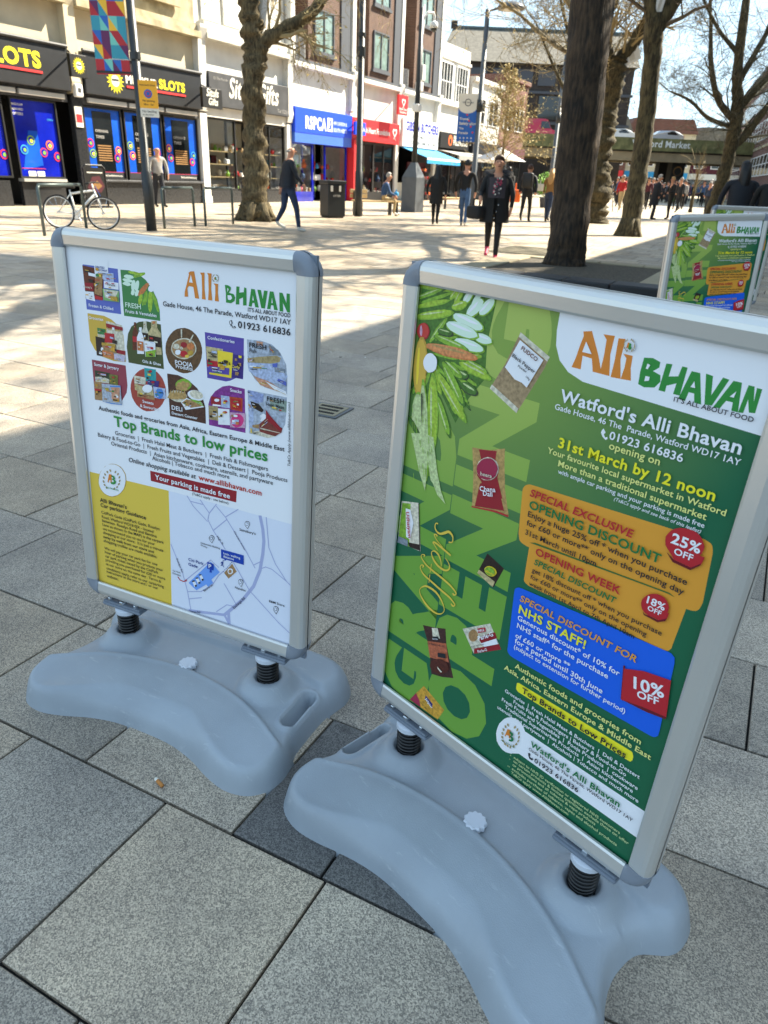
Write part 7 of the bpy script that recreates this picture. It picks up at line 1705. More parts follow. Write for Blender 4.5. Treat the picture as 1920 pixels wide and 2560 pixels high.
# ---------------- street furniture ----------------
def proj_sign(label,x0,x1,z0,z1,y,fn,m):
    t=thing('projecting_sign',label,'sign',((x0+x1)/2,y,0)); b=MB(); b.rbox(x0,x1,y-.06,y+.06,z0,z1,m,.01); fn(b,y-.064); b.build('sign_panel',t)
    b=MB(); b.tube([(x0+.02,y,z1+.05),(x1+.12,FY-.2,z1+.05)],.025,'black',6); b.tube([((x0+x1)/2,y,z1),((x0+x1)/2,y,z1+.05)],.02,'black',6); b.build('bracket',t)
proj_sign('square black projecting sign with a yellow sunburst',16.62,17.2,3.45,4.02,19.3,lambda b,y:sunburst(b,16.91,3.74,.22,y),'black')
proj_sign('black projecting sign with pale serif lettering for gifts',22.2,23.25,3.16,3.78,19.35,lambda b,y:(b.text('Situls',22.4,23.05,3.52,y,'paper',1,.25,1.2),b.text('Gifts',22.5,23.0,3.26,y,'paper',1,.25,1.2)),'black')
proj_sign('red projecting sign with a white heart beside the butcher',37.0,38.05,4.1,5.0,19.3,lambda b,y:(heart(b,37.55,4.68,.62,y,'white','charity_red'),b.text('British Heart',37.1,37.95,4.32,y,'white',1),b.text('Foundation',37.15,37.9,4.18,y,'white',1)),'charity_red')
proj_sign('small blue projecting charity sign over the red pilaster',33.2,34.2,2.95,3.5,19.6,lambda b,y:b.text('RSPCA',33.3,34.1,3.12,y,'paper',2),'charity_blue')
# lamp column with town banner and parking plate
t=thing('banner_column','dark lamp column carrying a colourful geometric town banner and a yellow parking plate','lamp post',(11.56,11.62,0))
b=MB(); b.tube([(11.56,11.62,0),(11.56,11.62,1.1),(11.56,11.62,1.12),(11.56,11.62,8)],[.105,.105,.085,.07],'post_dark',14); b.build('column',t,smooth=True)
b=MB(); b.tube([(11.56,11.62,3.0),(11.56,11.62,3.12)],.1,'post_dark',12); b.tube([(11.56,11.62,2.78),(11.22,12.3,2.78)],.022,'post_dark',6); b.build('banner_arm',t)
bc=['bn1','bn2','bn3','bn4','bn5','bn6']; 
for n_,h in zip(bc,('a5202a','e0b02c','1f5cb0','2f8ba0','5a1a50','6cbcb0')): mat(n_,h,.6)
u=Vector((11.50-11.22,11.72-12.3,0)); bw=u.length; u.normalize(); Mn=Matrix(((u.x,-u.y,0,11.22),(u.y,u.x,0,12.3),(0,0,1,0),(0,0,0,1)))
b=MB(); r=random.Random(5); z0=2.76; cw=bw/4; rows=7; rh=(4.35-z0)/rows
b.box(0,bw,0,.012,z0-.02,4.75,'bn1',Mn)
k=0; q=MB()
for i in range(rows):
    for j in range(4):
        x,z=j*cw,z0+i*rh; a=bc[(i*3+j*2+(i*j)%3)%6]; c2=bc[(i*5+j*3+2)%6]
        if (i+j)%3==0: q.face([(x,z),(x+cw,z),(x+cw,z+rh),(x,z+rh)],-.002,a)
        else: q.face([(x,z),(x+cw,z),(x,z+rh)],-.002,a); q.face([(x+cw,z),(x+cw,z+rh),(x,z+rh)],-.002,c2 if c2!=a else bc[(i+j)%6])
q.face([(bw/2+.34*math.cos(a),4.5+.34*math.sin(a)) for a in np.linspace(math.pi,2*math.pi,16)]+[(bw,4.75),(0,4.75)],-.004,'paper'); q.text('TOWN CENTRE',.2,.56,4.38,-.006,'navy',.6); q.text('watfordtowncentre.com',.25,.72,z0+.22,-.006,'paper',.5)
q.v=[tuple(Mn@Vector(v)) for v in q.v]; o=len(b.v); b.add(q.v,[],'bn1'); 
for f,m_ in zip(q.f,q.m): b.f.append(tuple(i+o for i in f)); b.m.append(b.mi(q.mats[m_]))
b.build('banner',t)
mat('plate_yellow','e8a81c',.5)
b=MB(); Mp=Matrix.Translation((11.47,11.5,0))@Matrix.Rotation(R(-52),4,'Z'); b.box(-.02,.32,-.012,0,2.2,2.66,'plate_yellow',Mp); b.box(-.02,.32,-.012,0,2.05,2.195,'paper',Mp); q=MB(); q.disc(.15,2.44,.075,-.014,'bn3',18); q.disc(.15,2.44,.05,-.016,'signage_red',18); q.disc(.15,2.44,.035,-.018,'bn3',18); q.text('Restricted Zone',.01,.29,2.57,-.014,'black',.6); q.text('No parking',.04,.26,2.31,-.014,'black',.8); q.text('Mon - Sat',.06,.24,2.25,-.014,'black',.8); q.text('No loading',.02,.28,2.13,-.014,'black',.6); q.text('at any time',.02,.22,2.08,-.014,'black',.6)
q.v=[tuple(Mp@Vector(v)) for v in q.v]; o=len(b.v); b.add(q.v,[],'paper')
for f,m_ in zip(q.f,q.m): b.f.append(tuple(i+o for i in f)); b.m.append(b.mi(q.mats[m_]))
b.build('parking_plate',t)
# plain column behind the bench
t=thing('lamp_column','plain dark lamp column standing by the bench','lamp post',(21.33,12.4,0)); b=MB(); b.tube([(21.33,12.4,0),(21.33,12.4,1.3),(21.33,12.4,1.32),(21.33,12.4,9)],[.12,.12,.1,.085],'post_dark',14); b.build('column',t,smooth=True); b=MB(); b.tube([(21.33,12.4,4.35),(21.33,12.4,4.6)],.125,'post_dark',12); b.tube([(21.33,12.4,4.85),(21.33,12.4,4.95)],.12,'post_dark',12); b.tube([(21.42,12.36,2.6),(21.42,12.36,9)],.03,'post_dark',6); b.build('clamp_ring',t)
# street lamps with flat heads
def street_lamp(label,x,y,H,band=None):
    t=thing('street_lamp',label,'street lamp',(x,y,0),group='grey street lamps'); b=MB(); b.tube([(x,y,0),(x,y,1.4),(x,y,1.42),(x,y,H)],[.13,.13,.11,.085],'post_grey',12); b.tube([(x,y,H*.52),(x,y,H*.58)],.12,'post_dark',10); b.build('column',t,smooth=True)
    b=MB(); b.tube([(x,y,H-.06),(x+.1,y-.35,H+.02)],.035,'post_grey',8); b.build('arm',t)
    b=MB(); Mh_=Matrix.Translation((x+.3,y-.78,H+.03)); bm=bmesh.new(); bmesh.ops.create_uvsphere(bm,u_segments=18,v_segments=10,radius=1)
    for v in bm.verts: v.co.z=max(v.co.z,-.12)
    b.bm(bm,'post_grey',Mh_@Matrix.Diagonal((.5,.52,.22,1))); hd=b.build('lamp_head',t,smooth=True); b=MB(); b.lathe([(.36,-.05),(.34,-.035)],'paper',16,Mh_); b.build('lens',hd)
    if band:
        b=MB(); z0,z1,wd=band; d_=Vector((-.35,1,0)).normalized(); Mx=Matrix(((-d_.x,d_.y,0,x+d_.x*(wd+.1)),(-d_.y,-d_.x,0,y+d_.y*(wd+.1)),(0,0,1,0),(0,0,0,1)))
        b.box(0,wd,0,.012,z0,z1,'bn3',Mx); q=MB(); q.face([(0,z1),(0,z1-.45)]+[(wd/2+wd/2*math.cos(a),z1-.45+.22*math.sin(a)) for a in np.linspace(math.pi,2*math.pi,12)][1:-1]+[(wd,z1-.45),(wd,z1)],-.003,'paper'); q.disc(wd/2,z1-.3,.13,-.006,'slate_panel',14); q.disc(wd/2,z1-.3,.1,-.008,'paper',14); q.text('WATFORD',wd*.2,wd*.8,z1-.33,-.010,'slate_panel',1)
        for i,s_ in enumerate(('Travel','Safely along','The','Parade')): q.text(s_,wd*.1,wd*(.1+.085*len(s_)),z1-.9-.16*i,-.006,'paper',1.5)
        for i in range(3):
            for j in range(4): q.disc(wd*(.2+.2*j),z1-1.52-.12*i,.03,-.006,'paper',8)
        for i in range(4): q.disc(wd*(.5+.12*i),z1-.72-.2*i,.04,-.006,'signage_red',5)
        q.v=[tuple(Mx@Vector(v)) for v in q.v]; o=len(b.v); b.add(q.v,[],'paper')
        for f,m_ in zip(q.f,q.m): b.f.append(tuple(i+o for i in f)); b.m.append(b.mi(q.mats[m_]))
        b.build('banner',t)
    return t
street_lamp('tall grey street lamp hung with a blue banner',29.5,11.8,6.9,(2.55,4.2,.72))
street_lamp('grey street lamp farther along, without a banner, behind the bare conical tree',42,12.3,7.85)
# cctv mast on its cabinet
t=thing('camera_mast','grey mast with a dome camera standing on a tapered steel cabinet','camera mast',(26.5,13.05,0))
b=MB(); x,y=26.55,13.05; b.prism([(x-.36,y-.3),(x+.36,y-.3),(x+.36,y+.3),(x-.36,y+.3)],0,1.2,'post_grey'); b.add([(x-.36,y-.3,1.2),(x+.36,y-.3,1.2),(x+.36,y+.3,1.2),(x-.36,y+.3,1.2),(x-.1,y-.1,1.7),(x+.1,y-.1,1.7),(x+.1,y+.1,1.7),(x-.1,y+.1,1.7)],[(0,1,5,4),(1,2,6,5),(2,3,7,6),(3,0,4,7),(4,5,6,7)],'post_grey'); b.build('cabinet',t)
b=MB(); b.tube([(x,y,1.65),(x,y,6.5)],[.1,.075],'post_dark',12); b.tube([(x+.11,y-.02,3.4),(x+.11,y-.02,6.6)],.03,'white',6); b.build('column',t,smooth=True)
b=MB(); b.rbox(x+.1,x+.36,y-.1,y+.1,4.35,4.85,'white',.03); b.rbox(x-.02,x+.2,y-.12,y+.12,4.0,4.3,'white',.03); b.rbox(x-.16,x+.12,y-.13,y+.13,3.35,3.6,'white',.03); b.build('junction_box',t)
b=MB(); b.tube([(x+.08,y,5.7),(x+.1,y,6.15),(x+.25,y-.1,6.4),(x+.5,y-.2,6.42),(x+.56,y-.22,6.35),(x+.56,y-.22,6.2)],.045,'white',8); b.build('bracket',t); b=MB(); b.lathe([(.05,.3),(.14,.24),(.15,.1),(.13,.08)],'white',14,Matrix.Translation((x+.56,y-.22,5.9))); b.sph((x+.56,y-.22,5.98),(.12,.12,.13),'pane_dark'); b.build('camera_dome',t,smooth=True)
# cycle racks
def rack(label,p0,p1,h=.8):
    t=thing('cycle_rack',label,'cycle rack',((p0[0]+p1[0])/2,(p0[1]+p1[1])/2,0),group='steel hoop cycle racks'); b=MB(); A,B_=Vector((*p0,0)),Vector((*p1,0)); Z=Vector((0,0,1)); u=(B_-A).normalized()
    b.tube([A,A+Z*(h-.05),A+Z*h+u*.05],.028,'steel_green',8); b.build('leg',t,smooth=True); b=MB(); b.tube([B_,B_+Z*(h-.05),B_+Z*h-u*.05],.028,'steel_green',8); b.build('leg',t,smooth=True)
    b=MB(); b.tube([A+Z*h+u*.03,B_+Z*h-u*.03],.028,'steel_green',8); b.build('rail',t,smooth=True)
rack('steel hoop rack that the silver bicycle leans on',(9.12,11.78),(10.5,12.3),.83); rack('steel hoop rack right of the banner column',(12.18,11.86),(13.3,12.02)); rack('steel hoop rack nearest the mossy trunk',(13.62,11.98),(14.75,12.1))
# bicycle
t=thing('bicycle','silver bicycle leaning on a hoop rack','bicycle',(10.4,12.5,0)); fx_=Vector((10.5,13.05,0)); ux=Vector((.50,-.87,0)).normalized(); lean=Vector((.12,.05,0))
BP=lambda a,z:fx_+ux*a*.86+Vector((0,0,z*.9))+lean*z*.5
for c,nm in ((0,'wheel'),(1.03,'wheel')):
    b=MB(); st=Matrix.Rotation(.35 if c>0 else 0,3,'Z'); W_=lambda a,r:BP(c,.34)+(st@ux)*r*.9*math.cos(a)+Vector((0,0,r*.9*math.sin(a)))+lean*.5*r*math.sin(a)
    b.tube([W_(a,.335) for a in np.linspace(0,2*math.pi,33)],.018,'tyre',6,False); b.tube([W_(a,.312) for a in np.linspace(0,2*math.pi,33)],.009,'bike_paint',5,False)
    for k in range(12): b.tube([W_(k*math.pi/6,.03),W_(k*math.pi/6+.2,.31)],.0025,'zinc',3)
    b.tube([BP(c,.34)+Vector((.05,.03,0)),BP(c,.34)-Vector((.05,.03,0))],.022,'zinc',8); b.build(nm,t)
b=MB(); 
for p,q,r_ in (((.40,.30),(.30,.80),.018),((.40,.30),(.86,.72),.024),((.31,.72),(.84,.80),.02),((0,.34),(.40,.30),.012),((0,.34),(.31,.72),.011),((1.03,.34),(.85,.82),.016),((.85,.82),(.82,.93),.016)): b.tube([BP(*p),BP(*q)],r_,'bike_paint',8)
b.build('frame',t,smooth=True)
b=MB(); b.rbox(-.14,.13,-.06,.06,-.025,.03,'black',.02,Matrix.Translation(BP(.27,.86))@Matrix.Rotation(math.atan2(ux.y,ux.x),4,'Z')); b.build('saddle',t)
b=MB(); n_=Vector((-ux.y,ux.x,0)); b.tube([BP(.86,.95)-n_*.3,BP(.84,.97),BP(.86,.95)+n_*.3],.013,'black',7); b.tube([BP(.86,.95)-n_*.3,BP(.8,.94)-n_*.3],.018,'black',7); b.tube([BP(.93,.9)-n_*.1,BP(.99,.7),BP(.9,.6)],.006,'bn3',5); b.build('handlebar',t)
b=MB(); b.lathe([(.09,-.006),(.09,.006)],'zinc',18,Matrix.Translation(BP(.40,.30))@Matrix.Rotation(math.atan2(ux.y,ux.x),4,'Z')@Matrix.Rotation(R(90),4,'X')); b.tube([BP(.40,.30),BP(.5,.17)],.012,'zinc',5); b.tube([BP(.40,.30),BP(.3,.43)],.012,'zinc',5); b.build('chainset',t)
# bins, bench, A board
def bin_(label,x,y,h,rz):
    t=thing('litter_bin',label,'litter bin',(x,y,0),rz); L=dict(par=t,local=True); b=MB(); b.rbox(-.29,.29,-.28,.28,.04,h-.1,'post_dark',.02); b.box(-.25,.25,-.24,.24,0,.05,'black'); b.rbox(-.31,.31,-.3,.3,h-.1,h,'post_dark',.02); b.build('bin_body',**L)
    b=MB(); b.box(-.2,.2,-.295,-.281,h-.32,h-.16,'black'); b.box(.281,.295,-.17,.17,h-.32,h-.16,'black'); b.build('opening',**L)
    b=MB(); b.text('LITTER',-.12,.12,h-.44,-.284,'paper',1); b.panel(-.22,-.14,h-.3,h-.14,-.298,'paper'); b.panel(.06,.13,h-.3,h-.14,-.298,'paper'); b.build('lettering',**L)
bin_('dark square litter bin with white markings by the walking bald man',19.87,12.45,1.03,R(-30)); bin_('low dark bin partly behind the walking bald man',18.6,14.4,.9,R(-20))
def bench(label,x,y,rz,back=True):
    t=thing('bench',label,'bench',(x,y,0),rz); L=dict(par=t,local=True)
    for i in range(4): b=MB(); b.rbox(-.85,.85,-.22+.12*i,-.12+.12*i,.42,.47,'wood_bench',.008); b.build('seat_slat',**L)
    if back:
        for i in range(2): b=MB(); b.rbox(-.85,-.2,.27,.31,.52+i*.14,.64+i*.14,'wood_bench',.008); b.build('back_slat',**L)
    for sx in (-.7,.7): b=MB(); b.rbox(sx-.04,sx+.04,-.2,.26,.36,.42,'post_dark',.01); b.rbox(sx-.04,sx+.04,-.2,-.12,0,.36,'post_dark',.01); b.rbox(sx-.04,sx+.04,.18,.3,0,.72 if back else .36,'post_dark',.01); b.build('leg',**L)
bench('wooden bench with a short backrest where the old man sits',22.45,12.35,R(-28)); bench('wooden backless bench behind the man in pale jeans',31.6,13.5,R(-20),False)
t=thing('menu_board','black framed poster stand in front of the blue arcade windows','poster stand',(16.6,18.8,0),R(-12)); L=dict(par=t,local=True)
b=MB(); b.tube([(-.34,0,.05),(-.34,0,1.08),(-.26,0,1.16),(.26,0,1.16),(.34,0,1.08),(.34,0,.05)],.03,'black',8); b.build('frame',**L); b=MB(); b.box(-.32,.32,-.015,.015,.15,1.1,'black'); b.face([(-.28,.55),(-.1,.85),(.15,.88),(.28,.6),(.15,.42),(-.15,.45)],-.02,'maroon'); b.face([(-.15,.6),(.05,.75),(.2,.6),(.05,.5)],-.023,'mustard'); b.panel(-.25,.25,.95,.98,-.02,'paper'); b.panel(-.2,.2,.25,.3,-.02,'cloth_grey'); b.build('poster',**L); b=MB(); b.box(-.38,.38,-.2,.2,0,.05,'black'); b.build('foot',**L)
# ---------------- trees ----------------
def limb(b,ps,rs,m,n=10,rough=.0,seed=1,sub=6):
    P=[Vector(p) for p in ps]; out=[];ro=[]; r=random.Random(seed)
    for i in range(len(P)-1):
        p0,p1,p2,p3=P[max(i-1,0)],P[i],P[i+1],P[min(i+2,len(P)-1)]
        for t in np.linspace(0,1,sub,endpoint=False):
            q=.5*((2*p1)+(p2-p0)*t+(2*p0-5*p1+4*p2-p3)*t*t+(3*p1-p0-3*p2+p3)*t**3); out.append(q); ro.append(rs[i]*(1-t)+rs[i+1]*t)
    out.append(P[-1]); ro.append(rs[-1]); o=len(b.v); b.tube(out,ro,m,n)
    if rough:
        for i in range(o,len(b.v)):
            c=out[min((i-o)//n,len(out)-1)]; v=Vector(b.v[i]); rr=(v-c).length; k=.32/max(rr,.05); q=Vector((v.x*k*2.2,v.y*k*2.2,v.z*k*.9+seed))
            f=1+rough*1.5*mnoise.noise(q)+rough*.6*mnoise.noise(q*2.7); b.v[i]=tuple(c+(v-c)*f)
def twigs(b,p,d,L,r,depth,rn,m,droop=0,buds=None,spread=.7,nch=3,mn=.004):
    n=4 if depth>0 else 3; ps=[p]; q=p.copy(); dd=d.normalized()
    for i in range(n):
        dd=(dd+Vector((rn.gauss(0,.2),rn.gauss(0,.2),rn.gauss(0,.17)-droop*.12))).normalized(); q=q+dd*L/n; ps.append(q.copy())
    r1=max(r*.5,mn); b.tube(ps,[r+(r1-r)*i/n for i in range(n+1)],m,5 if r>.03 else 3,False)
    if buds and depth<=1:
        for s in ps[1:]:
            if rn.random()<buds[1]: e=rn.uniform(.018,.045)*buds[2]; v=Vector((rn.gauss(0,1),rn.gauss(0,1),rn.gauss(0,1))).normalized(); w_=v.orthogonal().normalized(); s2=s+v*e; b.add([s2+v*e*1.5,s2+w_*e,s2-w_*e*.7-v*e],[(0,1,2)],buds[0])
    if depth<=0: return
    for k in range(nch):
        i=rn.randint(1,n); ax=Vector((rn.gauss(0,1),rn.gauss(0,1),rn.gauss(0,.8))).normalized(); nd=(dd*.75+ax*spread+Vector((0,0,.12-droop*.3))).normalized()
        twigs(b,ps[i],nd,L*rn.uniform(.55,.8),max(r1*rn.uniform(.6,.9),mn),depth-1,rn,m,droop,buds,spread,nch,mn)
def canopy(cx,cy,z0,n,seed,R0=.09,reach=4.5):  # limbs above the view, added and thickened for branch shadows on the paving
    r=random.Random(seed); out=[]
    for i in range(n):
        a=i*6.283/n+r.uniform(-.4,.4); k=reach*r.uniform(.6,1.1); zz=z0+r.uniform(0,1.6)
        out.append(([(cx,cy,zz),(cx+math.cos(a)*k*.35,cy+math.sin(a)*k*.35,zz+1.0),(cx+math.cos(a+.2)*k*.7,cy+math.sin(a+.2)*k*.7,zz+1.7+r.random()),(cx+math.cos(a+.1)*k,cy+math.sin(a+.1)*k,zz+2.3+r.random()*1.5)],[R0,R0*.8,R0*.55,R0*.25]))
    return out
def tree(name,label,base,trunk,rs,bark,limbs,tw='twig',rough=.18,seed=1,n=14,flare=None,twd=4,buds=None,droop=0,L=1.6,mn=.004,nch=3,count=3,moss=None):
    t=thing(name,label,'tree',base); rn=random.Random(seed); b=MB(); 
    ps=list(trunk); rr=list(rs)
    limb(b,ps,rr,bark,n,rough,seed,10)
    for (lp,lr) in limbs: limb(b,lp,lr,bark,8,rough*.8,seed+3,5)
    if flare:
        for k in range(6): a=k*1.05+rn.random()*.5; bx=Vector(base); b.tube([bx+Vector((math.cos(a)*flare*.55,math.sin(a)*flare*.55,.42)),bx+Vector((math.cos(a)*flare*.85,math.sin(a)*flare*.85,.13)),bx+Vector((math.cos(a)*flare*1.25,math.sin(a)*flare*1.25,-.02))],[flare*.3,flare*.28,flare*.12],bark,8)
    b.build('trunk',t,smooth=True); c=MB()
    for (lp,lr) in limbs:
        lp=[Vector(p) for p in lp]
        for k in range(count*len(lp)):
            i=rn.randrange(1,len(lp)); f=rn.random(); p=lp[i-1].lerp(lp[i],f); dr=(lp[i]-lp[i-1]).normalized()+Vector((rn.gauss(0,.8),rn.gauss(0,.8),rn.gauss(.25,.5)))
            twigs(c,p,dr,L*rn.uniform(.6,1.2),lr[i]*rn.uniform(.2,.38),twd,rn,tw,droop,buds,.7,nch,mn)
        twigs(c,lp[-1],lp[-1]-lp[-2],L*1.2,lr[-1]*.9,twd,rn,tw,droop,buds,.6,nch,mn)
    c.build('crown',t); return t
V=Vector
tree('street_tree','gnarled mossy tree by the cycle racks with one limb reaching right',(16.3,12.6,0),[(16.3,12.6,-.05),(16.32,12.62,.5),(16.4,12.65,1.4),(16.45,12.68,2.4),(16.5,12.7,3.2),(16.65,12.72,3.9),(16.6,12.75,4.4),(16.55,12.85,5.2),(16.4,13.0,6.5)],[.44,.335,.29,.265,.255,.285,.27,.22,.13],'bark_moss',[([(16.66,12.65,3.95),(16.85,12.3,4.2),(17.05,11.9,4.42),(17.3,11.4,4.75),(17.5,10.9,5.4),(17.6,10.4,6.3)],[.2,.165,.15,.13,.1,.07]),([(16.55,12.85,5.2),(16.2,13.4,6.0),(15.8,14.0,7.0)],[.15,.1,.06]),([(16.4,13.0,6.2),(16.6,12.6,7.4),(17,12.4,8.6)],[.12,.08,.05])],'twig_pale',.34,3,16,.44,3,('bud',.25,1.0),.6,1.2,.004,3,3)
tree('street_tree','massive dark trunk rising from the kerbed planter',(11.75,3.05,.04),[(11.75,3.05,.0),(11.78,3.06,.35),(11.8,3.08,1.0),(11.8,3.1,1.9),(11.79,3.13,2.7),(11.77,3.17,3.5),(11.7,3.3,4.8),(11.6,3.5,6.2)],[.34,.30,.29,.30,.31,.3,.28,.25],'bark_dark',[([(11.75,3.2,4.0),(12.3,2.6,5.2),(13.0,2.0,6.8),(13.6,1.6,8.2)],[.2,.15,.11,.07]),([(11.7,3.3,4.8),(11.2,4.2,6.0),(10.8,5.2,7.4),(10.6,6.0,8.6)],[.2,.15,.1,.06]),([(11.6,3.5,6.2),(11.9,4.0,7.6),(12.3,4.4,9)],[.2,.14,.08])]+canopy(11.65,3.45,6.0,13,41,.2,6),'twig',.13,5,20,.25,3,None,0,1.9,.006,3,2)
tree('street_tree','smooth leaning trunk that forks high, with a white box in the fork',(21.05,3.86,0),[(21.05,3.86,-.03),(21.1,3.87,.4),(21.22,3.9,1.4),(21.36,3.97,2.75),(21.33,4.05,3.9),(21.27,4.13,4.7),(21.27,4.15,5.0)],[.38,.265,.235,.22,.215,.235,.2],'bark_olive',[([(21.25,4.13,4.7),(21.17,4.36,5.4),(21.0,4.7,6.6),(20.7,5.2,8.0),(20.5,5.6,9.2)],[.19,.16,.13,.09,.05]),([(21.3,4.1,4.7),(21.48,3.76,5.4),(21.7,3.2,6.6),(21.9,2.6,8.0),(22.2,2.2,9.2)],[.21,.18,.14,.09,.05])]+canopy(20.9,4.8,7.0,9,43,.18,5.5)+canopy(21.7,3.2,6.8,8,47,.18,5.5),'twig',.1,8,14,.3,3,None,0,1.8,.006,3,3)
tree('street_tree','knobbly mossy tree with swollen trunk and a white box strapped in its fork',(27.1,6.27,0),[(27.1,6.27,-.05),(27.15,6.3,.5),(27.2,6.32,1.0),(27.4,6.38,1.9),(27.6,6.44,2.8),(27.75,6.42,3.7),(27.66,6.4,4.6),(27.66,6.37,5.0)],[.56,.46,.5,.37,.4,.31,.34,.3],'bark_olive',[([(27.6,6.5,4.8),(27.35,6.85,5.5),(27.42,6.95,6.1),(27.7,6.75,6.5),(27.7,6.7,7.4),(27.6,6.9,8.6)],[.22,.17,.15,.13,.1,.06]),([(27.7,6.3,4.9),(27.85,6.0,5.4),(27.98,5.75,5.95),(28.02,5.68,6.5),(28.1,5.6,7.6),(28.3,5.3,9)],[.24,.2,.17,.15,.1,.05])],'twig_pale',.25,11,16,.4,3,('bud',.12,1),0,1.6,.006,3,3)
tree('street_tree','pale barked slender tree rising directly behind the massive trunk',(23.18,5.82,0),[(23.18,5.95,0),(23.5,5.93,1.3),(23.91,6.0,2.62),(23.8,6.15,4.5),(23.78,6.26,5.85),(23.7,6.5,7.5)],[.22,.2,.19,.17,.16,.1],'bark_pale',[([(23.8,6.2,4.9),(23.4,7.0,5.8),(23.0,8.0,7.0)],[.1,.08,.05]),([(23.78,6.26,5.85),(24.2,5.6,6.8),(24.6,4.8,7.9)],[.11,.08,.05]),([(23.8,6.15,4.4),(23.2,7.1,4.7),(22.8,8.1,5.4)],[.08,.06,.04])],'twig_pale',.2,17,12,None,3,('bud',.1,1),0,1.6,.005,3,4)
tree('street_tree','wide bare tree with green tinged limbs at the right, forking low',(36.6,3.1,0),[(36.4,3.3,0),(36.5,3.2,1.2),(36.6,3.15,2.4),(36.62,3.15,3.4),(36.6,3.22,4.4),(36.45,3.5,5.6),(36.33,3.74,8.0),(36.2,3.9,10)],[.36,.29,.27,.29,.25,.2,.15,.08],'bark_olive',[([(36.63,3.12,2.95),(36.85,2.7,3.3),(37.1,2.2,4.3),(37.4,1.6,5.2),(37.7,.9,6)],[.19,.17,.14,.11,.07]),([(36.6,3.2,4.2),(36.9,2.7,5.0),(37.3,2.0,6.0),(37.7,1.2,7.6)],[.16,.13,.1,.06]),([(36.6,3.3,3.9),(36.2,4.0,4.6),(35.95,4.5,5.8),(35.8,4.8,7.2),(35.7,5.1,8.4)],[.15,.13,.1,.07,.04]),([(36.6,3.25,3.6),(36.1,4.2,3.9),(35.7,5.0,4.5),(35.3,5.8,4.8)],[.1,.08,.06,.03]),([(36.5,3.4,5.2),(36.9,2.9,6.6),(37.2,2.4,8.2)],[.13,.1,.06]),([(36.4,3.6,6.2),(35.9,4.5,7.0),(35.4,5.4,8.2)],[.1,.07,.04])],'twig_green',.16,23,12,.3,4,None,.25,1.5,.0045,3,3)
tree('street_tree','bare tree behind the massive trunk on the left, fine branches over the hall roof',(33.5,8.6,0),[(33.5,8.6,0),(33.5,8.6,2.5),(33.6,8.7,5)],[.2,.17,.13],'bark_olive',[([(33.55,8.65,3.2),(33.3,9.3,4.2),(33,10.2,5.6),(32.7,11,7)],[.1,.08,.06,.03]),([(33.6,8.7,4.5),(33.7,9.1,6.2),(33.8,9.4,8.4)],[.12,.09,.05]),([(33.6,8.6,4),(33.9,7.8,5.4),(34.3,7.0,7.2)],[.1,.07,.04]),([(33.6,8.7,4.8),(33.1,9.8,6.8),(32.7,10.4,8.6)],[.1,.07,.04])],'twig_green',.15,29,10,None,4,('bud',.1,1),0,1.5,.0045,3,3)
# budding conical tree
t=thing('conical_tree','young conical tree covered in pale buds beside the street lamps','tree',(36.2,13.1,0)); b=MB(); limb(b,[(36.2,13.1,0),(36.2,13.1,2),(36.25,13.08,4),(36.3,13.05,6.1)],[.09,.08,.05,.015],'bark_pale',8,.1,2); b.build('trunk',t,smooth=True)
b=MB(); rn=random.Random(4)
for i in range(95):
    f=rn.random()**.9; z=1.5+f*4.3; a=rn.uniform(0,6.283); Ls=(1-f)*1.75+.25; Ls*=rn.uniform(.6,1.05); twigs(b,Vector((36.22,13.09,z)),Vector((math.cos(a),math.sin(a),.75)),Ls,.018,2,rn,'twig_pale',0,('bud',.95,1.25),.55,3,.005)
b.build('crown',t)
t=thing('sapling','thin young tree with upright twigs standing in the sunny paving','tree',(46.84,5.41,0)); b=MB(); limb(b,[(46.84,5.41,0),(46.82,5.42,1.0),(46.8,5.4,2.2)],[.12,.07,.05],'bark_olive',8,.2,3); b.build('trunk',t,smooth=True); b=MB()
for i in range(16): twigs(b,Vector((46.82,5.42,rn.uniform(.8,2.2))),Vector((rn.gauss(0,.2),rn.gauss(0,.2),1)),1.0,.016,1,rn,'twig_pale',0,None,.3,2,.008)
b.build('crown',t)
def boxy(name,label,c,s,rz,tilt,cat):
    b=MB(); M_=Matrix.Rotation(rz,4,'Z')@Matrix.Rotation(tilt,4,'Y'); b.rbox(-s[0],s[0],-s[1],s[1],-s[2],s[2],'white',.02,M_); b.rbox(-s[0]*.3,s[0]*.3,-s[1]*1.03,-s[1],-s[2]*.7,s[2]*.7,'grime_white',.005,M_); o=b.build(name); o.location=c; tag(o,label,cat,'white boxes fixed in the trees')
boxy('tree_box','white box strapped in the fork of the knobbly tree',(27.9,6.05,5.05),(.28,.2,.2),R(-60),R(-25),'box'); boxy('tree_box','white box in the high fork of the leaning trunk',(21.2,4.1,5.12),(.1,.08,.2),R(-70),R(10),'box'); boxy('tree_box','white box behind the limb of the mossy tree',(16.95,12.75,4.75),(.2,.16,.32),R(-60),R(12),'box')
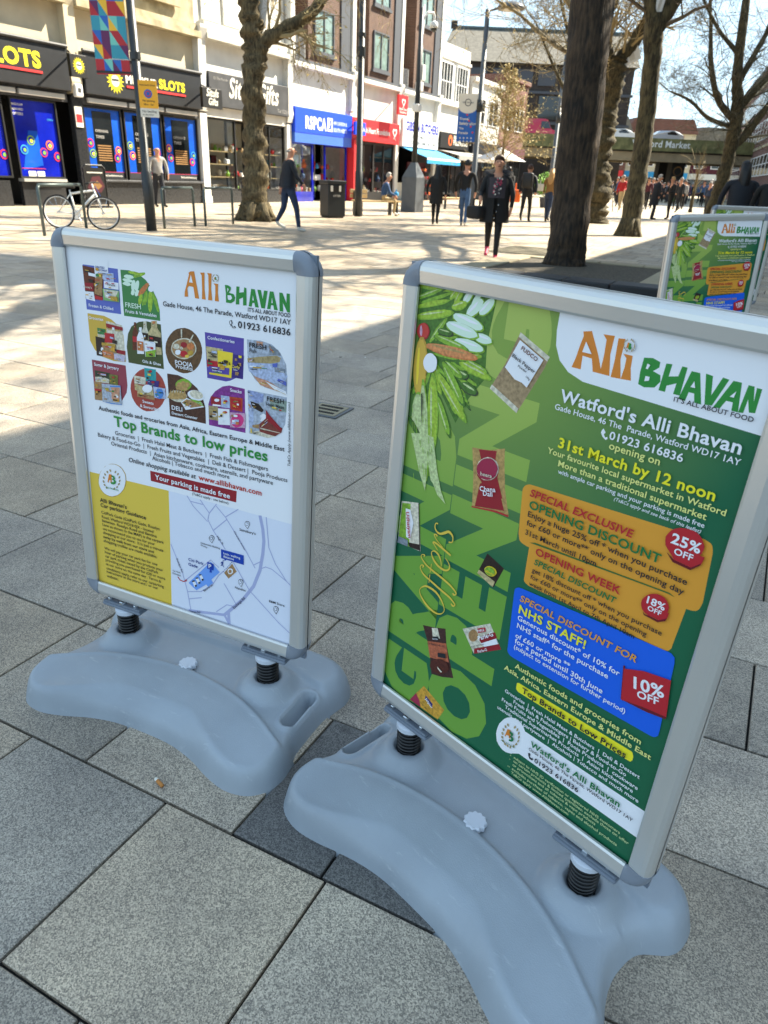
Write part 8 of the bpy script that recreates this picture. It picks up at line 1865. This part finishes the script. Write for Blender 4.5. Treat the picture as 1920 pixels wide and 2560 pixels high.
# planting outside the cafe
t=thing('potted_shrub','leafy green shrub in a tub outside the far cafe','plant',(40.3,12.0,0)); b=MB(); b.lathe([(.2,0),(.28,.5),(.25,.5)],'slate_panel',12,Matrix.Translation((40.3,12,0))); b.build('tub',t); b=MB()
for i in range(500): v=Vector((rn.gauss(0,1),rn.gauss(0,1),rn.gauss(0,1))).normalized()*rn.uniform(.3,.62); c=Vector((40.3,12,1.15))+v; a=Vector((rn.gauss(0,1),rn.gauss(0,1),rn.gauss(0,1))).normalized()*.09; w_=a.orthogonal().normalized()*.04; b.add([c-a,c+w_,c+a,c-w_],[(0,1,2,3)],'leaf')
b.build('foliage',t)
t=thing('parasol','square white parasol outside the far cafe','parasol',(38.4,14,0)); b=MB(); b.add([(37.3,13,2.15),(39.5,13,2.15),(39.5,15,2.15),(37.3,15,2.15),(38.4,14,2.75)],[(0,1,4),(1,2,4),(2,3,4),(3,0,4)],'white'); b.build('canopy',t); b=MB(); b.tube([(38.4,14,0),(38.4,14,2.7)],.03,'white',6); b.build('pole',t)
# ---------------- people ----------------
def person(label,loc,face,h,top,legs,shoe='black',skin='skin',hair='hair_brown',hairstyle='short',stride=.22,ph=1,arms=None,sit=False,lean=.03,coat=None,wide=1.0,fine=False,slim=1.0):
    t=thing('person',label,'person',loc,face); k=h/1.75; V_=[];E_=[];Rr=[];T=[]
    def v(x,y,z,r,tg,par=None,ry=None):
        V_.append((x*k,y*k*wide if abs(y)>.12 else y*k,z*k)); Rr.append((r*k*slim,(ry or r)*k*slim)); T.append(tg)
        if par is not None: E_.append((par,len(V_)-1))
        return len(V_)-1
    if sit: pz=.56; hx=0
    else: pz=.95; hx=0
    p=v(0,0,pz,.135,'legs'); s1=v(lean*.5,0,pz+.2,.135,'top',p); s2=v(lean*1.2,0,pz+.38,.145,'top',s1); nk=v(lean*1.6,0,pz+.545,.055,'skin',s2); hd0=v(lean*2+.015,0,pz+.62,.075,'skin',nk); hd=v(lean*2+.025,0,pz+.70,.09,'skin',hd0); tp=v(lean*2+.02,0,pz+.755,.075,'skin',hd)
    arms=arms or [(.1,-.05,.0),(-.1,.05,0)]
    for sd_,(sw,fw_,out) in zip((1,-1),arms):
        sh=v(lean*1.3,sd_*.19,pz+.46,.068,'top',s2); el=v(lean*1.2+sw,sd_*(.24+out),pz+.19,.052,'top',sh); wr=v(lean+sw+fw_+sw*.4,sd_*(.25+out*.5),pz-.03+max(0,fw_)*.75,.036,'top',el); ha=v(lean+sw+fw_*1.2+sw*.5,sd_*(.25+out*.3),pz-.11+max(0,fw_)*.95,.033,'skin',wr,.022)
        if fine:
            hx_,hy_,hz_=[q/k for q in V_[ha]]
            for i in range(4): f=v(hx_+.022*(i-1.5),sd_*(.25+out*.3)-sd_*.012,hz_-.075-.012*(1.5-abs(i-1.3)),.009,'skin',ha)
            v(hx_+.04,sd_*(.25+out*.3)-sd_*.02,hz_-.03,.010,'skin',ha)
    for sd_ in (1,-1):
        ft=stride*sd_*ph
        if sit: hp=v(.04,sd_*.09,pz-.03,.095,'legs',p); kn=v(.45,sd_*.1,.52,.07,'legs',hp); an=v(.47+.06*sd_,sd_*.1,.1,.045,'legs',kn); to=v(.62+.06*sd_,sd_*.11,.04,.04,'shoe',an)
        else:
            hp=v(ft*.25,sd_*.085,.86,.1,'legs',p); kn=v(ft*.75+.04,sd_*.09,.49,.068,'legs',hp); lift=.10 if ft<-.12 else 0; an=v(ft*1.25-(.05 if lift else 0),sd_*.085,.10+lift,.046,'legs',kn); he=v(ft*1.25,sd_*.085,.045+lift,.04,'shoe',an); to=v(ft*1.25+.16,sd_*.1,.035+lift*.3,.036,'shoe',he)
    me=bpy.data.meshes.new('body'); me.from_pydata(V_,E_,[]); o=bpy.data.objects.new('body',me); COL.objects.link(o)
    sk=o.modifiers.new('s','SKIN'); sk.use_smooth_shade=True; 
    for i,d_ in enumerate(me.skin_vertices[0].data): d_.radius=Rr[i]; d_.use_root=(i==0)
    ss=o.modifiers.new('u','SUBSURF'); ss.levels=1 if not fine else 2; ss.render_levels=ss.levels
    dg=bpy.context.evaluated_depsgraph_get(); ev=o.evaluated_get(dg); nm=bpy.data.meshes.new_from_object(ev); o.modifiers.clear(); o.data=nm; bpy.data.meshes.remove(me)
    cm={'top':top,'legs':legs,'skin':skin,'shoe':shoe}; ks=list(cm); nm.materials.clear()
    for q in ks: nm.materials.append(MATS[cm[q]])
    P=np.array(V_); T_=np.array([ks.index(q) for q in T])
    segs=[(P[a],P[b],T_[b]) for a,b in E_]
    C=np.array([q.center[:] for q in nm.polygons]); best=np.full(len(C),9.); idx=np.zeros(len(C),int)
    for a,b_,tg in segs:
        ab=b_-a; tt=np.clip(((C-a)@ab)/(ab@ab+1e-9),0,1); dd=np.linalg.norm(C-(a+tt[:,None]*ab),axis=1); m=dd<best; best[m]=dd[m]; idx[m]=tg
    nm.polygons.foreach_set('material_index',idx.tolist()); nm.polygons.foreach_set('use_smooth',[True]*len(C)); nm.update(); nm.name='body'; o.parent=t
    hx_,hy_,hz_=V_[hd]; b=MB()
    if hairstyle!='bald':
        bm=bmesh.new(); bmesh.ops.create_uvsphere(bm,u_segments=14,v_segments=10,radius=1)
        for q in bm.verts:
            if q.co.x>.3 and q.co.z<.45: q.co.x=.3
            if q.co.z<-.45: q.co.z=-.45
        b.bm(bm,hair,Matrix.Translation((hx_-.012*k,0,hz_+.025*k))@Matrix.Diagonal((.108*k,.094*k,.115*k,1)))
        if hairstyle=='long': b.tube([(hx_-.05*k,0,hz_+.06*k),(hx_-.09*k,0,hz_-.1*k),(hx_-.11*k,0,hz_-.28*k),(hx_-.10*k,0,hz_-.45*k)],[.085*k,.1*k,.105*k,.05*k],hair,12)
        if hairstyle=='scarf': b.tube([(hx_-.02*k,0,hz_+.06*k),(hx_-.04*k,0,hz_-.1*k),(hx_-.05*k,0,hz_-.22*k),(hx_-.04*k,0,hz_-.42*k)],[.1*k,.105*k,.16*k,.17*k],hair,12)
        b.build('hair',t,smooth=True,local=True)
    else: 
        b.tube([(hx_-.05*k,-.085*k,hz_-.01),(hx_-.1*k,0,hz_-.02),(hx_-.05*k,.085*k,hz_-.01)],.02*k,'hair_grey',6); b.build('hair',t,smooth=True,local=True)
    b=MB(); b.sph((hx_+.095*k,0,hz_-.02*k),(.02*k,.014*k,.022*k),skin,8); 
    for s_ in (-1,1): b.sph((hx_+.078*k,s_*.033*k,hz_+.012*k),(.012*k,.014*k,.008*k),'black',8); b.sph((hx_,s_*.088*k,hz_-.01*k),(.022*k,.012*k,.032*k),skin,8)
    b.sph((hx_+.08*k,0,hz_-.06*k),(.012*k,.026*k,.007*k),'maroon',8); b.build('face',t,smooth=True,local=True)
    if coat:
        b=MB(); n=16; rings=[]
        for z,rx,ry in ((pz+.50,.10,.17),(pz+.42,.155,.225),(pz+.2,.165,.21),(pz-.02,.175,.205),(pz-.02-coat[1]*.6,.19,.215),(pz-.02-coat[1],.20,.225)):
            rings.append([(lean*(z-pz)*2.4*k+rx*k*math.cos(a)*(1+.03*math.sin(5*a+z*9)),ry*k*math.sin(a),z*k) for a in np.linspace(0,2*math.pi,n,endpoint=False)])
        b.add([p_ for r_ in rings for p_ in r_],[(i*n+j,i*n+(j+1)%n,(i+1)*n+(j+1)%n,(i+1)*n+j) for i in range(len(rings)-1) for j in range(n)],coat[0]); b.build('coat',t,smooth=True,local=True)
    return t
PI=math.pi
# heading 0 = walking along +x (away up the street); PI = towards the camera
t=person('woman in a black padded coat and pink shoes walking towards the camera, looking down',(12.05,4.4,0),PI+.35,1.55,'cloth_black','cloth_black','shoe_pink','skin','hair_brown','short',.16,1,[(.03,-.02,.04),(.10,.22,.02)],lean=.06,fine=True,wide=1.08)
b=MB(); n=18; rings=[]
for z,rx,ry,cx in ((1.28,.11,.15,.06),(1.2,.15,.215,.06),(1.0,.165,.225,.045),(.85,.17,.22,.035),(.70,.185,.235,.03),(.58,.19,.245,.03)): rings.append([(cx+rx*math.cos(a)*(1+.02*math.sin(6*a)),ry*math.sin(a),z*1.0) for a in np.linspace(.42 if z>1.0 else .12,2*PI-(.42 if z>1.0 else .12),n)])
b.add([p for r_ in rings for p in r_],[(i*n+j,i*n+j+1,(i+1)*n+j+1,(i+1)*n+j) for i in range(len(rings)-1) for j in range(n-1)],'cloth_black')
co_=b.build('coat',t,smooth=True,local=True)
b=MB(); b.tube([(.12,-.12,1.26),(-.02,-.19,1.3),(-.12,0,1.32),(-.02,.19,1.3),(.12,.12,1.26)],[.04,.06,.065,.06,.04],'fur',10) if 'fur' in MATS else (mat('fur','2b2a2c',.95,0,.5,60),b.tube([(.12,-.12,1.26),(-.02,-.19,1.3),(-.12,0,1.32),(-.02,.19,1.3),(.12,.12,1.26)],[.04,.06,.065,.06,.04],'fur',10)); b.build('fur_hood',t,smooth=True,local=True)
b=MB(); r=random.Random(2)
for i in range(5): b.sph((.185+.012*(i>1),.02+.03*math.sin(i),1.05-.1*i),.011,'zinc',6)
b.build('buttons',co_,local=True)
b=MB(); 
for i in range(26): z=r.uniform(.98,1.24); y_=r.uniform(-.075,.075); x_=.06+.165*math.sqrt(max(0,1-(y_/.23)**2))*(1 if z<1.15 else .93); b.sph((x_,y_,z),(.006,.014,.012),r.choice(['paper','paper','shoe_pink','cloth_grey']),6)
b.add([(.06+.155*math.cos(a),.2*math.sin(a),z) for z in (.95,1.25) for a in np.linspace(-.75,.75,9)],[(j,j+1,10+j,9+j) for j in range(8)],'floral'); b.build('blouse',t,smooth=True,local=True)
def bag(name,label,c,s,rz,m,cat):
    t=thing(name,label,cat,c,rz); b=MB(); b.rbox(-s[0],s[0],-s[1],s[1],0,s[2],m,min(s[0],s[1])*.5); b.build('bag_body',t,smooth=True,local=True); b=MB(); b.tube([(-s[0]*.5,0,s[2]-.01),(-s[0]*.4,0,s[2]*1.5),(s[0]*.4,0,s[2]*1.5),(s[0]*.5,0,s[2]-.01)],.012,m,6); b.build('handle',t,local=True)
bag('handbag','black handbag held by the woman in the padded coat',(11.86,4.66,.62),(.17,.08,.2),R(60),'cloth_black','bag')
person('bald man in a dark jacket and jeans striding to the right past the mossy tree',(14.05,9.95,0),-.75,1.72,'navy','jeans','shoe_white','skin','hair_grey','bald',.17,-1,[(-.1,.0,.02),(.1,.1,.0)],fine=True,wide=1.2,coat=('navy',.02))
person('man in a grey hooded top walking past the blue arcade windows',(18.9,18.5,0),-1.9,1.78,'cloth_grey','navy','black','skin','hair_grey','bald',.1,1,[(.02,.05,.03),(.02,.05,.03)],fine=True,wide=1.12)
person('white haired man in a denim jacket sitting on the bench',(22.75,12.3,0),-.95,1.66,'denim','beige','shoe_white','skin','hair_grey','short',sit=True,lean=.10,arms=[(.1,.18,0),(.1,.18,0)],fine=True,wide=1.1)
bag('carrier_bag','small blue bag on the lap of the seated man',(23.02,11.93,.6),(.1,.07,.14),.3,'awning_blue','bag')
person('woman all in black with a long headscarf walking away',(19.75,8.97,0),.35,1.50,'cloth_black','cloth_black','black','skin','hair_black','scarf',.24,1,[(.05,0,.05),(-.05,.0,.05)],coat=('cloth_black',.28),fine=True,wide=1.1)
person('man in a black jacket and blue jeans walking away beside the scarfed woman',(20.3,8.34,0),.2,1.67,'cloth_black','jeans_light','shoe_white','skin','hair_black','short',.12,1,[(.08,0,.04),(-.06,0,.04)],fine=True,wide=1.15)
t=person('man in a dark jacket with a black backpack walking away',(24.65,7.94,0),.1,1.70,'navy','cloth_black','black','skin','hair_brown','short',.2,-1,[(.1,0,.03),(-.1,0,.03)],wide=1.12)
b=MB(); b.rbox(-.1,.1,-.17,.17,0,.46,'black',.05); b.panel(-.05,.05,.1,.14,0,'paper') if 0 else None; o=b.build('backpack',smooth=True); o.location=(24.47,7.92,1.02); o.rotation_euler=(0,0,.1); tag(o,'black backpack worn by the man in the dark jacket','backpack')
person('long haired blonde woman in a mustard top and jeans walking away',(25.5,7.45,0),.05,1.62,'mustard','jeans','black','skin','hair_blond','long',.18,1,[(.06,.1,.03),(-.06,0,.03)])
bag('handbag','white bag on the hip of the blonde woman',(25.35,7.75,.95),(.05,.12,.22),0,'paper','bag')
person('person in black carrying an orange bag, half hidden by the woman in the padded coat',(27.5,9.65,0),.1,1.66,'cloth_black','navy','black','skin','hair_black','short',.15,1)
bag('carrier_bag','bright orange carrier bag held beside a person in black',(27.2,9.22,.52),(.09,.2,.42),0,'orange_bag','bag')
person('tall man in a long dark coat standing and talking beside the leaning trunk',(33.1,5.26,0),-1.1,1.66,'navy','navy','black','skin','hair_grey','short',.05,1,[(.05,.2,0),(.03,.0,0)],coat=('navy',.35))
person('blonde woman in black holding something out to the man in the long coat',(34.6,4.85,0),2.3,1.62,'cloth_black','cloth_black','black','skin','hair_blond','short',.06,1,[(.08,.25,0),(.05,.1,0)],wide=1.1)
person('person in a red jacket stepping behind the leaning trunk with a walking stick',(40.5,8.1,0),PI-.2,1.68,'cloth_red','beige','shoe_white','skin','hair_grey','short',.2,1,[(.1,.2,.05),(0,0,0)])
b=MB(); b.tube([(40.2,8.35,0),(40.3,8.5,.85)],.02,'cloth_grey',6); b.tube([(40.3,8.5,.85),(40.42,8.5,.88)],.02,'cloth_grey',6); tag(b.build('walking_stick'),'pale walking stick held by the person in red','walking stick')
person('man in dark clothes walking beside the knobbly tree trunk',(44.5,9.75,0),.2,1.66,'navy','navy','black','skin','hair_black','short',.2,1)
person('person in a bright blue jacket beyond the red jacket',(50.3,10.2,0),.3,1.72,'denim','navy','black','skin','hair_brown','short',.15,1)
person('woman with very long black hair in a dark top, standing behind the farthest green sign',(14.6,.93,0),.35,1.64,'navy','navy','black','skin','hair_black','long',.1,1,wide=1.25,coat=('navy',.3),fine=True)
person('dark clothed person at the right picture edge beside the long haired woman',(14.2,.42,0),.3,1.58,'cloth_black','cloth_black','black','skin','hair_black','long',.1,1,wide=1.2,coat=('cloth_black',.3))
far=[(75,11.6,'maroon','person in maroon under the bridge'),(78,10.4,'navy','person in navy under the bridge beside a pier'),(82,9.7,'cloth_black','person in black walking under the bridge'),(70,8.6,'denim','person in denim short of the bridge'),(62.5,5.45,'navy','person in navy carrying a pink bag near the sapling'),(66,6.4,'maroon','person in dark maroon right of the sapling'),(80,8.6,'beige','person in beige under the bridge'),(58,8.2,'cloth_black','person in black with a green bag near the bridge'),(72,13.5,'cloth_grey','person in grey by the far shops'),(64,12.3,'cloth_black','person in black by the far shops'),(56,13.6,'mustard','person in mustard by the pizza shop awning'),(86,12,'paper','person in white under the bridge'),(88,6.5,'navy','person in navy under the right of the bridge'),(52,6.6,'cloth_grey','person in grey between the couple and the sapling')]
for i,(x,y,c,l) in enumerate(far): person(l,(x,y,0),rnd.choice((0,PI,.3,PI-.4)),rnd.uniform(1.6,1.78),c,['navy','cloth_black','jeans'][i%3],'black','skin',['hair_black','hair_brown','hair_grey'][i%3],'short',.18,1 if i%2 else -1)
cr=random.Random(21)
for i in range(38):
    x=cr.uniform(44,88); f=cr.uniform(.085,.225); y=x*f
    c=['cloth_black','navy','cloth_black','denim','cloth_grey','navy','jeans','maroon'][i%8]; nm_={'cloth_black':'black','navy':'navy','maroon':'dark red','denim':'blue','cloth_grey':'grey','jeans':'dark blue'}[c]
    wh='left of the leaning trunk' if f>.185 else 'around the talking couple' if f>.12 else 'near the thin sapling'
    person('%s walker in %s in the crowd %s'%('nearer' if x<55 else 'small' if x<70 else 'tiny far',nm_,wh),(x,y,0),cr.choice((0,PI,.3,PI-.4)),cr.uniform(1.58,1.8),c,['navy','cloth_black'][i%2],'black','skin',['hair_black','hair_brown','hair_grey'][i%3],'short',.18,1,wide=1.1)['group']='crowd by the bridge'
bag('carrier_bag','green carrier bag held by a person near the bridge',(57.8,8.0,.4),(.08,.16,.32),0,'green_bag','bag'); bag('carrier_bag','pink bag held by a person near the sapling',(62.3,5.2,.4),(.08,.14,.3),0,'pink_van','bag')
